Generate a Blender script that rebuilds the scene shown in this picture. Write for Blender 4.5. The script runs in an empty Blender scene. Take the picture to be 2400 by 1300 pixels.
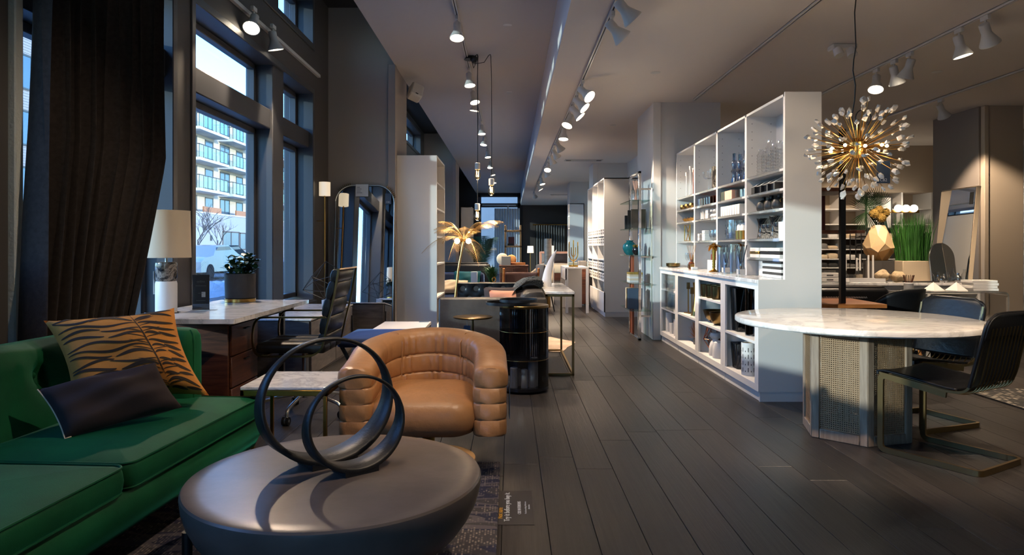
import bpy, bmesh, math, random
from mathutils import Vector, Matrix, Euler

sc = bpy.context.scene
COL = sc.collection
PI = math.pi
R = math.radians

# ------------------------------------------------------------------ camera
FPX, EYE, CX, CY = 1600.0, 1.20, 1196.0, 578.0      # focal length in pixels, eye height, vanishing point of the aisle
cam_d = bpy.data.cameras.new('camera'); cam = bpy.data.objects.new('camera', cam_d); COL.objects.link(cam)
cam.location = (0, 0, EYE); cam.rotation_euler = (R(90), 0, 0)
cam_d.sensor_width = 36; cam_d.lens = 36 * FPX / 2400
cam_d.shift_x = (1200 - CX) / 2400; cam_d.shift_y = -(650 - CY) / 2400
cam_d.clip_start = 0.05; cam_d.clip_end = 400
sc.camera = cam

# ------------------------------------------------------------------ sky, sun, exposure
w = bpy.data.worlds.new('World'); sc.world = w; w.use_nodes = True
nt = w.node_tree; nt.nodes.clear()
wo = nt.nodes.new('ShaderNodeOutputWorld'); bg = nt.nodes.new('ShaderNodeBackground')
sky = nt.nodes.new('ShaderNodeTexSky'); sky.sky_type = 'NISHITA'
sky.sun_disc = False; sky.sun_elevation = R(24); sky.sun_rotation = R(135); sky.altitude = 200
sky.air_density = 1.2; sky.dust_density = 0.6; sky.ozone_density = 2.2
bg.inputs['Strength'].default_value = 0.76
wb = nt.nodes.new('ShaderNodeMixRGB'); wb.blend_type = 'MULTIPLY'; wb.inputs['Fac'].default_value = 1; wb.inputs['Color2'].default_value = (.54, .88, 1.36, 1)   # lamp-light white balance
nt.links.new(sky.outputs[0], wb.inputs['Color1']); nt.links.new(wb.outputs[0], bg.inputs['Color']); nt.links.new(bg.outputs[0], wo.inputs['Surface'])

def sun(name, direction, energy, color, angle):
    d = bpy.data.lights.new(name, 'SUN'); d.energy = energy; d.color = color; d.angle = R(angle)
    o = bpy.data.objects.new(name, d); COL.objects.link(o)
    o.rotation_euler = Vector(direction).to_track_quat('-Z', 'Y').to_euler()
    o.location = Vector(direction) * -60
    return o
sun('sun', (-0.83, 0.52, -0.165), 4.6, (1.0, 0.88, 0.70), 0.5)                    # lights the flats across the street
sun('sun_glint', (0.83, 0.52, -0.165), 2.4, (0.86, 1.0, 0.95), 0.8)             # the same sun thrown back by their glazing
SPOT_W = 3.2          # scale of every track spotlight
SPOT_COL = (1.0, 0.78, 0.56)
sc.view_settings.view_transform = 'Standard'; sc.view_settings.look = 'None'
sc.view_settings.exposure = 0.30; sc.view_settings.gamma = 1.0
sc.view_settings.use_curve_mapping = False
sc.cycles.use_denoising = True
sc.cycles.max_bounces = 10; sc.cycles.diffuse_bounces = 5; sc.cycles.glossy_bounces = 4
sc.cycles.transmission_bounces = 8; sc.cycles.transparent_max_bounces = 16
sc.cycles.sample_clamp_indirect = 6.0
sc.cycles.caustics_reflective = False; sc.cycles.caustics_refractive = False

# ------------------------------------------------------------------ helpers
def P(px, py, y):
    """the point seen at pixel (px, py) that lies y metres down the aisle"""
    return Vector(((px - CX) / FPX * y, y, EYE - (py - CY) / FPX * y))
def X(px, y): return (px - CX) / FPX * y
def Z(py, y): return EYE - (py - CY) / FPX * y
def ZP(px, py, z):
    y = FPX * (EYE - z) / (py - CY)
    return Vector(((px - CX) / FPX * y, y, z))
ORD = ['first', 'second', 'third', 'fourth', 'fifth', 'sixth', 'seventh', 'eighth', 'ninth', 'tenth', 'eleventh', 'twelfth',
       'thirteenth', 'fourteenth', 'fifteenth', 'sixteenth', 'seventeenth', 'eighteenth', 'nineteenth', 'twentieth']

class MB:
    """collects simple solids and links them as ONE mesh object"""
    def __init__(s): s.v = []; s.f = []
    def add(s, vs, fs):
        n = len(s.v); s.v += [tuple(p) for p in vs]; s.f += [tuple(i + n for i in f) for f in fs]; return s
    def box(s, x0, x1, y0, y1, z0, z1, b=0.0):
        if b <= 0:
            vs = [(x, y, z) for x in (x0, x1) for y in (y0, y1) for z in (z0, z1)]
            return s.add(vs, [(0, 1, 3, 2), (4, 6, 7, 5), (0, 4, 5, 1), (2, 3, 7, 6), (0, 2, 6, 4), (1, 5, 7, 3)])
        b = min(b, abs(x1 - x0) * .45, abs(y1 - y0) * .45, abs(z1 - z0) * .45)
        vs = []; ix = {}
        for i in (0, 1):
            for j in (0, 1):
                for k in (0, 1):
                    x, y, z = (x0, x1)[i], (y0, y1)[j], (z0, z1)[k]
                    dx, dy, dz = (b, -b)[i], (b, -b)[j], (b, -b)[k]
                    for a, p in enumerate(((x, y + dy, z + dz), (x + dx, y, z + dz), (x + dx, y + dy, z))):
                        ix[i, j, k, a] = len(vs); vs.append(p)
        fs = []
        for i in (0, 1): fs.append([ix[i, j, k, 0] for j, k in ((0, 0), (0, 1), (1, 1), (1, 0))][::1 if i == 0 else -1])
        for j in (0, 1): fs.append([ix[i, j, k, 1] for i, k in ((0, 0), (1, 0), (1, 1), (0, 1))][::1 if j == 0 else -1])
        for k in (0, 1): fs.append([ix[i, j, k, 2] for i, j in ((0, 0), (0, 1), (1, 1), (1, 0))][::1 if k == 0 else -1])
        for i in (0, 1):
            for j in (0, 1): fs.append([ix[i, j, 0, 0], ix[i, j, 1, 0], ix[i, j, 1, 1], ix[i, j, 0, 1]])
            for k in (0, 1): fs.append([ix[i, 0, k, 0], ix[i, 1, k, 0], ix[i, 1, k, 2], ix[i, 0, k, 2]])
        for j in (0, 1):
            for k in (0, 1): fs.append([ix[0, j, k, 1], ix[1, j, k, 1], ix[1, j, k, 2], ix[0, j, k, 2]])
        for i in (0, 1):
            for j in (0, 1):
                for k in (0, 1): fs.append([ix[i, j, k, 0], ix[i, j, k, 1], ix[i, j, k, 2]])
        return s.add(vs, fs)
    def cyl(s, p0, p1, r0, r1=None, n=16, caps=True):
        r1 = r0 if r1 is None else r1
        p0, p1 = Vector(p0), Vector(p1); d = (p1 - p0).normalized()
        a = d.orthogonal().normalized(); c = d.cross(a)
        vs = []
        for p, r in ((p0, r0), (p1, r1)):
            for i in range(n):
                t = 2 * PI * i / n; vs.append(p + a * (r * math.cos(t)) + c * (r * math.sin(t)))
        fs = [(i, (i + 1) % n, n + (i + 1) % n, n + i) for i in range(n)]
        if caps: fs += [tuple(range(n))[::-1], tuple(range(n, 2 * n))]
        return s.add(vs, fs)
    def tube(s, pts, r, n=8, closed=False, caps=True):
        pts = [Vector(p) for p in pts]; m = len(pts); rr = r if isinstance(r, (list, tuple)) else [r] * m
        tg = []
        for i in range(m):
            a = pts[(i - 1) % m] if (closed or i > 0) else pts[i]
            b = pts[(i + 1) % m] if (closed or i < m - 1) else pts[i]
            tg.append((b - a).normalized())
        u = tg[0].orthogonal().normalized(); vs = []
        for i in range(m):
            u = (u - tg[i] * u.dot(tg[i]))
            u = u.normalized() if u.length > 1e-6 else tg[i].orthogonal().normalized()
            v = tg[i].cross(u)
            for k in range(n):
                t = 2 * PI * k / n; vs.append(pts[i] + u * (rr[i] * math.cos(t)) + v * (rr[i] * math.sin(t)))
        fs = []
        for i in range(m if closed else m - 1):
            j = (i + 1) % m
            for k in range(n): fs.append((i * n + k, i * n + (k + 1) % n, j * n + (k + 1) % n, j * n + k))
        if caps and not closed: fs += [tuple(range(n))[::-1], tuple(range((m - 1) * n, m * n))]
        return s.add(vs, fs)
    def strap(s, pts, wdir, w, t):
        """a flat bar swept along pts; wdir is the direction of its broad side"""
        pts = [Vector(p) for p in pts]; m = len(pts); wd = Vector(wdir).normalized(); vs = []
        for i in range(m):
            a = pts[max(i - 1, 0)]; b = pts[min(i + 1, m - 1)]; tg = (b - a).normalized()
            nn = tg.cross(wd).normalized()
            if 0 < i < m - 1:
                t0 = (pts[i] - a).normalized(); k = max(t0.dot(tg), .5)
            else: k = 1
            for sx, sy in ((-1, -1), (1, -1), (1, 1), (-1, 1)): vs.append(pts[i] + wd * (w / 2 * sx) + nn * (t / 2 * sy / k))
        fs = []
        for i in range(m - 1):
            for k in range(4): fs.append((i * 4 + k, i * 4 + (k + 1) % 4, i * 4 + 4 + (k + 1) % 4, i * 4 + 4 + k))
        fs += [(3, 2, 1, 0), tuple(range((m - 1) * 4, m * 4))]
        return s.add(vs, fs)
    def lathe(s, prof, n=24, c=(0, 0, 0), sx=1, sy=1):
        vs = []; m = len(prof)
        for r, z in prof:
            for k in range(n):
                t = 2 * PI * k / n; vs.append((c[0] + r * sx * math.cos(t), c[1] + r * sy * math.sin(t), c[2] + z))
        fs = []
        for i in range(m - 1):
            for k in range(n): fs.append((i * n + k, i * n + (k + 1) % n, i * n + n + (k + 1) % n, i * n + n + k))
        if prof[0][0] > 1e-6: fs.append(tuple(range(n))[::-1])
        if prof[-1][0] > 1e-6: fs.append(tuple(range((m - 1) * n, m * n)))
        return s.add(vs, fs)
    def ball(s, c, r, nu=16, nv=10, sx=1, sy=1, sz=1):
        return s.lathe([(max(r * math.sin(PI * i / nv), 1e-7), -r * math.cos(PI * i / nv) * sz) for i in range(nv + 1)], nu, c, sx, sy)
    def grid(s, fn, nu, nv, cu=False, cv=False):
        vs = [fn(i / (nu if cu else nu - 1), j / (nv if cv else nv - 1)) for i in range(nu) for j in range(nv)]
        fs = []
        for i in range(nu if cu else nu - 1):
            for j in range(nv if cv else nv - 1):
                a, b = (i + 1) % nu, (j + 1) % nv
                fs.append((i * nv + j, a * nv + j, a * nv + b, i * nv + b))
        return s.add(vs, fs)
    def prism(s, poly, z0, z1):
        n = len(poly); vs = [(x, y, z0) for x, y in poly] + [(x, y, z1) for x, y in poly]
        return s.add(vs, [tuple(range(n))[::-1], tuple(range(n, 2 * n))] + [(i, (i + 1) % n, n + (i + 1) % n, n + i) for i in range(n)])
    def xf(s, M, start=0):
        s.v[start:] = [tuple(M @ Vector(p)) for p in s.v[start:]]; return s
    def mesh(s, name, mat, smooth=38):
        me = bpy.data.meshes.new(name); me.from_pydata(s.v, [], s.f)
        bm = bmesh.new(); bm.from_mesh(me); bmesh.ops.recalc_face_normals(bm, faces=bm.faces); bm.to_mesh(me); bm.free()
        if smooth: me.shade_smooth(); me.set_sharp_from_angle(angle=R(smooth))
        if mat is not None: me.materials.append(mat)
        return me
    def obj(s, name, mat, parent=None, smooth=38):
        o = bpy.data.objects.new(name, s.mesh(name, mat, smooth)); COL.objects.link(o)
        if parent is not None: o.parent = parent
        return o

def tag(o, label=None, cat=None, group=None, kind=None):
    if label: o['label'] = label
    if cat: o['category'] = cat
    if group: o['group'] = group
    if kind: o['kind'] = kind
    return o
def thing(name, label, cat, loc=(0, 0, 0), rz=0.0, group=None):
    o = bpy.data.objects.new(name, None); COL.objects.link(o); o.empty_display_size = .1
    o.location = loc; o.rotation_euler = (0, 0, rz)
    return tag(o, label, cat, group)
def put(name, mb, mat, label, cat, loc=(0, 0, 0), rz=0.0, group=None, rot=None, smooth=38):
    o = mb.obj(name, mat, None, smooth); o.location = loc; o.rotation_euler = rot if rot else (0, 0, rz)
    return tag(o, label, cat, group)
def struct(name, mb, mat, parent=None, smooth=30):
    o = mb.obj(name, mat, parent, smooth)
    if parent is None: o['kind'] = 'structure'
    return o
def copy_tree(o, parent=None):
    c = o.copy(); COL.objects.link(c); c.parent = parent
    for ch in list(o.children): copy_tree(ch, c)
    return c
def B(*a): return MB().box(*a)
def Lz(prof, n=24): return MB().lathe(prof, n)
def text(name, body, size, mat, parent, loc, rot, align='LEFT', extrude=.0008):
    cu = bpy.data.curves.new(name, 'FONT'); cu.body = body; cu.size = size; cu.extrude = extrude; cu.align_x = align; cu.align_y = 'CENTER'
    cu.resolution_u = 2; cu.materials.append(mat)
    tmp = bpy.data.objects.new(name, cu); COL.objects.link(tmp); bpy.context.view_layer.update()
    me = bpy.data.meshes.new_from_object(tmp.evaluated_get(bpy.context.evaluated_depsgraph_get())); bpy.data.objects.remove(tmp); me.name = name
    o = bpy.data.objects.new(name, me); COL.objects.link(o); o.parent = parent; o.location = loc; o.rotation_euler = rot
    return o
def arc(cx, cy, r, a0, a1, n): return [(cx + r * math.cos(R(a0 + (a1 - a0) * i / n)), cy + r * math.sin(R(a0 + (a1 - a0) * i / n))) for i in range(n + 1)]
def round_path(pts, r, n=5):
    """polyline with its inner corners rounded"""
    pts = [Vector(p) for p in pts]; out = [pts[0]]
    for i in range(1, len(pts) - 1):
        a, b, c = pts[i - 1], pts[i], pts[i + 1]
        d0 = (a - b); d1 = (c - b); k = min(r, d0.length * .48, d1.length * .48)
        p0 = b + d0.normalized() * k; p1 = b + d1.normalized() * k
        for j in range(n + 1):
            t = j / n; out.append(p0 * (1 - t) ** 2 + b * (2 * t * (1 - t)) + p1 * t * t)
    out.append(pts[-1]); return out

# ------------------------------------------------------------------ materials
MATS = {}
def rgb(r, g, b):
    f = lambda c: (c / 255 / 12.92) if c / 255 <= .04045 else ((c / 255 + .055) / 1.055) ** 2.4
    return (f(r), f(g), f(b), 1)
def pm(name, col, rough=.5, metal=0.0, noise=None, bump=None, sheen=0, coat=0, spec=.5, stretch=None, emit=None, trans=0, ior=1.45, alpha=1, objrand=0, col2=None, sheen_tint=None):
    m = bpy.data.materials.new(name); m.use_nodes = True; t = m.node_tree; b = t.nodes['Principled BSDF']
    col = tuple(col) if len(col) == 4 else tuple(col) + (1,)
    b.inputs['Base Color'].default_value = col; b.inputs['Roughness'].default_value = rough; b.inputs['Metallic'].default_value = metal
    b.inputs['Specular IOR Level'].default_value = spec; b.inputs['IOR'].default_value = ior
    if sheen:
        b.inputs['Sheen Weight'].default_value = sheen; b.inputs['Sheen Roughness'].default_value = .35
        b.inputs['Sheen Tint'].default_value = sheen_tint or col
    if coat: b.inputs['Coat Weight'].default_value = coat; b.inputs['Coat Roughness'].default_value = .12
    if trans: b.inputs['Transmission Weight'].default_value = trans
    if alpha < 1: b.inputs['Alpha'].default_value = alpha
    if emit: b.inputs['Emission Color'].default_value = tuple(emit[0]) + (1,); b.inputs['Emission Strength'].default_value = emit[1]
    vec = None
    if noise or bump:
        tc = t.nodes.new('ShaderNodeTexCoord'); mp = t.nodes.new('ShaderNodeMapping')
        mp.inputs['Scale'].default_value = stretch or (1, 1, 1)
        t.links.new(tc.outputs['Object'], mp.inputs['Vector']); vec = mp.outputs['Vector']
    cs = None
    if noise:
        n = t.nodes.new('ShaderNodeTexNoise'); n.inputs['Scale'].default_value = noise[0]; n.inputs['Detail'].default_value = 5
        n.inputs['Roughness'].default_value = .6
        t.links.new(vec, n.inputs['Vector'])
        rp = t.nodes.new('ShaderNodeValToRGB'); rp.color_ramp.elements[0].position = .3; rp.color_ramp.elements[1].position = .7
        c2 = col2 or tuple(c * (1 - noise[1]) for c in col[:3]) + (1,)
        rp.color_ramp.elements[0].color = c2 if len(c2) == 4 else tuple(c2) + (1,); rp.color_ramp.elements[1].color = col
        t.links.new(n.outputs['Fac'], rp.inputs['Fac']); cs = rp.outputs['Color']
    if objrand:
        oi = t.nodes.new('ShaderNodeObjectInfo'); mr = t.nodes.new('ShaderNodeMapRange')
        mr.inputs['To Min'].default_value = 1 - objrand; mr.inputs['To Max'].default_value = 1 + objrand
        t.links.new(oi.outputs['Random'], mr.inputs['Value'])
        hs = t.nodes.new('ShaderNodeHueSaturation'); hs.inputs['Color'].default_value = col
        t.links.new(mr.outputs[0], hs.inputs['Value'])
        if cs is not None: t.links.new(cs, hs.inputs['Color'])
        cs = hs.outputs['Color']
    if cs is not None: t.links.new(cs, b.inputs['Base Color'])
    if bump:
        n2 = t.nodes.new('ShaderNodeTexNoise'); n2.inputs['Scale'].default_value = bump[0]; n2.inputs['Detail'].default_value = 4
        t.links.new(vec, n2.inputs['Vector'])
        bp = t.nodes.new('ShaderNodeBump'); bp.inputs['Strength'].default_value = bump[1]; bp.inputs['Distance'].default_value = bump[2] if len(bump) > 2 else .01
        t.links.new(n2.outputs['Fac'], bp.inputs['Height']); t.links.new(bp.outputs['Normal'], b.inputs['Normal'])
    MATS[name] = m
    return m
def marble(name, base, vein, scale=2.2, rough=.14):
    m = pm(name, base, rough); t = m.node_tree; b = t.nodes['Principled BSDF']
    tc = t.nodes.new('ShaderNodeTexCoord')
    n = t.nodes.new('ShaderNodeTexNoise'); n.inputs['Scale'].default_value = scale; n.inputs['Detail'].default_value = 9; n.inputs['Roughness'].default_value = .62; n.inputs['Distortion'].default_value = 1.3
    t.links.new(tc.outputs['Object'], n.inputs['Vector'])
    sb = t.nodes.new('ShaderNodeMath'); sb.operation = 'SUBTRACT'; sb.inputs[1].default_value = .5; t.links.new(n.outputs['Fac'], sb.inputs[0])
    ab = t.nodes.new('ShaderNodeMath'); ab.operation = 'ABSOLUTE'; t.links.new(sb.outputs[0], ab.inputs[0])
    rp = t.nodes.new('ShaderNodeValToRGB'); e = rp.color_ramp.elements
    e[0].position = 0; e[0].color = vein; e[1].position = .09; e[1].color = base
    mid = e.new(.03); mid.color = tuple((a * .35 + c * .65) for a, c in zip(vein, base))
    t.links.new(ab.outputs[0], rp.inputs['Fac']); t.links.new(rp.outputs['Color'], b.inputs['Base Color'])
    return m
def wood(name, c1, c2, rough=.4, stretch=(14, 1.2, 14), scale=3.0, bump=.15, objrand=0.0, spec=.5):
    m = pm(name, c1, rough, spec=spec); t = m.node_tree; b = t.nodes['Principled BSDF']
    tc = t.nodes.new('ShaderNodeTexCoord'); mp = t.nodes.new('ShaderNodeMapping'); mp.inputs['Scale'].default_value = stretch
    oi = t.nodes.new('ShaderNodeObjectInfo')
    ad = t.nodes.new('ShaderNodeVectorMath'); ad.operation = 'MULTIPLY_ADD'; ad.inputs[1].default_value = (13.7, 5.1, 7.3)
    t.links.new(oi.outputs['Random'], ad.inputs[0]); t.links.new(tc.outputs['Object'], ad.inputs[2])
    t.links.new(ad.outputs[0], mp.inputs['Vector'])
    n = t.nodes.new('ShaderNodeTexNoise'); n.inputs['Scale'].default_value = scale; n.inputs['Detail'].default_value = 7; n.inputs['Roughness'].default_value = .65; n.inputs['Distortion'].default_value = .6
    t.links.new(mp.outputs['Vector'], n.inputs['Vector'])
    rp = t.nodes.new('ShaderNodeValToRGB'); e = rp.color_ramp.elements
    e[0].position = .32; e[0].color = c2; e[1].position = .68; e[1].color = c1
    t.links.new(n.outputs['Fac'], rp.inputs['Fac']); out = rp.outputs['Color']
    if objrand:
        mr = t.nodes.new('ShaderNodeMapRange'); mr.inputs['To Min'].default_value = 1 - objrand; mr.inputs['To Max'].default_value = 1 + objrand
        t.links.new(oi.outputs['Random'], mr.inputs['Value'])
        hs = t.nodes.new('ShaderNodeHueSaturation'); t.links.new(mr.outputs[0], hs.inputs['Value']); t.links.new(out, hs.inputs['Color']); out = hs.outputs['Color']
    t.links.new(out, b.inputs['Base Color'])
    bp = t.nodes.new('ShaderNodeBump'); bp.inputs['Strength'].default_value = bump; bp.inputs['Distance'].default_value = .004
    t.links.new(n.outputs['Fac'], bp.inputs['Height']); t.links.new(bp.outputs['Normal'], b.inputs['Normal'])
    return m
def glass(name, tint=(1, 1, 1), refl=.06, rough=0.0, edge=.5):
    """thin clear or tinted glass: straight-through transmission with a fresnel reflection"""
    m = bpy.data.materials.new(name); m.use_nodes = True; t = m.node_tree; t.nodes.clear()
    o = t.nodes.new('ShaderNodeOutputMaterial'); mx = t.nodes.new('ShaderNodeMixShader')
    tr = t.nodes.new('ShaderNodeBsdfTransparent'); tr.inputs['Color'].default_value = tuple(tint) + (1,)
    gl = t.nodes.new('ShaderNodeBsdfGlossy'); gl.inputs['Roughness'].default_value = rough
    lw = t.nodes.new('ShaderNodeLayerWeight'); lw.inputs['Blend'].default_value = .3
    mr = t.nodes.new('ShaderNodeMapRange'); mr.inputs['To Min'].default_value = refl; mr.inputs['To Max'].default_value = edge
    t.links.new(lw.outputs['Facing'], mr.inputs['Value']); t.links.new(mr.outputs[0], mx.inputs['Fac'])
    t.links.new(tr.outputs[0], mx.inputs[1]); t.links.new(gl.outputs[0], mx.inputs[2]); t.links.new(mx.outputs[0], o.inputs['Surface'])
    MATS[name] = m; return m

def W(v): return (v, v, v, 1)
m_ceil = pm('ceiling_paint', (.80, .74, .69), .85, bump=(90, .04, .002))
m_ceil_dim = pm('dimmed_ceiling_paint', (.50, .47, .455), .85, bump=(90, .04, .002))  # darker copy of the ceiling paint; the dimmer light is put into its colour
m_wall_dark = pm('charcoal_paint', (.060, .054, .050), .62, bump=(120, .05, .002))
m_wall_black = pm('black_paint', (.018, .018, .020), .6)
m_taupe = pm('taupe_paint', (.30, .265, .245), .75, bump=(120, .04, .002))
m_white = pm('white_paint', (.68, .66, .64), .55)
m_beige = pm('beige_paint', (.42, .34, .26), .7)
m_dkbeige = pm('dark_taupe_paint', (.22, .185, .16), .7)
m_brownwall = pm('dark_brown_paint', (.062, .047, .038), .75)
m_palegold = pm('pale_gold', rgb(196, 160, 104), .34, 1)
m_frame = pm('window_frame_black', (.048, .050, .056), .40)
m_jamb = pm('grey_plaster', (.42, .44, .42), .8, bump=(60, .4, .01))
m_lac = pm('white_lacquer', (.72, .70, .68), .38)
m_floor = wood('dark_oak', (.047, .040, .037, 1), (.018, .016, .0155, 1), .35, (26, .9, 1), 2.6, .35, .30)
m_sub = pm('subfloor', (.010, .009, .009), .8)
m_walnut = wood('walnut', rgb(104, 58, 38), rgb(52, 26, 17), .42, (2, 2, 22), 2.0)
m_walnut_x = wood('walnut_grain', rgb(104, 60, 40), rgb(56, 28, 18), .42, (22, 2, 22), 1.6)
m_oak = wood('light_oak', rgb(196, 160, 112), rgb(160, 122, 80), .5, (10, 10, 1.5), 2.5)
m_acacia = wood('warm_wood', rgb(190, 118, 62), rgb(138, 76, 36), .38, (2, 14, 14), 2.2)
m_ash = wood('bleached_ash', rgb(176, 152, 128), rgb(134, 110, 90), .5, (18, 18, 1.5), 2.5)
m_greywood = wood('grey_oak', rgb(112, 104, 100), rgb(80, 74, 72), .5, (2, 2, 10), 2.0)
m_marble = marble('white_marble', (.74, .72, .71, 1), (.50, .49, .50, 1), 3.4, .12)
m_marble_t = marble('table_marble', (.74, .71, .68, 1), (.52, .50, .48, 1), 1.9, .09)
m_blackmarble = marble('black_marble', (.010, .010, .011, 1), (.30, .26, .22, 1), 7.0, .10)
m_brass = pm('brass', rgb(170, 130, 70), .28, 1)
m_brass_b = pm('brushed_brass', rgb(146, 122, 82), .36, 1, bump=(200, .08, .002))
m_gold = pm('gold', rgb(205, 155, 70), .2, 1)
m_bronze = pm('bronze', rgb(120, 98, 62), .3, 1)
m_chrome = pm('chrome', (.72, .73, .74), .08, 1)
m_steel = pm('brushed_steel', (.50, .49, .47), .28, 1)
m_mirror = pm('mirror_silver', (.80, .82, .82), .015, 1)
m_black = pm('black_metal', (.012, .012, .013), .4)
m_blackgloss = pm('black_gloss', (.008, .008, .010), .12)
m_iron = pm('cast_iron', (.020, .019, .019), .42, .3, bump=(70, .35, .004))
m_velvet = pm('green_velvet', (.004, .085, .030), .75, noise=(5, .40), bump=(350, .25, .002), sheen=.35, sheen_tint=(.03, .42, .30, 1), spec=.2)
m_navy = pm('navy_velvet', (.010, .020, .060), .7, noise=(6, .4), sheen=.8, sheen_tint=(.12, .22, .45, 1), spec=.2)
m_teal = pm('teal_velvet', (.010, .085, .110), .7, noise=(6, .4), sheen=.6, spec=.2)
m_tan = pm('tan_leather', rgb(176, 126, 82), .38, noise=(5, .28), bump=(30, .30, .008), spec=.5)
m_bklea = pm('black_leather', (.008, .008, .009), .38, noise=(9, .4), bump=(60, .25, .004), spec=.35)
m_nvlea = pm('dark_leather', (.010, .011, .014), .34, noise=(9, .4), bump=(30, .35, .006), spec=.45)
m_grlea = pm('charcoal_leather', (.060, .052, .046), .40, noise=(6, .45), bump=(40, .3, .006))
m_brlea = pm('oxblood_leather', (.10, .045, .035), .36, noise=(6, .4), bump=(40, .25, .006))
m_concrete = pm('dark_concrete', (.135, .108, .094), .30, noise=(3.2, .45), bump=(22, .12, .004))
m_pot = pm('charcoal_pot', (.040, .037, .036), .75, noise=(14, .3))
m_linen = pm('black_linen', (.040, .030, .026), .9, bump=(420, .5, .002), noise=(40, .5), sheen=.4, sheen_tint=(.25, .18, .14, 1))
m_shade = pm('linen_shade', rgb(214, 196, 170), .85, bump=(500, .2, .001))
m_whitecer = pm('white_ceramic', (.72, .69, .66), .45)
m_whitegl = pm('white_gloss', (.75, .73, .72), .15)
m_paper = pm('paper', (.62, .61, .59), .8)
m_ink = pm('ink', (.03, .03, .03), .8)
m_orange = pm('ochre_linen', rgb(208, 136, 58), .85, noise=(7, .30), bump=(260, .35, .002))
m_stripe = pm('stripe_print', (.035, .022, .014), .85)
m_blkcush = pm('aubergine_velvet', (.022, .013, .014), .8, sheen=.25, sheen_tint=(.30, .22, .26, 1), bump=(300, .2, .002))
m_cream = pm('cream_fabric', rgb(206, 186, 158), .85, bump=(200, .2, .002))
m_greyfab = pm('grey_fabric', (.16, .15, .14), .9, bump=(200, .2, .002))
m_pinkfab = pm('blush_velvet', rgb(196, 140, 116), .8, sheen=.4)
m_leaf = pm('leaf', (.020, .075, .030), .32, noise=(12, .5), spec=.6)
m_grass = pm('grass_blade', (.050, .19, .030), .5, noise=(6, .5))
m_fan = pm('palm_leaf', (.040, .13, .035), .45, noise=(6, .5))
m_dkleaf = pm('dark_palm', (.012, .055, .040), .45, noise=(6, .5))
m_flower = pm('dried_flower', rgb(196, 158, 78), .9, noise=(60, .5), bump=(120, 1.0, .02))
m_stem = pm('stem', rgb(70, 66, 36), .7)
m_amber = pm('amber_vase', rgb(222, 190, 146), .35, noise=(2, .2))
m_amber_d = pm('amber_vase_base', rgb(204, 152, 90), .35, noise=(2, .2))
m_amber_l = pm('amber_vase_seam', rgb(240, 205, 150), .35)
m_rock = pm('pale_rock', rgb(205, 180, 145), .9, noise=(9, .4), bump=(14, 1.0, .03))
m_snow = pm('snow', (.46, .49, .53), .8, bump=(6, .5, .05))
m_asphalt = pm('asphalt', (.11, .12, .135), .9, noise=(2, .3))
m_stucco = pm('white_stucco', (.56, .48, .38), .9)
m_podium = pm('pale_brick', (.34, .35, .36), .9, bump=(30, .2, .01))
m_conc = pm('balcony_concrete', (.55, .55, .53), .9)
m_siding = pm('grey_siding', (.26, .26, .27), .8)
m_bldglass = pm('building_glass', (.06, .12, .17), .06, 0, spec=.9)
m_carpaint = pm('car_paint', (.30, .31, .33), .2, coat=.5)
m_tyre = pm('tyre', (.01, .01, .01), .8)
m_bark = pm('bark', (.10, .08, .07), .9)
m_rail = pm('rail', (.05, .06, .06), .5)
m_glass = glass('window_glass', (.94, .98, 1.0), .03, 0, .35)
m_clear = glass('clear_glass', (.97, .98, .98), .10, 0.02, .75)
m_acryl = glass('acrylic', (.96, .97, .97), .08, 0, .6)
m_smoke = glass('smoked_glass', (.20, .22, .24), .10, 0.02, .6)
m_bluegl = glass('blue_glass', (.38, .46, .58), .12, 0.02, .7)
m_ambgl = glass('amber_glass', (.62, .26, .05), .12, 0.02, .7)
m_violgl = glass('violet_glass', (.50, .46, .72), .12, 0.02, .7)
m_pinkgl = glass('pink_glass', (.80, .52, .48), .12, 0.02, .6)
m_greengl = glass('shelf_glass', (.80, .93, .88), .08, 0, .6)
m_flute = glass('fluted_smoke', (.36, .38, .42), .07, 0.10, .35)
m_bulbgl = glass('bulb_glass', (1.0, .86, .62), .04, 0, .5)
m_crystal = pm('rock_crystal', (.92, .84, .76), .22, 0, trans=.25, bump=(30, .5, .01))
m_lampwhite = pm('white_enamel', (.62, .60, .57), .35)
m_emit = pm('lamp_lens', (1, .9, .75), .5, emit=((1.0, .86, .66), 14))
m_fila = pm('filament', (1, .8, .5), .5, emit=((1.0, .76, .44), 22))
m_globe = pm('glowing_globe', (1, .9, .8), .5, emit=((1.0, .88, .70), 9))
m_glowshade = pm('lit_shade', (.9, .8, .66), .8, emit=((1.0, .80, .55), .55))
m_copper = pm('copper', rgb(190, 116, 88), .25, 1)
m_peach = pm('orange_bristle', rgb(206, 130, 56), .8)
m_pinkbox = pm('blush_card', rgb(206, 160, 142), .7)
m_greenbox = pm('dark_green_card', (.018, .035, .026), .6)
m_amberbot = pm('amber_bottle', (.14, .035, .010), .12, spec=.7)
m_reed = pm('reed', rgb(196, 140, 80), .7)
m_oxbox = pm('maroon_card', (.09, .02, .025), .6)
m_bluetag = pm('slate_tag', (.06, .09, .14), .6)
m_tealgl = pm('teal_glaze', (.010, .17, .20), .10, noise=(9, .4), coat=.4)
m_hide = pm('cowhide', rgb(196, 170, 150), .9, noise=(3, .5))
m_redwood = pm('rust_spine', rgb(150, 76, 46), .6)
m_floorsign = pm('floor_decal', (.040, .036, .038), .5)
m_yellow = pm('ochre_print', rgb(210, 160, 60), .7)
m_lilac = pm('white_print', (.75, .76, .80), .7)
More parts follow.
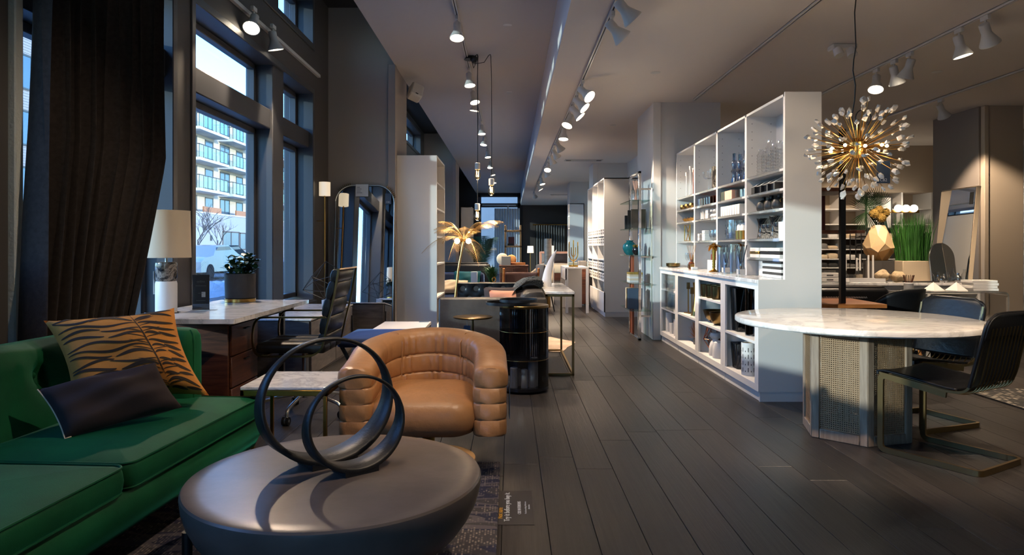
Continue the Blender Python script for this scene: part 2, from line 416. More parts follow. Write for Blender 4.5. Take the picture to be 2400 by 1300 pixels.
# ================================================================== STRUCTURE
WX, GX, INX = -2.40, -2.62, -1.525          # window wall face, glass plane, inner face of the piers
ZL, ZR, ZTOP, SOF = 3.60, 3.06, 4.35, 0.46   # aisle ceiling, lower shop ceiling, bay ceiling, soffit edge
YB = 30.5
floor = struct('floor', B(-2.42, 8.2, -3.6, YB + .1, -.10, -.014), m_sub)
rng = random.Random(4)
PW, PL = .197, 1.9
rows = int((8.1 + 2.40) / PW) + 1
cand = []
for r in range(rows):
    x = -2.40 + (r + .5) * PW; y = -3.5 - rng.random() * PL
    while y < YB:
        cand.append((x, y + PL / 2)); y += PL
def seen_area(c):
    x, y = c
    if y < 2.0: return 0
    px = CX + x / y * FPX
    if px < -80 or px > 2480: return 0
    return 1 / y ** 3
cand.sort(key=seen_area, reverse=True)
pk = MB().box(-PW / 2 + .0012, PW / 2 - .0012, -PL / 2 + .0012, PL / 2 - .0012, -.014, 0, .0012).mesh('plank', m_floor, 0)
for i, (x, y) in enumerate(cand[:300]):
    o = bpy.data.objects.new('plank', pk); COL.objects.link(o); o.parent = floor; o.location = (x, y, 0)
rest = MB()
for x, y in cand[300:]:
    rest.box(x - PW / 2 + .0012, x + PW / 2 - .0012, max(y - PL / 2, -3.5) + .0012, min(y + PL / 2, YB) - .0012, -.014, -.0004)
o = rest.obj('plank_field', m_floor, floor, 0); o['kind'] = 'stuff'

struct('ceiling', B(INX, SOF, -3.6, YB + .2, ZL, ZTOP), m_ceil_dim)
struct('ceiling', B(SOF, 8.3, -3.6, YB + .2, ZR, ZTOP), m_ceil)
struct('roof', B(-2.78, 8.4, -3.9, YB + .4, ZTOP, 6.7), m_wall_black)
struct('wall_right', B(8.1, 8.4, -3.9, YB + .4, -.1, ZTOP), m_beige)
# window wall
OPEN = [(-1.0, .4, []), (.75, 3.1, []), (3.34, 4.85, []), (5.18, 8.29, [(6.96, 7.29)]), (11.2, 14.4, []), (15.0, 18.2, []), (21.2, 24.4, []), (25.2, 28.6, [])]  # first two openings are out of view, sized for the daylight they admit
SILL, HEAD, C0, C1 = .55, 3.065, 3.64, 4.20
wl = MB(); y = -3.9
for a, b, mu in OPEN:
    wl.box(-2.75, WX, y, a, -.15, ZTOP)
    s0, h0 = (1.15, 2.50) if a == .75 else (SILL, HEAD)           # unseen opening, cut high to shape the sun patch on the end panel
    wl.box(-2.75, WX, a, b, -.15, s0); wl.box(-2.75, WX, a, b, h0, C0); wl.box(-2.75, WX, a, b, C1, ZTOP); y = b
wl.box(-2.75, WX, y, YB + .4, -.15, ZTOP)
struct('wall_left', wl, m_wall_dark)
for i, (a, b, mu) in enumerate(OPEN):
    if a == .75: continue
    f = MB()
    for (z0, z1) in ((SILL, HEAD), (C0, C1)):                    # reveal lining and casing
        f.box(-2.74, WX + .012, a - .055, a + .012, z0 - .055, z1 + .055, .006); f.box(-2.74, WX + .012, b - .012, b + .055, z0 - .055, z1 + .055, .006)
        f.box(-2.74, WX + .012, a, b, z1 - .012, z1 + .055, .006); f.box(-2.74, WX + .02, a, b, z0 - .055, z0 + .018, .006)
    win = struct('window_%d' % (i + 1), f, m_frame)
    cells = []; y0 = a
    for (m0, m1) in mu:
        B(-2.70, WX - .02, m0, m1, SILL, HEAD, .008).obj('mullion', m_frame, win)
        B(-2.70, WX - .06, m0 + .04, m1 - .04, C0, C1, .008).obj('mullion', m_frame, win)
        cells.append((y0, m0)); y0 = m1
    cells.append((y0, b))
    for (c0, c1) in cells:
        B(-2.68, WX - .045, c0, c1, 2.40, 2.60, .008).obj('transom', m_frame, win)
        for (z0, z1) in ((.60, 2.40), (2.60, 3.05), (C0 + .02, C1 - .02)):
            s = MB(); e = .055
            s.box(-2.665, -2.585, c0 + .01, c0 + .01 + e, z0, z1, .006); s.box(-2.665, -2.585, c1 - .01 - e, c1 - .01, z0, z1, .006)
            s.box(-2.665, -2.585, c0 + .01, c1 - .01, z0, z0 + e, .006); s.box(-2.665, -2.585, c0 + .01, c1 - .01, z1 - e, z1, .006)
            sash = s.obj('sash', m_frame, win)
            B(-2.628, -2.618, c0 + .03, c1 - .03, z0 + .03, z1 - .03).obj('pane', m_glass, sash, 0)
    B(-2.66, WX + .05, a - .03, b + .03, SILL - .04, SILL + .005, .008).obj('sill', m_frame, win)
struct('trim_1', B(-2.45, WX + .035, 3.262, 3.318, 0, ZTOP, .006), m_jamb)
for y0, y1 in ((-2.3, -1.2), (9.0, 10.04), (19.0, 20.3)):
    struct('pillar', B(WX - .05, INX, y0, y1, -.02, ZTOP), m_taupe)
struct('trim_2', B(INX - .085, INX + .012, 8.985, 9.10, 0, ZL, .004), m_taupe)
struct('trim_3', B(INX - .085, INX + .012, 18.985, 19.10, 0, ZL, .004), m_taupe)
# unseen wall behind the camera; its window is added and sized for daylight
wf = MB(); wf.box(-2.75, -2.0, -3.9, -3.6, -.15, ZTOP); wf.box(-.6, 8.4, -3.9, -3.6, -.15, ZTOP); wf.box(-2.0, -.6, -3.9, -3.6, -.15, .25); wf.box(-2.0, -.6, -3.9, -3.6, 3.0, ZTOP)
struct('wall_front', wf, m_wall_dark)
f = MB()
for x in (-2.0, -.65): f.box(x, x + .05, -3.85, -3.72, .25, 3.0)
f.box(-2, -.6, -3.85, -3.72, .25, .31); f.box(-2, -.6, -3.85, -3.72, 2.94, 3.0)
win = struct('window_9', f, m_frame)
for x in (-2.0,): B(x + .05, x + 1.4, -3.79, -3.78, .31, 2.94).obj('pane', m_glass, win, 0)
# back of the aisle: glazed bay on the left, dark wall on the right
BX0, BX1 = -1.42, .44
wb = MB()
wb.box(-2.75, BX0, YB, YB + .3, -.15, ZTOP); wb.box(BX1, SOF + .10, YB, YB + .3, -.15, ZTOP)
wb.box(BX0, BX1, YB, YB + .3, 3.50, ZTOP); wb.box(BX0, BX1, YB, YB + .3, -.15, .2)
struct('wall_back', wb, m_wall_black)
struct('wall_back', B(SOF + .10, 8.4, YB, YB + .3, -.15, ZTOP), m_brownwall)
f = MB(); f.box(BX0, BX0 + .12, YB - .04, YB + .1, .2, 3.5); f.box(BX1 - .12, BX1, YB - .04, YB + .1, .2, 3.5)
f.box(BX0, BX1, YB - .04, YB + .1, 2.96, 3.14); f.box(BX0, BX1, YB - .04, YB + .1, 3.42, 3.5); f.box(BX0, BX1, YB - .04, YB + .1, .2, .3)
win = struct('window_10', f, m_frame)
B(BX0 + .12, BX1 - .12, YB + .02, YB + .03, .3, 2.96).obj('pane', m_glass, win, 0)
B(BX0 + .12, BX1 - .12, YB + .02, YB + .03, 3.14, 3.42).obj('pane', m_glass, win, 0)
# columns of the lower half
def column(x0, x1, y0, y1, mat, strip=None):
    o = struct('pillar', B(x0, x1, y0, y1, -.02, ZR), mat)
    if strip: B(*strip).obj('corner_strip', mat, o)
    return o
column(1.85, 2.71, 8.80, 9.92, m_white, (1.838, 1.94, 8.785, 8.90, 0, ZR, .004))
column(1.85, 2.62, 15.2, 16.0, m_white, (1.838, 1.94, 15.185, 15.3, 0, ZR, .004))
column(1.70, 2.62, 19.5, 20.3, m_white)
column(6.25, 6.76, 9.0, 10.05, m_beige, (6.245, 6.30, 8.985, 9.07, 0, ZR, .004))
struct('trim_4', B(6.215, 6.25, 9.06, 10.04, 0, ZR, .004), m_dkbeige)
# far wall of the right-hand room with a lowered bulkhead over its shelving
struct('wall_back', B(2.60, 8.2, 13.2, 13.4, -.05, ZR), m_beige)
struct('bulkhead', B(3.2, 8.2, 12.55, 13.25, 2.20, ZR), m_beige)
struct('wall_back', B(2.60, 2.72, 13.4, YB, -.05, ZR), m_white)

# ================================================================== OUTSIDE
struct('street_ground', B(-120, -2.76, -60, 140, -.5, -.16), m_snow)
st = struct('road', B(-20, -6.0, -60, 140, -.17, -.135), m_asphalt)
struct('yard_wall', B(-6, 8, 35.0, 35.4, -.3, 6.5), m_podium)
# white flats with balconies across the street
FX = -26.0
bl = thing('apartment_building', 'sunlit white block of flats with balconies across the street', 'building', (FX, 62, 0))
B(-9, 0, -13, 30, 4.03, 15.6).obj('wall', m_stucco, bl, 0)
pane_me = {}
def far_window(y0, y1, z0, z1):
    fr = MB(); e = .09
    fr.box(-.02, .04, y0, y0 + e, z0, z1); fr.box(-.02, .04, y1 - e, y1, z0, z1); fr.box(-.02, .04, y0, y1, z0, z0 + e); fr.box(-.02, .04, y0, y1, z1 - e, z1)
    if y1 - y0 > 1.8: fr.box(-.02, .04, (y0 + y1) / 2 - .04, (y0 + y1) / 2 + .04, z0, z1)
    w_ = fr.obj('window', m_rail, bl, 0)
    B(-.01, .012, y0 + .03, y1 - .03, z0 + .03, z1 - .03).obj('pane', m_bldglass, w_, 0)
for u, y0 in enumerate((54.5, 61.1, 67.7, 74.3)):
    y0 -= 62
    for r in range(5):
        zb = 3.55 + 2.45 * r
        far_window(y0, y0 + 2.1, max(zb, 4.06), zb + 1.95); far_window(y0 + 3.6, y0 + 5.2, max(zb + .05, 4.06), zb + 1.88)
        if r > 0:
            s = B(0, 1.35, y0 - .3, y0 + 5.4, zb - .32, zb - .10).obj('balcony', m_conc, bl, 0)
            rl = MB()
            for k in range(8): yy = y0 - .25 + k * .785; rl.box(1.25, 1.29, yy, yy + .05, zb - .1, zb + .95)
            rl.box(1.24, 1.30, y0 - .28, y0 + 5.38, zb + .93, zb + .99); rl.box(0, 1.3, y0 - .28, y0 - .24, zb + .93, zb + .99); rl.box(0, 1.3, y0 + 5.33, y0 + 5.37, zb + .93, zb + .99)
            rl.obj('railing', m_rail, s, 0)
            B(1.262, 1.272, y0 - .2, y0 + 5.3, zb, zb + .9).obj('railing_glass', m_greengl, s, 0)
        elif u < 3:
            B(.9, 1.0, y0 + 1.2, y0 + 4.6, 4.04, 4.5).obj('planter_box', m_acacia, bl, 0)
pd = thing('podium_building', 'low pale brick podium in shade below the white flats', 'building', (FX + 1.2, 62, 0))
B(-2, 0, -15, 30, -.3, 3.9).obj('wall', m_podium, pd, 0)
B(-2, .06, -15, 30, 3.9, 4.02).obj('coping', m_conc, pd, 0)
for (y0, y1, z0, z1) in ((-3.2, .4, .2, 2.55), (.55, 3.4, .9, 2.5), (5.4, 8.2, .8, 2.4)):
    fr = MB()
    for a in (y0, (y0 + y1) / 2 - .05, y1 - .1): fr.box(-.05, .05, a, a + .1, z0, z1)
    fr.box(-.05, .05, y0, y1, z0, z0 + .1); fr.box(-.05, .05, y0, y1, z1 - .1, z1)
    w_ = fr.obj('window', m_bark, pd, 0); B(-.03, .02, y0 + .05, y1 - .05, z0 + .05, z1 - .05).obj('pane', m_bldglass, w_, 0)
for yy in (-5.6, 4.5): B(0, .12, yy, yy + .18, 1.7, 2.15).obj('wall_lamp', m_rail, pd, 0)
sd = thing('sided_building', 'grey clapboard building seen in the gap beside the black curtain', 'building', (-26, 38, 0))
B(-8, 0, -7, 8, -.3, 14).obj('wall', m_siding, sd, 0)
lp = MB()
for k in range(80): zz = 2.6 + k * .145; lp.box(0, .03, -6.9, 7.9, zz, zz + .13)
lp.obj('clapboard', m_siding, sd, 0)['kind'] = 'stuff'
for z0 in (3.6, 6.6, 9.6):
    fr = MB()
    for a in (-2.2, -1.05, .1): fr.box(.03, .08, a, a + .1, z0, z0 + 1.9)
    fr.box(.03, .08, -2.2, .2, z0, z0 + .1); fr.box(.03, .08, -2.2, .2, z0 + 1.8, z0 + 1.9)
    w_ = fr.obj('window', m_rail, sd, 0); B(.02, .05, -2.1, .1, z0, z0 + 1.9).obj('pane', m_bldglass, w_, 0)
# parked cars, snow bank, bare trees
def car(label, loc, paint, rz=0):
    t = thing('car', label, 'car', loc, rz, 'parked cars')
    prof = [(-2.1, .35), (-2.12, .75), (-1.75, .92), (-1.0, .98), (-.45, 1.38), (.75, 1.42), (1.5, 1.02), (2.05, .92), (2.15, .55), (2.1, .32)]
    def fn(hw, ins):
        m = MB(); n = len(prof); vs = []
        for sx in (-1, 1):
            for (y, z) in prof: vs.append((sx * (hw - (ins if z > 1.1 else 0)), y, z))
        fs = [tuple(range(n)), tuple(range(n, 2 * n))[::-1]] + [(i, (i + 1) % n, n + (i + 1) % n, n + i) for i in range(n)]
        return m.add(vs, fs)
    fn(.88, .14).obj('body', paint, t, 25)
    g = MB()
    for sx in (-1, 1): g.prism([(-.85, 1.0), (-.42, 1.33), (.70, 1.36), (1.28, 1.02)], 0, .02).xf(Matrix.Translation((sx * .80 - .01, 0, 0)) @ Matrix.Rotation(PI / 2, 4, 'Z') @ Matrix.Rotation(PI / 2, 4, 'X'), len(g.v) - 8)
    g.obj('window_glass', m_bldglass, t)
    for sx in (-.8, .8):
        for yy in (-1.3, 1.35): MB().cyl((sx - .1, yy, .33), (sx + .1, yy, .33), .33, n=20).obj('wheel', m_tyre, t)
    return t
car('pale silver car parked across the street', (-12.7, 28.2, -.14), m_carpaint)
car('dark car parked behind the silver car', (-15.4, 36.0, -.14), m_tyre)
sn = MB(); rng = random.Random(8)
sn.grid(lambda u, v: (-8.5 + .8 * (u - .5) * 2, 15 + 8 * v, -.17 + (.32 + .16 * math.sin(v * 41) * math.sin(v * 17)) * math.cos((u - .5) * PI) ** 1.2), 9, 60)
put('snow_bank', sn, m_snow, 'ridge of ploughed snow along the kerb outside the window', 'snow')
def bare_tree(label, loc, h, seed):
    rg = random.Random(seed); m = MB()
    def grow(p, d, ln, r, lev):
        q = p + d * ln; m.tube([p, p + d * ln * .5 + Vector((rg.uniform(-.04, .04), rg.uniform(-.04, .04), 0)) * ln, q], [r, r * .85, r * .7], 5, caps=False)
        if lev == 0: return
        for k in range(4 if lev > 2 else 3):
            nd = (d + Vector((rg.uniform(-.8, .8), rg.uniform(-.8, .8), rg.uniform(-.1, .5)))).normalized(); grow(p + d * ln * rg.uniform(.55, 1), nd, ln * rg.uniform(.55, .75), r * .6, lev - 1)
    grow(Vector((0, 0, 0)), Vector((0, 0, 1)), h * .4, .042, 4)
    t = thing('bare_tree', label, 'tree', loc, 0, 'street trees'); m.obj('trunk', m_bark, t)
bare_tree('leafless street tree before the pale podium', (-21.2, 49.5, -.16), 4.6, 3)
bare_tree('leafless street tree at the edge of the window view', (-17.4, 38.0, -.16), 4.4, 5)
# ================================================================== FRONT LEFT: SOFA GROUP
def rr(x0, x1, y0, y1, r, n=5):
    r = max(min(r, (x1 - x0) * .49, (y1 - y0) * .49), 1e-4)
    out = []
    for cx, cy, a in ((x1 - r, y1 - r, 0), (x0 + r, y1 - r, 90), (x0 + r, y0 + r, 180), (x1 - r, y0 + r, 270)): out += arc(cx, cy, r, a, a + 90, n)
    return out
def loft(mb, loops):
    n = len(loops[0]); vs = [p for l in loops for p in l]; fs = []
    for i in range(len(loops) - 1):
        for k in range(n): fs.append((i * n + k, i * n + (k + 1) % n, i * n + n + (k + 1) % n, i * n + n + k))
    fs += [tuple(range(n))[::-1], tuple(range((len(loops) - 1) * n, len(loops) * n))]
    return mb.add(vs, fs)
def pad(x0, x1, y0, y1, z0, z1, r=.05, e=.02, crown=.02, n=6):
    """upholstered block: rounded plan, soft edges, crowned top"""
    mb = MB(); lo = []
    for ins, z in ((e, z0), (e * .3, z0 + e * .3), (0, z0 + e), (-e * .25, (z0 + z1) / 2), (0, z1 - e), (e * .3, z1 - e * .3), (e, z1), (min(e * 2.5, min(x1 - x0, y1 - y0) * .14), z1 + crown * .3), (min(e * 5, min(x1 - x0, y1 - y0) * .22), z1 + crown * .65), (min(x1 - x0, y1 - y0) * .32, z1 + crown * .92), (min(x1 - x0, y1 - y0) * .45, z1 + crown * .99), (min(x1 - x0, y1 - y0) * .496, z1 + crown)):
        lo.append([(x, y, z) for x, y in rr(x0 + ins, x1 - ins, y0 + ins, y1 - ins, max(r - ins, .004), n)])
    return loft(mb, lo)

# rug: woven, patchy grey, black and navy
def rug_mat(name, cols, sc_, wv):
    m = pm(name, cols[0], .95); t = m.node_tree; b = t.nodes['Principled BSDF']
    tc = t.nodes.new('ShaderNodeTexCoord'); mp = t.nodes.new('ShaderNodeMapping'); mp.inputs['Scale'].default_value = (1.2, 4, 1)
    t.links.new(tc.outputs['Object'], mp.inputs['Vector'])
    n = t.nodes.new('ShaderNodeTexNoise'); n.inputs['Scale'].default_value = sc_; n.inputs['Detail'].default_value = 1; t.links.new(mp.outputs[0], n.inputs['Vector'])
    r1 = t.nodes.new('ShaderNodeValToRGB'); r1.color_ramp.interpolation = 'CONSTANT'; e = r1.color_ramp.elements
    e[0].position = 0; e[0].color = cols[0]; e[1].position = .43; e[1].color = cols[1]; q = e.new(.52); q.color = cols[2]; q = e.new(.60); q.color = cols[0]
    t.links.new(n.outputs['Fac'], r1.inputs['Fac'])
    m2 = t.nodes.new('ShaderNodeMapping'); m2.inputs['Rotation'].default_value = (0, 0, R(90)); t.links.new(tc.outputs['Object'], m2.inputs['Vector'])
    bk_ = t.nodes.new('ShaderNodeTexBrick'); bk_.inputs['Scale'].default_value = wv; bk_.inputs['Color1'].default_value = (1, 1, 1, 1); bk_.inputs['Color2'].default_value = (0, 0, 0, 1); bk_.inputs['Mortar'].default_value = (0, 0, 0, 1)
    bk_.inputs['Mortar Size'].default_value = .10; bk_.inputs['Bias'].default_value = -.15; bk_.inputs['Brick Width'].default_value = .9; bk_.inputs['Row Height'].default_value = .5
    t.links.new(m2.outputs[0], bk_.inputs['Vector'])
    n3 = t.nodes.new('ShaderNodeTexNoise'); n3.inputs['Scale'].default_value = 7; t.links.new(tc.outputs['Object'], n3.inputs['Vector'])
    ml_ = t.nodes.new('ShaderNodeMath'); ml_.operation = 'MULTIPLY'; t.links.new(bk_.outputs['Color'], ml_.inputs[0]); t.links.new(n3.outputs['Fac'], ml_.inputs[1])
    r2 = t.nodes.new('ShaderNodeValToRGB'); r2.color_ramp.elements[0].position = .30; r2.color_ramp.elements[1].position = .55; t.links.new(ml_.outputs[0], r2.inputs['Fac'])
    mx = t.nodes.new('ShaderNodeMixRGB'); mx.inputs['Color2'].default_value = cols[3]; t.links.new(r2.outputs[0], mx.inputs['Fac']); t.links.new(r1.outputs[0], mx.inputs['Color1'])
    t.links.new(mx.outputs[0], b.inputs['Base Color'])
    bp = t.nodes.new('ShaderNodeBump'); bp.inputs['Strength'].default_value = .8; bp.inputs['Distance'].default_value = .004; t.links.new(bk_.outputs['Fac'], bp.inputs['Height']); bp.invert = True; t.links.new(bp.outputs[0], b.inputs['Normal'])
    return m
m_rug = rug_mat('woven_rug', [(.045, .040, .048, 1), (.016, .018, .045, 1), (.085, .075, .090, 1), (.20, .165, .15, 1)], 2.3, 42)
m_rug2 = rug_mat('black_cream_rug', [(.03, .028, .027, 1), (.05, .045, .04, 1), (.03, .028, .027, 1), (.42, .36, .28, 1)], 3.0, 16)
rg = thing('area_rug', 'patchy grey and navy woven rug under the coffee table', 'rug', (-1.05, 2.4, 0))
MB().box(-1.05, .99, -1.6, 1.36, .0005, .014, .004).obj('pile', m_rug, rg)
MB().box(.972, .996, -1.6, 1.365, .0005, .0155, .003).obj('binding', m_rug, rg)
MB().box(-1.05, .99, 1.345, 1.368, .0005, .0155, .003).obj('binding', m_rug, rg)
# decal on the floor
dc = thing('floor_decal', 'dark floor decal lettered Try it before you buy it beside the rug', 'sign', (.022, 3.15, .0008))
MB().box(-.078, .082, -.205, .205, 0, .0008).obj('film', m_floorsign, dc)
text('lettering', 'Not sure', .034, m_yellow, dc, (-.067, -.14, .0015), (0, 0, R(90)))
text('lettering', 'Try it before you buy it.', .036, m_lilac, dc, (-.036, -.17, .0015), (0, 0, R(90)))
text('lettering', 'CB2 INTERIORS', .022, m_lilac, dc, (.02, -.09, .0015), (0, 0, R(90)))
text('lettering', 'Virtual room design. Real rooms.', .011, m_lilac, dc, (.048, -.085, .0015), (0, 0, R(90)))
text('lettering', 'Ask us how.', .011, m_lilac, dc, (.064, -.03, .0015), (0, 0, R(90)))

# green velvet sofa
sofa = thing('velvet_sofa', 'emerald green velvet sofa with tufted back under the black curtain', 'sofa', (-1.25, 3.40, 0), R(-3.8))
def front_fn(u, v):
    a = v * PI * 2; return None
bs = MB(); prof = [(-.86, .20), (-.04, .20), (-.015, .215), (.012, .27), (.014, .31), (-.01, .352), (-.03, .362), (-.86, .362)]
vs = []; ys = (-2.3, -2.28, -.02, 0)
for k, yy in enumerate(ys):
    for x, z in prof: vs.append((x - (.015 if k in (0, 3) and x > -.5 else 0), yy, z))
n = len(prof); fs = [tuple(range(n)), tuple(range(3 * n, 4 * n))]
for i in range(3):
    for k in range(n): fs.append((i * n + k, i * n + (k + 1) % n, i * n + n + (k + 1) % n, i * n + n + k))
bs.add(vs, fs).obj('base_rail', m_velvet, sofa, 50)
def seat(y0, y1):
    c = pad(-.66, .012, y0, y1, .358, .452, .045, .018, .026, 6).obj('seat_cushion', m_velvet, sofa, 60)
    for zz, off in ((.452, .006), (.366, .006)):
        lp = [(x, y, zz) for x, y in rr(-.66 + off, .012 - off * .2, y0 + off, y1 - off, .045, 6)]
        MB().tube(lp, .0045, 6, closed=True).obj('piping', m_velvet, c)
    return c
seat(-1.058, -.004); seat(-2.25, -1.062)
tufts = [(-.22 - .34 * k, .655) for k in range(6)]
def back_fn(u, v):
    """u along the length, v from the seat over the rolled top to the rear"""
    y = -2.3 + 2.3 * u
    path = [(-.62, .40), (-.635, .50), (-.66, .62), (-.69, .71), (-.725, .775), (-.77, .80), (-.82, .797), (-.865, .765), (-.885, .70), (-.895, .5), (-.895, .25)]
    t = v * (len(path) - 1); i = min(int(t), len(path) - 2); f = t - i
    x = path[i][0] * (1 - f) + path[i + 1][0] * f; z = path[i][1] * (1 - f) + path[i + 1][1] * f
    if v < .5:
        d = 0
        for ty, tz in tufts:
            q = (y - ty) ** 2 + (z - tz) ** 2; d += .062 * math.exp(-q / .0028) + .02 * math.exp(-q / .02)
            if abs(y - ty) < .17: d += .012 * math.exp(-((y - ty) / .012) ** 2) * (1 if z < tz else .6)
        x -= d - .02; z += .012 * math.cos((y - tufts[0][0]) / .34 * 2 * PI + PI) * min(1, v * 4) * 0.6
    return (x, y, z)
MB().grid(back_fn, 150, 60).obj('backrest', m_velvet, sofa, 80)
for ty, tz in tufts: MB().ball((-.738, ty, tz), .014, 10, 6).obj('button', m_velvet, sofa)
def arm_loop(x0, x1, y0, y1):
    mb = MB(); lo = []
    for ins, z in ((0, .22), (0, .5), (0, .72), (.004, .765), (.018, .792), (.045, .802)):
        lo.append([(x, y, z) for x, y in rr(x0 + ins, x1 - ins, y0 + ins, y1 - ins, .055 - ins * .5, 5)])
    return loft(mb, lo)
arm_loop(-.90, -.275, -.15, .0).obj('arm', m_velvet, sofa, 60)
MB().tube([(-.277, -.11, .36), (-.277, -.11, .74), (-.285, -.105, .778), (-.30, -.1, .795)], .005, 6).obj('piping', m_velvet, sofa)
for x, y in ((-.10, -.12), (-.10, -2.15), (-.80, -.12), (-.80, -2.15)): MB().cyl((x, y, .014), (x, y, .21), .014, .024, 12).obj('leg', m_black, sofa)

# pillows
def pillow_fn(BL, BR, TR, TL, th, pinch=.07, sag=0.0):
    BL, BR, TR, TL = map(Vector, (BL, BR, TR, TL)); nrm = ((BR - BL).cross(TL - BL)).normalized()
    def fn(u, v, side, lift=0.0):
        s, t = 2 * u - 1, 2 * v - 1
        s2 = s * (1 - pinch * (1 - t * t)); t2 = t * (1 - pinch * (1 - s * s))
        a, b = (s2 + 1) / 2, (t2 + 1) / 2
        p = BL * ((1 - a) * (1 - b)) + BR * (a * (1 - b)) + TR * (a * b) + TL * ((1 - a) * b)
        h = (max(1 - abs(s) ** 2.4, 0) ** .5) * (max(1 - abs(t) ** 2.4, 0) ** .5)
        w_ = .010 * math.sin(9 * u + 5 * v) * (h ** .6) + .006 * math.sin(17 * v - 6 * u) * h
        return p + nrm * (side * (th / 2 * (h ** .85) + lift) + w_ * side) - Vector((0, 0, sag * h))
    return fn
def pillow_mesh(fn, base, n=30):
    mb = MB()
    for sd in (1, -1): mb.grid(lambda u, v: fn(u, v, sd) - base, n, n)
    return mb
base = P(330, 935, 3.0); base.z = .475
tg_fn = pillow_fn(P(168, 948, 2.86), P(490, 926, 3.10), P(408, 721, 3.13), P(102, 751, 2.94), .27, .12)
tp = thing('tiger_pillow', 'ochre cushion with black tiger stripes leaning in the sofa corner', 'pillow', base)
pillow_mesh(tg_fn, base).obj('cover', m_orange, tp, 70)
def ribbon(pts, wd, fn, base, side=1):
    mb = MB(); n = len(pts); vs = []
    for i, (u, v) in enumerate(pts):
        a = pts[max(i - 1, 0)]; b = pts[min(i + 1, n - 1)]; du, dv = b[0] - a[0], b[1] - a[1]; l = math.hypot(du, dv) or 1
        wi = wd * (math.sin(PI * (.06 + .90 * i / (n - 1))) ** .7)
        for s in (-1, 1):
            uu, vv = min(max(u - dv / l * wi * s, .004), .996), min(max(v + du / l * wi * s, .004), .996)
            vs.append(fn(uu, vv, side, .0025) - base)
    return mb.add(vs, [(2 * i, 2 * i + 1, 2 * i + 3, 2 * i + 2) for i in range(n - 1)])
rng = random.Random(11); print_ = MB()
def spine(v): return .66 + .05 * math.sin(v * 2.6 + .4) - .10 * (v - .5)
def addm(dst, src): dst.add(src.v, src.f)
addm(print_, ribbon([(spine(v / 30), v / 30) for v in range(5, 30)], .006, tg_fn, base))
for k in range(13):
    v0 = .03 + k * .078; ph = rng.uniform(0, 6)
    for sd in (-1, 1):
        u0 = spine(v0) + sd * .012; u1 = (.03 if sd < 0 else .965); span = u1 - u0
        segs = [(0, rng.uniform(.40, .55)), (rng.uniform(.42, .5), 1)] if rng.random() < .6 else [(0, 1)]
        for (s0, s1) in segs:
            pts = []
            for i in range(26):
                s = s0 + (s1 - s0) * i / 25
                pts.append((u0 + span * s, min(max(v0 - .075 * s + .10 * (1 - math.exp(-s * 6)) * .5 + (.028 if sd < 0 else .016) * math.sin(s * (8 if sd < 0 else 4.5) + ph + k) + (.0 if s0 == 0 else .02), .02), .98)))
            addm(print_, ribbon(pts, rng.uniform(.013, .020), tg_fn, base))
        if rng.random() < .75:
            q = spine(v0 + .03); addm(print_, ribbon([(q + sd * .16 * i / 9, v0 + .035 + .06 * (i / 9) ** .6) for i in range(10) if v0 + .1 < 1], .006, tg_fn, base)) if v0 < .88 else None
print_.obj('stripe_print', m_stripe, tp, 70)
base = P(290, 985, 2.8); base.z = .475
bk_fn = pillow_fn(P(152, 1027, 2.58), P(428, 954, 2.90), P(364, 849, 2.86), P(88, 912, 2.62), .15, .05)
bp_ = thing('lumbar_pillow', 'dark aubergine velvet lumbar cushion with pale piping in front of the tiger cushion', 'pillow', base)
pillow_mesh(bk_fn, base).obj('cover', m_blkcush, bp_, 70)
edge = [(0, 1 - i / 20) for i in range(20)] + [(i / 40, 0) for i in range(3)]
MB().tube([bk_fn(u, v, 1) - base for u, v in edge], .0028, 6).obj('piping', m_shade, bp_)

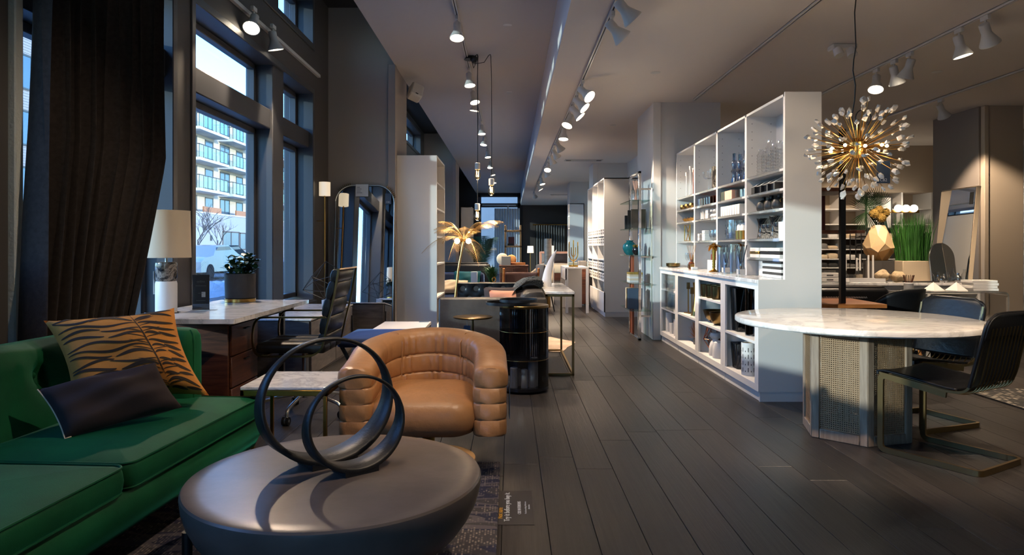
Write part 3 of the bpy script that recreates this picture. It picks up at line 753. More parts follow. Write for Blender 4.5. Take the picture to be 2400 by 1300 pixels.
# round concrete coffee table
ct = thing('coffee_table', 'low round concrete bowl coffee table in front of the green sofa', 'coffee table', (-.629, 2.485, 0))
Lz([(1e-6, .38), (.30, .38), (.46, .3795), (.505, .379), (.516, .376), (.521, .369), (.522, .36), (.518, .325), (.505, .28), (.482, .235), (.45, .19), (.405, .15), (.34, .118), (.25, .10), (1e-6, .095)][::-1], 96).obj('bowl_top', m_concrete, ct, 25)
for a in (197, 317, 77):
    x, y = .50 * math.cos(R(a)), .50 * math.sin(R(a))
    lg = MB().cyl((x, y, .014), (x, y, .225), .017, .017, 16).obj('leg', m_black, ct)
    MB().tube([(x, y, .10), (x * .72, y * .72, .10)], .012, 8).obj('bracket', m_black, lg)
def ring(label, loc, w_, h_, t0, t1, d0, d1):
    t = thing('ring_sculpture', label, 'sculpture', loc, R(40), 'cast iron rings on the coffee table')
    mb = MB(); n = 72; vs = []
    for i in range(n):
        a = 2 * PI * i / n - PI / 2; k = (1 - math.sin(a)) / 2           # k: 1 at the foot, 0 at the crown
        k = k ** 1.5; th = t0 + (t1 - t0) * k; d = d0 + (d1 - d0) * k
        ox, oz = w_ / 2 * math.cos(a), h_ / 2 + h_ / 2 * math.sin(a)
        nx, nz = math.cos(a), math.sin(a)
        ix, iz = ox - nx * th, oz - nz * th
        e = th * .28
        for x, z, yy in ((ox, oz, -d / 2 + e), (ox, oz, d / 2 - e), (ox - nx * e, oz - nz * e, d / 2), (ix + nx * e, iz + nz * e, d / 2), (ix, iz, d / 2 - e), (ix, iz, -d / 2 + e), (ix + nx * e, iz + nz * e, -d / 2), (ox - nx * e, oz - nz * e, -d / 2)):
            vs.append((x, yy, z + .006))
    fs = []
    for i in range(n):
        j = (i + 1) % n
        for k in range(8): fs.append((i * 8 + k, i * 8 + (k + 1) % 8, j * 8 + (k + 1) % 8, j * 8 + k))
    mb.add(vs, fs).obj('hoop', m_iron, t, 50)
    MB().prism([(-w_ * .17, -d1 * .48), (w_ * .17, -d1 * .48), (w_ * .17, d1 * .48), (-w_ * .17, d1 * .48)], 0, .022).obj('foot', m_iron, t)
ring('large black cast ring standing on the concrete coffee table', ZP(768, 1083, .3795), .535, .470, .0135, .024, .030, .145)
ring('small black cast ring standing in front of the large ring', ZP(833, 1103, .3795), .390, .345, .0115, .021, .024, .115)

# tan leather swivel tub chair
tub = thing('tub_chair', 'tan leather channel-tufted swivel tub chair behind the coffee table', 'armchair', (-.455, 3.80, .014), R(2))
def tub_path(t):
    """t 0..1 from the left arm front, round the back, to the right arm front: point, outward normal, backness"""
    La, rc = .36, .345; Lc = PI * rc; L = 2 * La + Lc; s = t * L
    if s < La: return Vector((-rc, -La + s, 0)), Vector((-1, 0, 0)), 0.35 * (s / La) ** 2
    if s > La + Lc: s -= La + Lc; return Vector((rc, -s, 0)), Vector((1, 0, 0)), 0.35 * (1 - s / La) ** 2
    a = PI - (s - La) / rc; d = Vector((math.cos(a), math.sin(a), 0)); return d * rc, d, .35 + .65 * math.sin(a) ** .8
fr_ = [0, .235, .475, .70, 1.0]
nlon, nsec = 90, 20
for k in range(4):
    loops = []
    for i in range(nlon + 1):
        t = i / nlon; p, d, b = tub_path(t); zt = .575 + .115 * b; zb = .225
        z0 = zb + (zt - zb) * fr_[k]; z1 = zb + (zt - zb) * fr_[k + 1]
        e = min(t, 1 - t) * 1.8 / .055; sh = (1 - (1 - min(e, 1)) ** 2) ** .5 if e < 1 else 1; sh = max(sh, .02)
        a_ = (.082 if k < 3 else .090) ; hz = (z1 - z0) / 2 + .006; zc = (z0 + z1) / 2; lp = []
        wr = (.004 * math.sin(t * 190 + k * 2) + .004 * math.sin(t * 331 + k * 5)) * math.exp(-((t - .5) / .30) ** 4)
        for q in range(nsec):
            th = 2 * PI * q / nsec; cs, sn = math.cos(th), math.sin(th)
            ex = 2 / 2.7 if (k == 3 and sn > 0) else 2 / 6.0
            x = a_ * math.copysign(abs(cs) ** ex, cs) * (.55 + .45 * sh); z = hz * math.copysign(abs(sn) ** ex, sn) * (.86 + .14 * sh)
            x -= (.012 * (k < 3) if cs < 0 else 0)
            if cs < 0: x += wr * abs(cs)
            lp.append(p + d * x + Vector((0, 0, zc + z)))
        off = (1 - sh) * .0
        loops.append(lp)
    mb = MB(); loft(mb, [[tuple(v) for v in l] for l in loops]); mb.obj('channel_roll', m_tan, tub, 60)
st_ = pad(-.268, .268, -.405, .24, .225, .405, .13, .045, .03, 8); st_.obj('seat_cushion', m_tan, tub, 60)
for t in (.36, .64):
    p, d, b = tub_path(t); zt = .575 + .115 * b
    MB().tube([p + d * -.088 + Vector((0, 0, .43)), p + d * -.095 + Vector((0, 0, zt - .05)), p + d * -.05 + Vector((0, 0, zt + .002)), p + d * .02 + Vector((0, 0, zt + .004)), p + d * .088 + Vector((0, 0, zt - .04))], .0035, 6).obj('seam', m_tan, tub)
Lz([(1e-6, .0), (.26, .0), (.265, .006), (.26, .014), (.05, .022), (.035, .05), (.035, .23)], 40).obj('swivel_base', m_brass, tub)
MB().box(.440, .443, -.30, -.20, .30, .47).obj('price_tag', m_bluetag, tub)

# marble side table with brass frame
sd_ = thing('side_table', 'small rectangular marble side table on a brass frame', 'side table', (0, 0, 0))
za = .50; a, b = ZP(563, 913, za), ZP(794, 911, za); x0, x1, y0, y1 = a.x, -.893, 3.34, 3.76
sd_.location = ((x0 + x1) / 2, (y0 + y1) / 2, .0145); hx, hy = (x1 - x0) / 2, (y1 - y0) / 2
MB().box(-hx, hx, -hy, hy, .484, .5, .003).obj('marble_top', m_marble, sd_)
f = MB(); f.box(-hx, hx, -hy, -hy + .02, .455, .483, .002); f.box(-hx, hx, hy - .02, hy, .455, .483, .002); f.box(-hx, -hx + .02, -hy, hy, .455, .483, .002); f.box(hx - .02, hx, -hy, hy, .455, .483, .002)
f.obj('apron', m_brass, sd_)
for sx in (-hx + .006, hx - .024):
    for sy in ((-hy + .002, hy - .02) if sx > 0 else (-hy + .12, hy - .02)): MB().box(sx, sx + .018, sy, sy + .018, 0, .456, .002).obj('leg', m_brass, sd_)

# curtain
cu = thing('curtain', 'black crinkled linen curtain hanging beside the window', 'curtain', (-2.27, 4.1, 0))
def cur_fn(u, v):
    z = .03 + 4.15 * v; k = 1 - v
    y0 = 3.27 - .11 * k ** 3; y1 = 4.41 - .38 * min(1, max(0, 1.75 - z) / .95)
    ph = 2 * PI * 9.5 * u + .8 * math.sin(3 * u + 2 * v) + .5 * math.sin(7 * v + 11 * u)
    amp = .050 + .018 * math.sin(5 * u + 1.3) + .012 * k
    return (amp * math.sin(ph) + .010 * math.sin(31 * u + 9 * v), y0 + (y1 - y0) * u - 4.1 + .022 * math.cos(ph), z)
MB().grid(cur_fn, 260, 44).obj('drape', m_linen, cu, 80)
MB().tube([(-.0, -.75, 4.2), (.0, .75, 4.2)], .012, 10).obj('rod', m_black, cu)

# ================================================================== DESK BY THE WINDOW
dk = thing('desk', 'marble-topped desk with walnut drawers in front of the window', 'desk', (-1.98, 4.8, 0))
loft(MB(), [[(x, y, z) for x, y in rr(-.37, .345, -.75, .75, .012, 3)] for z in (.742, .77)]).obj('marble_top', m_marble, dk)
B(-.35, .17, -.42, .06, .07, .705, .004).obj('pedestal', m_walnut, dk)
for i in range(3):
    z0 = .085 + i * .205; d_ = B(.171, .187, -.405, .045, z0, z0 + .197, .003).obj('drawer', m_walnut_x, dk)
    MB().box(.187, .206, -.215, -.135, z0 + .155, z0 + .163, .002).obj('pull', m_black, d_)
for x in (-.25, .12):
    for y in (-.36, 0): MB().cyl((x, y, .704), (x, y, .743), .012, n=12).obj('spacer', m_bronze, dk)
f = MB(); f.box(-.30, .25, .62, .66, .70, .74, .003); f.box(.20, .24, .0, .64, .70, .74, .003); f.box(-.30, -.26, .62, .66, 0, .71, .003); f.box(.14, .18, .62, .66, 0, .71, .003)
f.obj('leg_frame', m_black, dk)
for x, y in ((-.32, -.38), (.13, -.38), (-.32, .03), (.13, .03)): MB().cyl((x, y, 0), (x, y, .075), .014, n=10).obj('foot', m_black, dk)
lp = thing('table_lamp', 'linen drum-shade table lamp with black and white marble base on the desk', 'lamp', (-2.255, 4.475, .77))
Lz([(.064, 0), (.066, .006), (.066, .19), (.062, .205)], 32).obj('white_base', m_whitecer, lp)
Lz([(.056, .204), (.065, .22), (.066, .31), (.064, .325), (.055, .33)], 32).obj('black_base', m_blackmarble, lp)
MB().cyl((0, 0, .33), (0, 0, .45), .008, n=12).obj('stem', m_steel, lp)
Lz([(.148, .36), (.150, .36), (.144, .665), (.142, .665), (.146, .363)], 48).obj('shade', m_shade, lp)
s_ = MB(); s_.tube([(.149 * math.cos(R(a)), .149 * math.sin(R(a)), .361) for a in range(0, 360, 8)], .0025, 6, True); s_.tube([(.143 * math.cos(R(a)), .143 * math.sin(R(a)), .664) for a in range(0, 360, 8)], .0025, 6, True)
s_.obj('shade_trim', m_shade, lp)
MB().box(-.075, -.073, -.02, .01, .12, .27).obj('price_tag', m_paper, lp)
MB().tube([(.05, .03, .004), (.09, 0, .004), (.11, -.06, .004), (.05, -.12, .004), (-.05, -.13, .004), (-.1, -.08, .004)], .003, 6).obj('cord', m_black, lp)
# acrylic sign
sg = thing('sign_holder', 'acrylic counter sign with a dark printed card on the desk', 'sign', ZP(471, 727, .77), R(4))
MB().box(-.056, .056, -.002, .001, .004, .24).obj('card', m_ink, sg)
MB().box(-.058, .058, -.006, -.003, 0, .243).obj('acrylic_front', m_acryl, sg); MB().box(-.058, .10, -.035, .035, 0, .005).obj('acrylic_foot', m_acryl, sg)
text('lettering', 'online', .022, m_greyfab, sg, (0, -.0025, .195), (R(90), 0, 0), 'CENTER', .0003)
for k, w_ in ((0, .07), (1, .035), (2, .06)): MB().box(-w_ / 2, w_ / 2, -.0028, -.002, .165 - k * .05, .168 - k * .05).obj('print_line', m_greyfab, sg)
MB().box(.005, .030, -.0028, -.002, .09, .125).obj('print_block', m_paper, sg)
# potted jade plant
def leaf_mesh(l, w_, cup=.25):
    mb = MB(); n = 7
    vs = []
    for i in range(n):
        t = i / (n - 1); ww = w_ * math.sin(PI * (t * .93 + .04)) ** .8; z = cup * l * t * t * -.5
        vs += [(-ww, l * t, z + .12 * ww), (0, l * t, z), (ww, l * t, z + .12 * ww)]
    fs = []
    for i in range(n - 1):
        for k in (0, 1): fs.append((i * 3 + k, i * 3 + k + 1, i * 3 + k + 4, i * 3 + k + 3))
    return mb.add(vs, fs)
pl = thing('jade_plant', 'bushy jade plant in a charcoal pot on the desk by the window', 'plant', (-2.12, 5.36, .77))
Lz([(.106, .028), (.112, .034), (.117, .22), (.110, .22), (.106, .19), (1e-6, .19)], 40).obj('pot', m_pot, pl)
st_ = Lz([(.112, .0), (.116, .002), (.116, .026), (.108, .027)], 40).obj('brass_stand', m_brass, pl)
rng = random.Random(21); lm = leaf_mesh(.052, .019).mesh('leaf', m_leaf, 60)
stems = MB()
for k in range(26):
    a = rng.uniform(0, 2 * PI); rr_ = rng.uniform(.01, .07); ln = rng.uniform(.07, .17); tilt = rng.uniform(.1, .75)
    d = Vector((math.cos(a) * tilt, math.sin(a) * tilt, 1)).normalized(); p0 = Vector((math.cos(a) * rr_, math.sin(a) * rr_, .19)); pts = [p0 + d * (ln * i / 5) + Vector((math.cos(a), math.sin(a), 0)) * (.03 * tilt * (i / 5) ** 2) for i in range(6)]
    stems.tube(pts, [.006 - .0006 * i for i in range(6)], 6)
    for i in range(2, 6):
        for s in range(2 if i < 5 else 4):
            aa = a + i * 1.57 + s * (PI if i < 5 else PI / 2) + rng.uniform(-.4, .4)
            o = bpy.data.objects.new('leaf', lm); COL.objects.link(o); o.parent = pl; o.location = pts[i]
            o.rotation_euler = (rng.uniform(.1, .9), rng.uniform(-.3, .3), aa - PI / 2); q = rng.uniform(.75, 1.15); o.scale = (q, q, q)
stems.obj('stem_cluster', m_leaf, pl)['kind'] = 'stuff'

# leather desk chair on casters
ch = thing('desk_chair', 'high-back black leather desk chair with looped metal arms at the desk', 'office chair', (-1.47, 4.90, 0), R(0))
for y0, y1 in ((-.235, -.08), (-.078, .078), (.08, .235)): pad(-.27, .20, y0, y1, .47, .535, .02, .014, .012, 3).obj('seat_channel', m_bklea, ch, 60)
pts_b = [(.16, .50), (.185, .60), (.20, .72), (.222, .84), (.255, .96), (.275, 1.04)]
for i in range(5):
    (xa, z0), (xb, z1) = pts_b[i], pts_b[i + 1]
    mb = MB(); lo = []; d = Vector((xb - xa, 0, z1 - z0)); nn = Vector((d.z, 0, -d.x)).normalized()
    for t, wd in ((0, .018), (.1, .028), (.5, .034), (.9, .028), (1, .018)):
        c = Vector((xa, 0, z0)) + d * t; lo.append([tuple(c + nn * px + Vector((0, py, 0))) for px, py in rr(-wd, wd, -.225, .225, .016, 3)])
    loft(mb, lo).obj('back_channel', m_bklea, ch, 60)
for s in (-1, 1):
    y = .262 * s
    side = MB(); side.strap(round_path([(.215, y, .72), (-.26, y, .72), (-.285, y, .60), (-.27, y, .455), (.12, y, .455), (.19, y, .50), (.225, y, .66), (.27, y, .84), (.305, y, 1.05)], .07), (0, 1, 0), .02, .012)
    side.obj('arm_frame', m_bronze, ch, 50)
MB().strap([(.302, -.262, 1.045), (.302, .262, 1.045)], (1, 0, .3), .02, .01).obj('top_rail', m_bronze, ch)
f = MB(); f.strap([(-.2, -.26, .462), (-.2, .26, .462)], (1, 0, 0), .04, .008); f.strap([(.1, -.26, .462), (.1, .26, .462)], (1, 0, 0), .04, .008); f.obj('seat_frame', m_bronze, ch)
MB().cyl((0, 0, .12), (0, 0, .46), .024, n=16).obj('gas_lift', m_steel, ch)
for k in range(5):
    a = R(264 + 72 * k); d = Vector((math.cos(a), math.sin(a), 0))
    lg = MB().tube([d * .03 + Vector((0, 0, .155)), d * .2 + Vector((0, 0, .125)), d * .285 + Vector((0, 0, .105)), d * .31 + Vector((0, 0, .085)), d * .312 + Vector((0, 0, .055))], .0125, 10).obj('base_leg', m_steel, ch)
    c = d * .325; sd2 = Vector((-d.y, d.x, 0))
    w_ = MB(); w_.cyl(c + sd2 * .004 + Vector((0, 0, .03)), c + sd2 * .022 + Vector((0, 0, .03)), .029, n=18); w_.cyl(c - sd2 * .022 + Vector((0, 0, .03)), c - sd2 * .004 + Vector((0, 0, .03)), .029, n=18)
    w_.obj('caster', m_blackgloss, lg)
    MB().ball(tuple(c + Vector((0, 0, .033))), .025, 12, 8).obj('caster_hood', m_steel, lg)

# ================================================================== BEHIND THE TUB CHAIR
bn = thing('bench', 'navy velvet bench on dark curved legs behind the tan chair', 'bench', (-1.11, 5.93, 0), R(0))
pad(-.31, .31, -.36, .36, .375, .445, .04, .02, .012).obj('cushion', m_navy, bn, 60)
for s in (-1, 1):
    MB().strap([(s * .27 * math.cos(R(a)) * 1.0, .0 + .0 * a, .375 - .36 * math.sin(R(a))) if False else (s * (.29 - .14 * math.sin(R(a))), -.30, .38 * (1 - a / 90) + .012) for a in range(0, 91, 10)], (0, 1, 0), .045, .02).obj('leg', m_black, bn)
    MB().strap([(s * (.29 - .14 * math.sin(R(a))), .30, .38 * (1 - a / 90) + .012) for a in range(0, 91, 10)], (0, 1, 0), .045, .02).obj('leg', m_black, bn)
    MB().strap([(s * .14, -.30, .012), (s * .14, .30, .012)], (1, 0, 0), .045, .02).obj('runner', m_black, bn)
wt = thing('low_table', 'low white lacquer table with chrome corners beside the tall shelf', 'coffee table', (-1.125, 7.12, 0))
B(-.255, .255, -.40, .40, .345, .378, .004).obj('top', m_whitegl, wt)
B(.13, .235, .32, .385, .378, .381).obj('label_card', m_bluetag, wt)
for sx in (-.25, .238):
    for sy in (-.395, .383): B(sx, sx + .012, sy, sy + .012, 0, .345).obj('leg', m_chrome, wt)
f = MB(); f.box(-.25, .25, -.395, -.383, .32, .332); f.box(.238, .25, -.39, .39, .32, .332); f.obj('rail', m_chrome, wt)

cr = thing('credenza', 'grey wood credenza with scalloped marble top beside the window', 'credenza', (-2.09, 7.0, 0))
B(-.27, .265, -.80, .83, .0, .525, .003).obj('body', m_greywood, cr)
for y0, y1 in ((-.79, .075), (.085, .815)):
    d_ = B(.266, .282, y0, y1, .03, .515, .003).obj('door', m_greywood, cr)
    B(.282, .296, y1 - .045, y1 - .025, .17, .42, .003).obj('pull', m_black, d_)
B(-.27, .285, -.81, .84, .526, .545, .004).obj('marble_top', m_marble, cr)
sc_ = MB()
for k in range(46): sc_.lathe([(.0185, .0), (.0185, .02)], 8, (-.265 + .0, -.80 + .0365 * k, .545))
sc_.obj('scalloped_edge', m_marble, cr)['kind'] = 'stuff'
# wire polyhedron on a marble block
wp = thing('wire_sculpture', 'black wire polyhedron on a white marble block on the credenza', 'sculpture', (-1.98, 7.35, .5455))
B(-.04, .04, -.04, .04, 0, .085, .003).obj('marble_block', m_marble, wp)
vv = [Vector(p) for p in ((-.26, .02, .19), (-.13, -.10, .34), (.0, -.02, .50), (.17, .05, .37), (.28, -.05, .30), (.20, -.12, .20), (.02, .12, .16), (-.02, .0, .09), (.10, .02, .14), (-.16, .10, .28))]
for i, j in ((0, 1), (0, 2), (0, 7), (0, 9), (1, 2), (1, 7), (2, 3), (2, 9), (2, 7), (3, 4), (3, 8), (3, 5), (4, 5), (4, 8), (5, 7), (5, 8), (6, 9), (6, 3), (6, 7), (1, 5), (9, 3), (7, 8), (0, 6)):
    MB().cyl(vv[i], vv[j], .0035, n=6).obj('wire', m_black, wp)
# slim floor lamp
fl = thing('floor_lamp', 'slim brass floor lamp with small white shade beside the arched mirror', 'lamp', (-2.30, 8.46, 0))
MB().cyl((0, 0, 0), (0, 0, .02), .11, n=28).obj('base', m_brass, fl); MB().cyl((0, 0, .02), (0, 0, 1.83), .008, n=10).obj('pole', m_brass, fl)
Lz([(.066, 1.83), (.068, 1.83), (.068, 2.0), (.066, 2.0)], 28).obj('shade', m_glowshade, fl)
MB().tube([(0, 0, 1.52), (-.16, 0, 1.52), (-.16, 0, 1.49)], .005, 8).obj('arm', m_brass, fl)
B(-.175, -.145, -.002, .002, 1.17, 1.40).obj('price_tag', m_paper, fl); MB().cyl((-.16, 0, 1.40), (-.16, 0, 1.49), .002, n=6).obj('tag_string', m_paper, fl)
ld = bpy.data.lights.new('floor_lamp_bulb', 'POINT'); ld.energy = 3.0; ld.color = SPOT_COL; ld.shadow_soft_size = .04
lo_ = bpy.data.objects.new('floor_lamp_bulb', ld); COL.objects.link(lo_); lo_.parent = fl; lo_.location = (0, 0, 1.915)
# arched mirror leaning on the pier
mi = thing('arched_mirror', 'tall arched mirror with chain trim leaning on the taupe pier', 'mirror', (-1.905, 8.80, 0)); mi.rotation_euler = (R(-4.2), 0, 0)
def arch_out(hw, h, r, n=12): return [(-hw, 0), (hw, 0)] + [(hw - r + r * math.cos(R(a)), h - r + r * math.sin(R(a))) for a in range(0, 91, 90 // n)] + [(-hw + r + r * math.cos(R(a)), h - r + r * math.sin(R(a))) for a in range(90, 181, 90 // n)]
def vplate(out, y0, y1): return MB().prism(out, y0, y1).xf(Matrix.Rotation(PI / 2, 4, 'X') @ Matrix.Scale(-1, 4, (0, 0, 1)))
vplate(arch_out(.372, 1.995, .225), .004, .010).obj('glass', m_mirror, mi, 0)
vplate(arch_out(.385, 2.01, .235), .011, .03).obj('backing', m_black, mi, 0)
ol = [(x, .004, z) for x, z in arch_out(.385, 2.01, .235)]
MB().tube(ol, .009, 8, closed=True).obj('frame', m_steel, mi)
for k in range(16):
    a = R(18 + 5.5 * k) if k < 8 else R(100 + 5.5 * (k - 8))
    cx = .15 if k < 8 else -.15
    c = Vector((cx + .24 * math.cos(a), .0, 1.775 + .24 * math.sin(a))); d = Vector((math.cos(a), 0, math.sin(a)))
    MB().cyl(c, c + d * .035, .006, .002, 6).obj('chain_spike', m_bronze, mi)
B(-.115, .05, -.022, -.018, 1.86, 2.02).obj('price_card', m_paper, mi)
for k, w_ in enumerate((.04, .06, .05, .07)): B(-.10, -.10 + w_, -.0235, -.022, 1.98 - .025 * k, 1.985 - .025 * k).obj('print_line', m_ink, mi)
tg_ = B(.27, .35, -.022, -.018, 1.76, 1.90).obj('brand_tag', m_bluetag, mi)
text('lettering', 'CB2', .03, m_paper, tg_, (.31, -.0225, 1.785), (R(90), 0, 0), 'CENTER', .0004)

# tall white shelf behind the pier
ws = thing('tall_shelf', 'tall white open shelf standing against the window pier', 'shelf', (-1.25, 9.66, 0))
B(-.265, .27, -.55, -.525, 0, 2.42, .002).obj('end_panel', m_lac, ws); B(-.265, .27, .525, .55, 0, 2.42, .002).obj('end_panel', m_lac, ws)
B(-.265, -.25, -.525, .525, 0, 2.42).obj('back_panel', m_lac, ws); B(-.265, .27, -.525, .525, 2.395, 2.42).obj('top_panel', m_lac, ws)
for z in (.08, .5, .95, 1.32, 1.7, 2.05): B(-.25, .268, -.525, .525, z, z + .025, .002).obj('shelf_board', m_lac, ws)
fr = thing('framed_picture', 'warm wood frame standing in the tall white shelf', 'picture', (-1.15, 9.9, .526)); f = MB()
for a in ((-.01, .01, -.2, -.17, 0, .4), (-.01, .01, .17, .2, 0, .4), (-.01, .01, -.2, .2, 0, .03), (-.01, .01, -.2, .2, .37, .4)): f.box(*a)
f.obj('moulding', m_acacia, fr); B(-.004, .0, -.17, .17, .03, .37).obj('picture_panel', m_paper, fr)
# ================================================================== MIDDLE OF THE AISLE
# fluted drum cabinet with candles
dr = thing('drum_cabinet', 'black fluted glass drum cabinet with white candles inside', 'cabinet', (.115, 5.73, 0))
Lz([(.17, 0), (.19, .004), (.207, .02), (.207, .045), (1e-6, .045)], 48).obj('base', m_blackgloss, dr)
Lz([(1e-6, .695), (.205, .695), (.208, .70), (.208, .712), (.204, .716), (1e-6, .716)], 48).obj('top', m_bronze, dr)
fl_ = MB(); n = 144; vs = []
for zz in (.045, .695):
    for i in range(n): a = 2 * PI * i / n; r = .200 + (.0045 if i % 2 else 0); vs.append((r * math.cos(a), r * math.sin(a), zz))
fl_.add(vs, [(i, (i + 1) % n, n + (i + 1) % n, n + i) for i in range(n)]).obj('fluted_glass', m_flute, dr, 0)
for z in (.27, .50):
    Lz([(1e-6, z), (.185, z), (.185, z + .008), (1e-6, z + .008)], 40).obj('shelf', m_black, dr)
    MB().tube([(.2035 * math.cos(R(a)), .2035 * math.sin(R(a)), z) for a in range(0, 360, 6)], .002, 5, True).obj('brass_band', m_brass, dr)
MB().box(-.12, .12, .02, .19, .05, .69).obj('darkening_block', m_black, dr)  # black block added to keep the inside of the drum dark
for i, (x, y, h, r) in enumerate(((-.135, -.07, .085, .027), (-.085, -.12, .165, .033), (-.055, -.05, .14, .03), (.0, -.13, .15, .028), (.065, -.10, .21, .034), (.085, -.06, .235, .03))):
    Lz([(r, 0), (r, h - .006), (r * .85, h), (1e-6, h - .004)], 20)
    c = put('pillar_candle', Lz([(r, 0), (r, h - .006), (r * .85, h), (1e-6, h - .004)], 20), m_whitecer, 'white pillar candle, %s from the window side inside the black drum' % ORD[i], 'candle', (.115 + x, 5.73 + y, .0455), 0, 'candles in the drum cabinet')
def hoop(label, loc, r):
    t = thing('round_tray', label, 'tray', loc, 0, 'trays on the drum cabinet')
    Lz([(r - .004, .002), (r, .002), (r, .024), (r - .004, .024), (r - .004, .004)], 48).obj('rim', m_black, t); Lz([(1e-6, 0), (r - .004, 0), (r - .004, .004), (1e-6, .004)], 48).obj('plate', m_black, t)
hoop('wide black round tray lying on the drum cabinet', (-.02, 5.72, .7165), .185); hoop('smaller black round tray stacked on the wider tray', (.07, 5.70, .741), .16)
# martini table
mt = thing('pedestal_table', 'small round bronze pedestal table in front of the leather sofa', 'side table', (-.312, 5.68, 0))
Lz([(1e-6, .605), (.155, .607), (.164, .612), (.165, .618), (.16, .621), (1e-6, .62)], 48).obj('top', m_bronze, mt)
MB().cyl((0, 0, .01), (0, 0, .606), .009, n=12).obj('stem', m_bronze, mt); Lz([(.12, 0), (.12, .008), (1e-6, .012)], 36).obj('base', m_bronze, mt)
B(-.075, -.02, -.006, -.003, .46, .545).obj('price_tag', m_bluetag, mt); MB().cyl((-.047, -.004, .545), (-.047, -.004, .61), .0015, n=5).obj('tag_string', m_paper, mt)
# charcoal leather sofa, seen from its arm
gs = thing('leather_sofa', 'charcoal tufted leather sofa with its arm toward the tan chair', 'sofa', (-.155, 6.0, 0))
pad(-.475, .475, 0, .16, .10, .745, .02, .012, .004).obj('arm', m_grlea, gs, 60)
def tuft_panel(x0, x1, z0, z1, y, depth=.02, step=.19):
    def fn(u, v):
        x = x0 + (x1 - x0) * u; z = z0 + (z1 - z0) * v; d = 0
        for r in range(4):
            for c in range(-1, 7):
                tx = x0 + (c + .5 * (r % 2) + .4) * step; tz = z1 - .06 - r * step * .75
                q = (x - tx) ** 2 + (z - tz) ** 2; d += depth * math.exp(-q / .0007) + depth * .6 * math.exp(-q / .004)
        return (x, y + d, z)
    return MB().grid(fn, 60, 40)
tuft_panel(-.475, .32, .38, .765, 2.10, .026, .16).obj('tufted_arm', m_nvlea, gs, 80)
pad(-.475, .475, 2.12, 2.26, .10, .768, .02, .012, .004).obj('arm', m_grlea, gs, 60)
bk = MB(); lo = []
for ins, z in ((0, .10), (0, .60), (.0, .70), (.02, .755), (.06, .785), (.09, .79)): lo.append([(x, y, z) for x, y in rr(.24 + ins, .475 - ins * .3, .165, 2.115, .03, 4)])
loft(bk, lo).obj('backrest', m_grlea, gs, 60)
pad(-.47, .24, .165, 1.14, .28, .44, .04, .03, .02).obj('seat_cushion', m_nvlea, gs, 60); pad(-.47, .24, 1.145, 2.09, .28, .44, .04, .03, .02).obj('seat_cushion', m_nvlea, gs, 60)
B(-.46, .45, .02, 2.24, .06, .28).obj('base', m_grlea, gs)
for x, y in ((-.42, .06), (.42, .06), (-.42, 2.2), (.42, 2.2)): MB().cyl((x, y, 0), (x, y, .1), .016, n=10).obj('leg', m_black, gs)
# throw and cushions on it
th_ = MB()
def throw_fn(u, v):
    path = [(.02, .46), (.10, .60), (.20, .76), (.30, .825), (.40, .83), (.455, .818), (.474, .79)]
    t = v * 6; i = min(int(t), 5); f = t - i; x = path[i][0] * (1 - f) + path[i + 1][0] * f; z = path[i][1] * (1 - f) + path[i + 1][1] * f
    y = .55 + .95 * u + .12 * v; w_ = .022 * math.sin(26 * u + 3 * v) + .012 * math.sin(47 * u - 6 * v)
    return (x - .155 - .0 + w_ * .6, 6.0 + y, z + .02 + w_)
put('fur_throw', th_.grid(throw_fn, 70, 40), pm('grey_fur', (.035, .036, .036), .95, bump=(60, 1.0, .03), noise=(30, .8), sheen=.6, sheen_tint=(.5, .52, .5, 1)), 'dark grey faux fur throw draped over the leather sofa back', 'throw')
def soft(name, label, loc, w_, h_, th, mat, rx, rz, mat2=None):
    fn = pillow_fn((-w_ / 2, 0, 0), (w_ / 2, 0, 0), (w_ / 2, 0, h_), (-w_ / 2, 0, h_), th, .06)
    t = thing(name, label, 'pillow', loc, 0); t.rotation_euler = (rx, 0, rz)
    mb = MB()
    for sd in (1, -1): mb.grid(lambda u, v: fn(u, v, sd), 16, 16)
    mb.obj('cover', mat, t, 70)
    if mat2: MB().grid(lambda u, v: fn(.62 + .36 * u, .02 + .96 * v, 1, .003), 8, 14).obj('colour_band', mat2, t, 70)
    return t
soft('cushion', 'blush pink and black cushion on the leather sofa under the throw', (.01, 6.58, .47), .42, .32, .13, m_pinkfab, R(-14), R(8), m_blkcush)
soft('cushion', 'black cushion with pink edge behind the blush cushion', (-.07, 6.92, .47), .40, .33, .13, m_blkcush, R(-14), R(4))
# marble console with tusk
co = thing('console_table', 'narrow marble-topped brass console along the back of the leather sofa', 'console', (.462, 7.11, 0))
B(-.137, .137, -.755, .755, .757, .783, .003).obj('marble_top', m_marble, co)
for i, yy in enumerate((-.75, .73)):
    for sx in (-.135, .113): B(sx, sx + .022, yy, yy + .022, 0, .74, .002).obj('leg', m_brass_b, co)
    B(-.135, .135, yy, yy + .022, 0, .022, .002).obj('floor_rail', m_brass_b, co); B(-.135, .135, yy, yy + .022, .735, .757, .002).obj('apron_rail', m_brass_b, co)
for sx in (-.135, .113): B(sx, sx + .022, -.75, .75, .735, .757, .002).obj('apron_rail', m_brass_b, co); B(sx, sx + .022, -.75, .75, 0, .022, .002).obj('floor_rail', m_brass_b, co)
tk = MB(); pts = []; rad = []
for i in range(22):
    t = i / 21; pts.append((-.005 + .105 * t * t, 0, .0 + .385 * t ** .93)); rad.append(max(.056 * (1 - t) ** .62, .004))
tk.tube(pts, rad, 20)
put('tusk_sculpture', tk, m_whitegl, 'glossy white tusk sculpture standing on the marble console', 'sculpture', (.385, 7.15, .783))
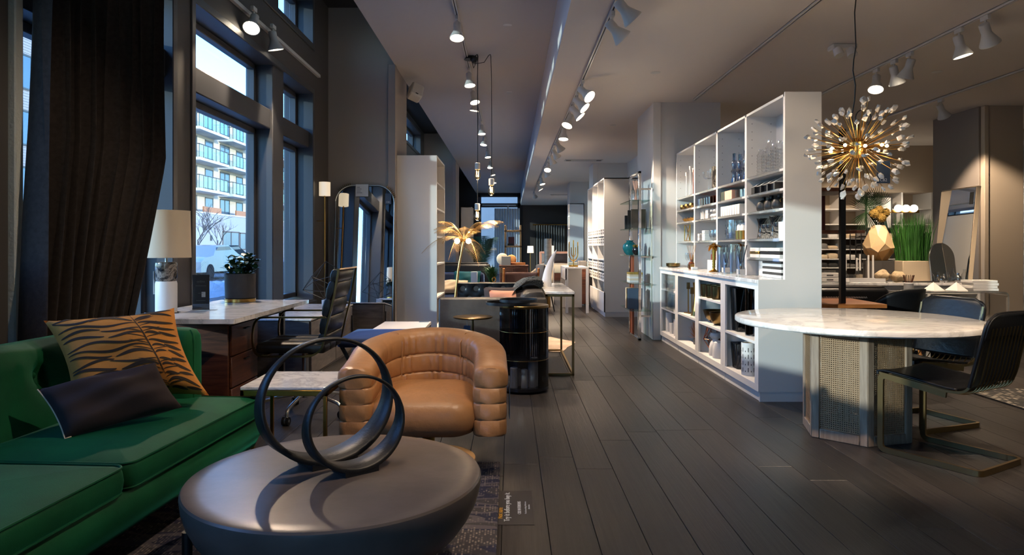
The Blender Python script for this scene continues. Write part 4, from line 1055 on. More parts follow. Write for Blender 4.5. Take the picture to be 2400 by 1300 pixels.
tg2 = thing('sign_holder', 'small clear acrylic sign beside the white tusk', 'sign', (.50, 7.28, .783)); B(-.025, .03, -.003, .0, 0, .085).obj('acrylic_front', m_acryl, tg2); B(-.025, .045, -.02, .02, 0, .004).obj('acrylic_foot', m_acryl, tg2)
put('cowhide_rug', MB().prism([(.52 + .26 * math.cos(R(a)) * (1 + .25 * math.sin(R(3 * a))), 8.4 + .55 * math.sin(R(a)) * (1 + .2 * math.cos(R(4 * a)))) for a in range(0, 360, 12)], .0006, .006), m_hide, 'pale cowhide lying on the floor past the console', 'rug')

# ================================================================== WHITE SHELF WALL
YS = [5.30, 6.17, 7.03, 7.89, 8.75]; LX, UX, BXK = 1.92, 2.127, 2.41
UZ = [1.267, 1.505, 1.66, 1.815]
UNAME = ['nearest the round table', 'second from the round table', 'third from the round table', 'next to the white column']
low_sh = [[.458], [.442, .695], [.45], [.437, .677]]
for i in range(4):
    y0, y1 = YS[i], YS[i + 1]; yc = (y0 + y1) / 2; h = (y1 - y0) / 2 - .001
    c = thing('base_cabinet', 'white open base cabinet, %s' % UNAME[i], 'cabinet', (LX, yc, 0), 0, 'white base cabinets')
    B(0, .018, -h, h, .80 + .065, .915, .001).obj('top_rail', m_lac, c); B(0, .018, -h, h, .075, .13, .001).obj('bottom_rail', m_lac, c)
    B(0, .018, -h, -h + .065, .13, .866, .001).obj('stile', m_lac, c); B(0, .018, h - .065, h, .13, .866, .001).obj('stile', m_lac, c)
    B(.018, .485, -h, -h + .018, .075, .915).obj('side_panel', m_lac, c); B(.018, .485, h - .018, h, .075, .915).obj('side_panel', m_lac, c)
    B(.47, .485, -h, h, .075, .915).obj('back_panel', m_lac, c); B(.018, .47, -h, h, .112, .13).obj('bottom_panel', m_lac, c); B(.018, .47, -h, h, .897, .915).obj('top_panel', m_lac, c)
    B(.02, .05, -h + .006, h - .006, 0, .076).obj('toe_kick', m_lac, c)
    for z in low_sh[i]: B(.002, .47, -h + .065, h - .065, z - .022, z, .001).obj('shelf_board', m_lac, c)
    if i == 3:
        for s in (-1, 1): B(-.008, -.002, min(0, s * .31), max(0, s * .31), .435, .86).obj('glass_door', m_acryl, c)
    c = thing('shelf_unit', 'white open wall shelf, %s' % UNAME[i], 'shelf', (UX, yc, .945), 0, 'white wall shelves')
    hz = 1.445
    B(0, .283, -h, -h + .022, 0, hz, .001).obj('side_panel', m_lac, c); B(0, .283, h - .022, h, 0, hz, .001).obj('side_panel', m_lac, c)
    B(.268, .283, -h, h, 0, hz).obj('back_panel', m_lac, c); B(0, .283, -h, h, hz - .022, hz, .001).obj('top_panel', m_lac, c)
    zs = [1.105] + UZ if i == 0 else UZ
    for z in zs:
        s = B(.004, .268, -h + .022, h - .022, z - .945 - .02, z - .945, .001).obj('shelf_board', m_lac, c)
        B(-.004, .003, -h + .10, h - .05, z - .945 - .026, z - .945 + .002).obj('price_rail', m_acryl, s)
    holes = MB()
    for k in range(6): holes.cyl((.05, h - .0225, 1.0 + .072 * k), (.05, h - .0215, 1.0 + .072 * k), .004, n=8); holes.cyl((.22, h - .0225, 1.0 + .072 * k), (.22, h - .0215, 1.0 + .072 * k), .004, n=8)
    holes.obj('peg_holes', m_greyfab, c)['kind'] = 'stuff'
ep = thing('shelf_end_panel', 'tall white end panel closing the shelf wall beside the round table', 'panel', (LX, 5.285, 0))
MB().prism([(0, .075), (.49, .075), (.49, 2.40), (.207, 2.40), (.207, .945), (0, .945)], 0, .016).xf(Matrix.Rotation(PI / 2, 4, 'X') @ Matrix.Scale(-1, 4, (0, 0, 1))).obj('panel_board', m_lac, ep, 0)
B(.012, .49, .002, .014, 0, .075).obj('toe_kick', m_lac, ep)
put('marble_counter', B(LX - .012, UX + .27, 5.302, 8.75, .915, .944, .003), m_marble, 'long marble counter running along the white shelf wall', 'counter')

def item(name, mb, mat, label, cat, loc, group=None, rz=0, rot=None, smooth=38): return put(name, mb, mat, label, cat, loc, rz, group, rot, smooth)
def U(i, t): return YS[i] + .03 + (YS[i + 1] - YS[i] - .06) * (.17 + .86 * t)       # place along a unit, 0 near the camera
E = .0008
TUMB = [(.028, 0), (.034, .004), (.036, .085), (.033, .085), (.031, .012), (1e-6, .012)]
# --- unit 1 (nearest)
bub = [(1e-6, 0)] + [(.030 + .006 * math.sin(k * PI / 1.0 + .01) + (.007 if k % 2 else 0), .012 + k * .014) for k in range(14)] + [(.022, .215), (.018, .25), (.016, .25), (1e-6, .22)]
for k in range(10):
    hs = (.82, .95, 1.0, .86, .9, 1.15, 1.05, .96, .88, 1.0)[k]
    o = item('glass_candle_holder', Lz(bub, 18), m_clear, 'clear bubble-glass candle holder, %s from the divider on the top shelf nearest the table' % ORD[k], 'candle holder', (UX + (.07 if k % 2 else .17), U(0, .82 - k * .075), UZ[3] + E), 'clear glass holders on the top shelf'); o.scale = (1, 1, hs)
for k in range(4):
    t = thing('faceted_box', 'black faceted box with a white lid, %s from the divider' % ORD[k], 'box', (UX + .12, U(0, .86 - k * .22), UZ[2] + E), 0, 'faceted boxes under the clear glass')
    MB().prism([(-.10, -.065), (.0, -.074), (.10, -.052), (.09, .065), (-.08, .072)], 0, .065).obj('body', m_blackgloss, t, 0)
    mb = MB(); mb.add([(-.10, -.065, .066), (.10, -.052, .066), (.09, .065, .066), (-.08, .072, .066), (-.02, -.02, .115), (.05, .03, .10)], [(0, 1, 5, 4), (1, 2, 5), (2, 3, 4, 5), (3, 0, 4), (0, 3, 2, 1)]); mb.obj('lid', m_whitecer, t, 0)
BOT = [(1e-6, 0), (.05, 0), (.062, .02), (.064, .05), (.05, .085), (.024, .10), (.016, .105), (.016, .125), (.019, .13), (1e-6, .13)]
for k in range(7):
    t = thing('stoneware_bottle', 'matte black bottle with a pale ring, %s on the black bottle shelf' % ORD[k], 'bottle', (UX + (.10 if k % 2 else .19), U(0, .88 - k * .125), UZ[1] + E), 0, 'black bottles')
    Lz(BOT, 20).obj('body', m_black, t); MB().tube([(.018 * math.cos(R(a)), -.055 + 0 * a, .075 + .018 * math.sin(R(a))) for a in range(0, 360, 30)], .0035, 6, True).obj('ring_handle', m_brass, t)
VAS = [(.046, 0), (.048, .004), (.040, .05), (.036, .09), (.040, .13), (.052, .175), (.048, .175), (.036, .12), (1e-6, .1)]
for k, (t_, hs, mm) in enumerate(((.86, 1.05, m_blackmarble), (.70, .75, m_blackmarble), (.56, .75, m_blackmarble), (.44, 1.1, m_blackmarble), (.30, .8, m_blackmarble), (.14, .8, m_whitecer))):
    o = item('marble_vase', Lz(VAS if k % 3 == 0 else [(.05, 0), (.052, .004), (.052, .17), (.047, .17), (.047, .02), (1e-6, .02)], 20), mm, '%s marble vessel, %s from the divider on the vase shelf' % ('white' if mm is m_whitecer else 'black', ORD[k]), 'vase', (UX + .12, U(0, t_), UZ[0] + E), 'marble vessels'); o.scale = (1.1, 1.1, hs)
for k, (t_, mm, h_) in enumerate(((.78, m_gold, .03), (.42, m_black, .035), (.12, m_black, .035))):
    t = thing('lidded_tray', '%s-banded white box on the shelf above the reed diffusers, %s from the divider' % ('gold' if mm is m_gold else 'black', ORD[k]), 'box', (UX + .12, U(0, t_), 1.105 + E), 0, 'banded trays')
    B(-.10, .10, -.105, .105, 0, .03, .003).obj('base', m_whitecer, t); B(-.102, .102, -.107, .107, .03, .03 + h_ * .8, .003).obj('band', mm, t); B(-.10, .10, -.105, .105, .03 + h_ * .8, .085, .003).obj('lid', m_whitecer, t)
for k in range(6):
    c_, r_ = k % 2, k // 2
    t = thing('striped_box', 'white box with black band, %s in the stack by the end panel' % ORD[k], 'box', (UX + .13, U(0, .10 + .29 * c_), .9452 + .0455 * r_), 0, 'black-banded boxes')
    B(-.10, .10, -.10, .10, .0, .025, .002).obj('body', m_whitecer, t); B(-.101, .101, -.101, .101, .025, .0445, .002).obj('band', m_ink, t)
for k in range(3): item('white_carton', B(-.08, .08, -.055, .055, 0, .045, .002), m_whitecer, 'small white carton, %s from the counter in the stack by the diffuser' % ORD[k], 'box', (UX + .14, U(0, .70), .945 + .0455 * k + E), 'white cartons')
def diffuser(label, loc, body, reed, lab, rs):
    t = thing('reed_diffuser', label, 'diffuser', loc, 0); rg_ = random.Random(rs)
    Lz([(1e-6, 0), (.030, 0), (.033, .004), (.033, .07), (.026, .082), (.013, .088), (.012, .104), (.015, .106), (.015, .112), (.010, .112)], 20).obj('bottle', body, t)
    MB().box(-.024, .024, -.0345, -.0325, .015, .06).obj('paper_label', lab, t); MB().box(-.0345, -.0325, -.024, .024, .015, .06).obj('paper_label', lab, t)
    for k in range(7):
        a = 2 * PI * k / 7 + rg_.uniform(-.2, .2); d = Vector((math.cos(a) * .24, math.sin(a) * .24, 1)); p = Vector((-math.cos(a) * .008, -math.sin(a) * .008, .03))
        MB().cyl(p, p + d * .24, .0022, n=5).obj('reed', reed, t)
diffuser('clear reed diffuser with black reeds and white label on the counter corner', (LX + .10, U(0, .72), .945), m_clear, m_black, m_paper, 1)
diffuser('clear reed diffuser with black reeds beside the glass hurricanes', (LX + .11, U(1, .12), .945), m_clear, m_black, m_paper, 2)
diffuser('amber bottle reed diffuser with tan reeds on the counter', (LX + .12, U(2, .72), .945), m_amberbot, m_reed, m_bronze, 3)
# --- unit 2
CAND = [(1e-6, 0), (.042, 0), (.040, .01), (.028, .06), (.022, .10), (.034, .125), (.036, .13), (.022, .15), (.030, .19), (.026, .225), (.018, .235), (.020, .30), (.016, .30), (1e-6, .24)]
for k in range(6):
    o = item('blue_candlestick', Lz(CAND, 18), m_bluegl, 'smoky blue glass candlestick, %s from the divider' % ORD[k], 'candlestick', (UX + (.09 if k % 2 else .18), U(1, .72 - k * .12), UZ[3] + E), 'blue glass candlesticks'); o.scale = (1, 1, (.95, 1.02, .84, .92, 1.0, .96)[k])
for k, mm in enumerate((m_greenbox, m_greenbox, m_pinkbox, m_pinkbox, m_pinkbox)):
    item('candle_box', B(-.05, .05, -.036, .036, 0, .095, .002), mm, '%s candle box, %s from the divider' % ('dark green' if mm is m_greenbox else 'blush pink', ORD[k]), 'box', (UX + .08, U(1, .93 - .105 * k), UZ[2] + E), 'candle boxes')
for k in range(5): item('cut_tumbler', Lz(TUMB, 10), m_clear, 'cut clear tumbler, %s beside the pink boxes' % ORD[k], 'glass', (UX + .08 + .07 * (k % 2), U(1, .38 - .075 * k), UZ[2] + E), 'cut tumblers', smooth=0)
for k in range(8): item('textured_box', B(-.055, .055, -.032, .032, 0, .10, .004), m_whitecer, 'white textured box, %s from the divider' % ORD[k], 'box', (UX + .08, U(1, .90 - .105 * k), UZ[1] + E), 'white textured boxes')
gv = MB(); rg_ = random.Random(5)
gv.lathe([(.06, 0), (.085, .01), (.09, .10), (.085, .195), (.08, .2), (.082, .1), (.07, .015)], 26)
for k in range(70): a = rg_.uniform(0, 2 * PI); gv.ball((.088 * math.cos(a), .088 * math.sin(a), rg_.uniform(.015, .19)), .012, 6, 4)
item('bubble_vase', gv, m_clear, 'clear glass vase covered in bubbles on the second shelf column', 'vase', (UX + .11, U(1, .66), UZ[0] + E))
for k, (t_, s_) in enumerate(((.36, 1.0), (.22, 1.15))): item('plaster_vessel', Lz([(.05, 0), (.055, .004), (.062, .07), (.058, .13), (.044, .155), (.03, .16), (.028, .15), (1e-6, .14)], 24), m_whitecer, 'rounded white plaster vessel, %s beside the bubble vase' % ORD[k], 'vase', (UX + .12, U(1, t_), UZ[0] + E), 'plaster vessels')
for k in range(2): item('brass_cup', Lz(TUMB, 20), m_brass, 'small brass cup, %s at the front of the plaster vessel shelf' % ORD[k], 'cup', (UX + .05, U(1, .10 + .13 * k), UZ[0] + E), 'brass cups')
def palm_holder(label, loc):
    t = thing('palm_candle_holder', label, 'candle holder', loc)
    Lz([(.05, 0), (.055, .006), (.03, .014), (.015, .03)] + [(.014 + (.004 if k % 2 else 0), .04 + k * .013) for k in range(18)] + [(.012, .29)], 14).obj('trunk', m_gold, t)
    lf = leaf_mesh(.10, .026, .6)
    for k in range(10):
        o = MB().add(lf.v, lf.f).obj('leaf', m_gold, t); o.location = (0, 0, .28 + .012 * (k % 2)); o.rotation_euler = (R(-8 - 30 * (k % 2)), 0, k * 2 * PI / 10)
palm_holder('gold palm tree candle holder with a small flag tag on the counter', (LX + .15, U(1, .88), .945)); palm_holder('gold palm tree candle holder behind the glass hurricanes', (UX + .15, U(1, .66), .945))
for k, (dx, t_, h_) in enumerate(((.10, .52, .25), (.20, .45, .28), (.11, .34, .20), (.22, .22, .26))):
    item('glass_hurricane', Lz([(.052, 0), (.052, h_), (.049, h_), (.049, .006), (1e-6, .006)], 28), m_clear, 'clear glass hurricane cylinder, %s from the gold palm' % ORD[k], 'vase', (LX + .06 + dx, U(1, t_), .945), 'glass hurricanes')
# --- unit 3
for k in range(3):
    t = thing('glass_candelabra', 'clear glass candelabra, %s on the top shelf of the third column' % ORD[k], 'candelabra', (UX + .10 + .04 * (k % 2), U(2, .68 - .2 * k), UZ[3] + E), 0, 'glass candelabras')
    Lz([(.04, 0), (.04, .006), (.008, .012), (.007, .14), (.012, .15), (.007, .16), (.007, .24)], 14).obj('stem', m_clear, t)
    for a in range(0, 360, 60): MB().tube([(0, 0, .15), (.05 * math.cos(R(a)), .05 * math.sin(R(a)), .15), (.062 * math.cos(R(a)), .062 * math.sin(R(a)), .18), (.062 * math.cos(R(a)), .062 * math.sin(R(a)), .23)], .0055, 7).obj('branch', m_clear, t)
item('marble_wedge', MB().prism([(-.03, -.03), (.03, -.03), (.03, .03), (-.03, .03)], 0, .24), m_blackmarble, 'black and white marble obelisk at the end of the candelabra shelf', 'sculpture', (UX + .06, U(2, .12), UZ[3] + E))
for k, mm in enumerate([m_ambgl] * 6 + [m_violgl] * 4 + [m_pinkgl] * 3):
    item('cut_tumbler', Lz(TUMB, 10), mm, '%s cut tumbler, %s from the divider' % ({id(m_ambgl): 'amber', id(m_violgl): 'violet', id(m_pinkgl): 'pink'}[id(mm)], ORD[k]), 'glass', (UX + .06 + .075 * (k % 2), U(2, .92 - .068 * k), UZ[2] + E), 'coloured tumblers', smooth=0)
for k in range(2): item('white_wedge', MB().prism([(-.05, 0), (.05, 0), (.03, .13), (.015, .13)], -.03, .03).xf(Matrix.Rotation(PI / 2, 4, 'X')), m_whitecer, 'white wedge bookend, %s from the divider' % ORD[k], 'bookend', (UX + .08, U(2, .86 - .12 * k), UZ[1] + E), 'wedge bookends', rz=R(80))
for k in range(2): item('white_cube', B(-.045, .045, -.05, .05, 0, .058, .003), m_whitecer, 'white card box, %s of the two stacked beside the wedge bookends' % ('lower', 'upper')[k], 'box', (UX + .09, U(2, .52), UZ[1] + E + .0585 * k), 'stacked white boxes')
for k in range(4): item('plaster_stone', MB().ball((0, 0, .028), .045, 14, 9, 1.1, 1, .62), m_whitecer, 'smooth white plaster stone, %s in the pile' % ORD[k], 'ornament', (UX + .09, U(2, (.30, .14)[k % 2]), UZ[1] + E + .056 * (k // 2)), 'plaster stones')
for k in range(2): item('white_cube', B(-.04, .04, -.035, .035, 0, .04, .003), m_whitecer, 'tiny white box, %s of the pair by the glass bowls' % ('lower', 'upper')[k], 'box', (UX + .07, U(2, .92), UZ[0] + E + .0405 * k), 'tiny boxes')
for k in range(3): item('white_cube', B(-.055, .055, -.05, .05, 0, .038, .003), m_whitecer, 'flat white box, %s from the shelf in the stack by the glass bowls' % ORD[k], 'box', (UX + .09, U(2, .66), UZ[0] + E + .0385 * k), 'flat boxes')
BOWLG = [(.03, 0), (.055, .02), (.066, .06), (.06, .115), (.057, .115), (.062, .06), (.05, .022), (1e-6, .006)]
for k in range(3): item('glass_bowl', Lz(BOWLG, 24), m_clear, 'round clear glass bowl, %s beside the flat white boxes' % ORD[k], 'bowl', (UX + .12, U(2, .42 - .17 * k), UZ[0] + E), 'glass bowls')
item('white_cube', B(-.03, .03, -.03, .03, 0, .03, .002), m_whitecer, 'small white cube beside the amber diffuser', 'box', (LX + .13, U(2, .60), .945))
vb = thing('vial_box', 'pale display box holding amber scent vials on the counter', 'box', (UX + .14, U(2, .27), .945)); B(-.09, .09, -.16, .16, 0, .11, .002).obj('carton', m_whitecer, vb)
for k in range(4):
    v_ = Lz([(.024, .11), (.024, .17), (.012, .18), (.012, .195)], 16).obj('vial', m_amberbot, vb); v_.location = (-.04, -.12 + .078 * k, 0); c_ = Lz([(.015, .195), (.015, .215), (1e-6, .215)], 14).obj('cap', m_gold, v_)
MB().cyl((-.1, -.11, .0), (-.1, -.11, .26), .005, n=8).obj('glass_rod', m_clear, vb)
# --- unit 4
for k, (t_, h_) in enumerate(((.60, .26), (.50, .33), (.46, .30), (.14, .36))):
    t = thing('taper_holder', 'slender white taper holder, %s from the far end' % ORD[k], 'candlestick', (UX + .06 + .03 * k, U(3, t_), UZ[3] + E), 0, 'white taper holders')
    MB().cyl((0, 0, 0), (0, 0, h_), .007, n=10).obj('rod', m_whitecer, t); MB().cyl((0, 0, h_), (0, 0, h_ + .045), .016, n=12).obj('cup', m_whitecer, t); B(-.035, .035, -.035, .035, 0, .008).obj('foot', m_whitecer, t)
item('brown_panel_block', B(-.02, .02, -.02, .02, 0, .30), m_walnut, 'dark walnut block at the near end of the taper shelf', 'ornament', (UX + .06, U(3, .05), UZ[3] + E))
for k in range(6):
    o = item('gold_votive', Lz([(.02, 0), (.04, .015), (.046, .04), (.038, .068), (.033, .068), (.04, .04), (1e-6, .01)], 12), m_bronze, 'round gold faceted votive, %s from the far end' % ORD[k], 'candle holder', (UX + .07 + .06 * (k % 2), U(3, .88 - .15 * k), UZ[2] + E), 'gold votives', smooth=0)
for k in range(4):
    t = thing('leaf_bowl', 'gold leaf-edged bowl, %s from the far end' % ORD[k], 'bowl', (UX + .12, U(3, .80 - .2 * k), UZ[1] + E), 0, 'gold leaf bowls')
    Lz([(1e-6, 0), (.03, .0), (.06, .02), (.075, .042), (.071, .042), (.056, .024), (1e-6, .006)], 24).obj('dish', m_gold, t)
    for a in range(0, 360, 45): o = MB().add(leaf_mesh(.03, .012).v, leaf_mesh(.03, .012).f).obj('leaf', m_gold, t); o.location = (.068 * math.cos(R(a)), .068 * math.sin(R(a)), .04); o.rotation_euler = (R(35), 0, R(a - 90))
bf = thing('bamboo_stand', 'gold bamboo-frame stand on the shelf above the counter', 'stand', (UX + .13, U(3, .55), UZ[0] + E)); 
for x in (-.07, .07):
    for y in (-.13, .13): MB().cyl((x, y, 0), (x, y, .20), .006, n=8).obj('post', m_gold, bf)
    MB().cyl((x, -.13, .2), (x, .13, .2), .006, n=8).obj('rail', m_gold, bf); MB().cyl((x, -.13, .0065), (x, .13, .0065), .006, n=8).obj('rail', m_gold, bf)
    MB().cyl((x, -.12, .0), (x, .05, .2), .005, n=8).obj('cross_bar', m_gold, bf); MB().cyl((x, .05, .0), (x, -.12, .2), .005, n=8).obj('cross_bar', m_gold, bf)
bn_ = MB(); bn_.tube([(0, 0, .0), (.02, 0, .06), (.015, 0, .12), (-.01, 0, .19)], [.012, .03, .028, .006], 10)
item('gold_banana', bn_, m_gold, 'gold banana bunch ornament beside the bamboo stand', 'ornament', (UX + .10, U(3, .1), UZ[0] + .012))
item('hammered_bowl', Lz([(1e-6, 0), (.06, 0), (.085, .012), (.088, .05), (.083, .05), (.08, .016), (1e-6, .008)], 30), m_bronze, 'hammered bronze bowl at the far end of the marble counter', 'bowl', (LX + .12, U(3, .72), .945))
for k in range(4): item('stem_glass', Lz([(.03, 0), (.004, .006), (.004, .08), (.02, .10), (.03, .14), (.026, .18), (.024, .18), (1e-6, .1)], 16), m_clear, 'clear stem glass with gold rim, %s beside the bronze bowl' % ORD[k], 'glass', (UX + .05 + .07 * (k % 2), U(3, .50 - .08 * k), .945), 'stem glasses')
item('tilted_pitcher', Lz([(.035, 0), (.04, .01), (.036, .10), (.03, .15), (.034, .155), (.028, .15), (1e-6, .02)], 20), m_bronze, 'rose gold pitcher on the counter beside the stem glasses', 'pitcher', (UX + .08, U(3, .13), .945))
# --- lower cabinets
def lantern(label, loc, w_, h_, mat):
    t = thing('wire_lantern', label, 'lantern', loc); a = w_ / 2
    lo_, hi = [Vector((x, y, .004)) for x, y in ((-a * .8, -a * .8), (a * .8, -a * .8), (a * .8, a * .8), (-a * .8, a * .8))], [Vector((x, y, h_)) for x, y in ((-a, -a), (a, -a), (a, a), (-a, a))]
    mid = [Vector((0, -a * 1.0, h_)), Vector((a, 0, h_)), Vector((0, a, h_)), Vector((-a, 0, h_))]
    for k in range(4):
        MB().cyl(lo_[k], lo_[(k + 1) % 4], .004, n=6).obj('wire', mat, t); MB().cyl(hi[k], hi[(k + 1) % 4], .004, n=6).obj('wire', mat, t); MB().cyl(lo_[k], hi[k], .004, n=6).obj('wire', mat, t)
        MB().cyl(lo_[k], mid[k], .004, n=6).obj('wire', mat, t); MB().cyl(lo_[(k + 1) % 4], mid[k], .004, n=6).obj('wire', mat, t)
    MB().add([tuple(p * .985) for p in lo_ + hi], [(k, (k + 1) % 4, 4 + (k + 1) % 4, 4 + k) for k in range(4)]).obj('glass_sides', m_smoke, t, 0)
    return t
lantern('tall black wire and glass lantern on the cabinet shelf nearest the table', (LX + .12, U(0, .80), .458 + E), .15, .38, m_black); lantern('tall black lantern beside the smoked glass cylinder', (LX + .22, U(0, .60), .458 + E), .16, .37, m_black)
item('smoked_cylinder', Lz([(.07, 0), (.07, .40), (.066, .40), (.066, .01), (1e-6, .01)], 30), m_smoke, 'tall smoked glass cylinder on the upper cabinet shelf', 'vase', (LX + .12, U(0, .36), .458 + E))
t_ = lantern('short faceted black lantern with a candle in the bottom of the cabinet', (LX + .12, U(0, .80), .13 + E), .14, .22, m_black); Lz([(.03, .006), (.03, .11), (1e-6, .11)], 18).obj('candle', m_whitecer, t_)
def punched(label, loc, h_):
    t = thing('punched_lantern', label, 'lantern', loc, 0, 'white punched lanterns')
    Lz([(.058, 0), (.06, .004), (.06, h_), (.056, h_), (.055, .01), (1e-6, .01)], 36).obj('shell', m_whitecer, t); Lz([(.0555, .02), (.0555, h_ - .003)], 30).obj('gold_lining', m_gold, t)
    sl = MB()
    for r_ in range(4):
        for k in range(16):
            a = 2 * PI * k / 16; z = .03 + r_ * (h_ - .05) / 4; c = Vector((.0605 * math.cos(a), .0605 * math.sin(a), 0)); d = Vector((-math.sin(a), math.cos(a), 0)) * .003; hh = .035 if k % 2 else .012
            sl.add([c - d + Vector((0, 0, z)), c + d + Vector((0, 0, z)), c + d + Vector((0, 0, z + hh)), c - d + Vector((0, 0, z + hh))], [(0, 1, 2, 3)])
    sl.obj('punched_slots', m_ink, t, 0)['kind'] = 'stuff'
punched('taller white punched metal lantern lined in gold', (LX + .17, U(0, .50), .13 + E), .29); punched('shorter white punched metal lantern at the cabinet front', (LX + .075, U(0, .35), .13 + E), .27)
for k in range(6): item('bronze_tumbler', Lz([(.045, 0), (.056, .01), (.062, .125), (.059, .125), (.05, .012), (1e-6, .012)], 28), m_bronze, 'bronze metal tumbler, %s from the divider' % ORD[k], 'cup', (LX + .07 + .09 * (k % 2), U(1, .85 - .13 * k), .695 + E), 'bronze tumblers')
item('bronze_bowl', Lz([(1e-6, 0), (.06, 0), (.11, .04), (.138, .12), (.134, .12), (.105, .045), (1e-6, .01)], 40), m_bronze, 'large bronze bowl on the middle cabinet shelf', 'bowl', (LX + .16, U(1, .78), .442 + E)); item('bronze_bowl', Lz([(1e-6, 0), (.05, 0), (.085, .03), (.105, .12), (.101, .12), (.082, .035), (1e-6, .01)], 40), m_bronze, 'smaller bronze bowl in front of the large one', 'bowl', (LX + .115, U(1, .40), .442 + E))
tr_ = thing('copper_terrarium', 'copper wire polyhedron terrarium in the bottom of the second cabinet', 'terrarium', (LX + .16, U(1, .80), .13 + E))
ring1 = [Vector((.13 * math.cos(R(a)), .13 * math.sin(R(a)), .14)) for a in range(0, 360, 60)]; ring2 = [Vector((.09 * math.cos(R(a + 30)), .09 * math.sin(R(a + 30)), .27)) for a in range(0, 360, 60)]; ring0 = [Vector((.05 * math.cos(R(a + 30)), .05 * math.sin(R(a + 30)), .004)) for a in range(0, 360, 60)]
for k in range(6):
    for p, q in ((ring1[k], ring1[(k + 1) % 6]), (ring2[k], ring2[(k + 1) % 6]), (ring0[k], ring0[(k + 1) % 6]), (ring1[k], ring2[k]), (ring1[(k + 1) % 6], ring2[k]), (ring0[k], ring1[k]), (ring0[k], ring1[(k + 1) % 6])): MB().cyl(p, q, .0035, n=6).obj('wire', m_copper, tr_)
Lz([(1e-6, 0), (.05, 0), (.05, .008), (1e-6, .008)], 6).obj('floor_plate', m_copper, tr_)
GOU = [(1e-6, 0), (.055, 0), (.058, .01), (.055, .10), (.045, .15), (.028, .175), (.026, .19), (.045, .21), (.05, .235), (.04, .26), (.034, .26), (1e-6, .235)]
for k, (t_, dx, s_) in enumerate(((.56, .10, .85), (.44, .22, 1.04), (.34, .09, 1.0))): o = item('gourd_vase', Lz(GOU if k < 2 else GOU[:5] + [(.0, .17)], 28), m_whitecer, 'matte white gourd vase, %s from the copper terrarium' % ORD[k], 'vase', (LX + dx, U(1, t_), .13 + E), 'white gourd vases'); o.scale = (1.1, 1.1, s_)
for k, (t_, h_) in enumerate(((.80, .27), (.68, .22), (.52, .17))):
    t = thing('brass_candlestick', 'slim square-topped brass candlestick, %s from the far divider' % ORD[k], 'candlestick', (LX + .10 + .02 * k, U(2, t_), .45 + E), 0, 'brass candlesticks')
    MB().cyl((0, 0, 0), (0, 0, .008), .05, n=24).obj('foot', m_brass, t); MB().cyl((0, 0, .008), (0, 0, h_), .007, n=10).obj('rod', m_brass, t); B(-.016, .016, -.016, .016, h_, h_ + .075, .001).obj('cup', m_brass_b, t)
item('flared_vase', Lz([(1e-6, 0), (.055, 0), (.05, .02), (.03, .12), (.022, .22), (.028, .32), (.034, .36), (.03, .36), (1e-6, .1)], 28), m_brass, 'tall flared brass vase beside the candlesticks', 'vase', (LX + .10, U(2, .34), .45 + E))
br = thing('bristle_fan', 'orange dried bristle fan on a black block in the third cabinet', 'ornament', (LX + .12, U(2, .42), .13 + E)); B(-.025, .025, -.025, .025, 0, .07).obj('block', m_black, br)
rg_ = random.Random(31); bm_ = MB()
for k in range(170):
    a = rg_.uniform(R(20), R(185)); d = Vector((rg_.uniform(-.25, .25), math.cos(a) * -1 if False else -math.cos(a), math.sin(a) + .05)).normalized(); bm_.cyl((0, 0, .065), Vector((0, 0, .065)) + d * rg_.uniform(.13, .21), .0014, .0008, 4, False)
bm_.obj('bristles', m_peach, br)['kind'] = 'stuff'; 
for k in range(5): item('frosted_cylinder', Lz([(.045, 0), (.045, (.24, .20, .13)[k % 3]), (.04, (.24, .20, .13)[k % 3]), (1e-6, .02)], 24), m_whitecer, 'frosted white cylinder, %s from the far end of the last cabinet' % ORD[k], 'vase', (LX + .09 + .11 * (k % 2), U(3, .82 - .15 * k), .13 + E), 'frosted cylinders')
for k in range(6): item('crystal_decanter', Lz([(.04, 0), (.045, .01), (.045, .10), (.02, .13), (.018, .17), (.016, .17), (.038, .02), (1e-6, .02)], 12), m_clear, 'crystal decanter behind glass, %s from the far end' % ORD[k], 'decanter', (LX + .10 + .10 * (k % 2), U(3, .85 - .14 * k), (.437, .677)[k % 2] + E), 'decanters behind glass')

# ================================================================== GLASS AND CHROME ETAGERE
et = thing('glass_etagere', 'chrome and glass etagere standing beside the white column', 'shelf', (1.66, 9.1, 0))
for yy in (-.36, .30): B(-.018, .018, yy, yy + .05, 0, 2.17, .003).obj('post', m_chrome, et)
B(-.018, .018, -.36, .35, 2.14, 2.17, .003).obj('top_rail', m_chrome, et); B(-.018, .018, -.36, .35, .0, .03, .003).obj('bottom_rail', m_chrome, et)
SZ = [.384, .73, 1.09, 1.44, 1.80]
for z in SZ: B(-.12, .14, -.37, .47, z - .012, z, .002).obj('glass_shelf', m_greengl, et)
for z in (.30, 1.06, 1.93): B(.018, .14, -.345, -.325, z, z + .022).obj('bracket', m_steel, et)
B(-.012, .012, .12, .24, .03, 1.085).obj('walnut_spine', m_redwood, et)
item('teal_vase', Lz([(1e-6, 0), (.045, 0), (.075, .03), (.098, .09), (.09, .14), (.055, .17), (.042, .178), (.055, .195), (.05, .195), (1e-6, .17)], 32), m_tealgl, 'round teal glazed vase on the glass etagere', 'vase', (1.61, 9.2, 1.0908))
pt = thing('succulent_bowl', 'glossy black bowl of orange and green succulents beside the teal vase', 'plant', (1.665, 8.98, 1.0908)); Lz([(1e-6, 0), (.025, 0), (.055, .03), (.065, .07), (.055, .10), (1e-6, .10)], 24).obj('bowl', m_blackgloss, pt)
rg_ = random.Random(6)
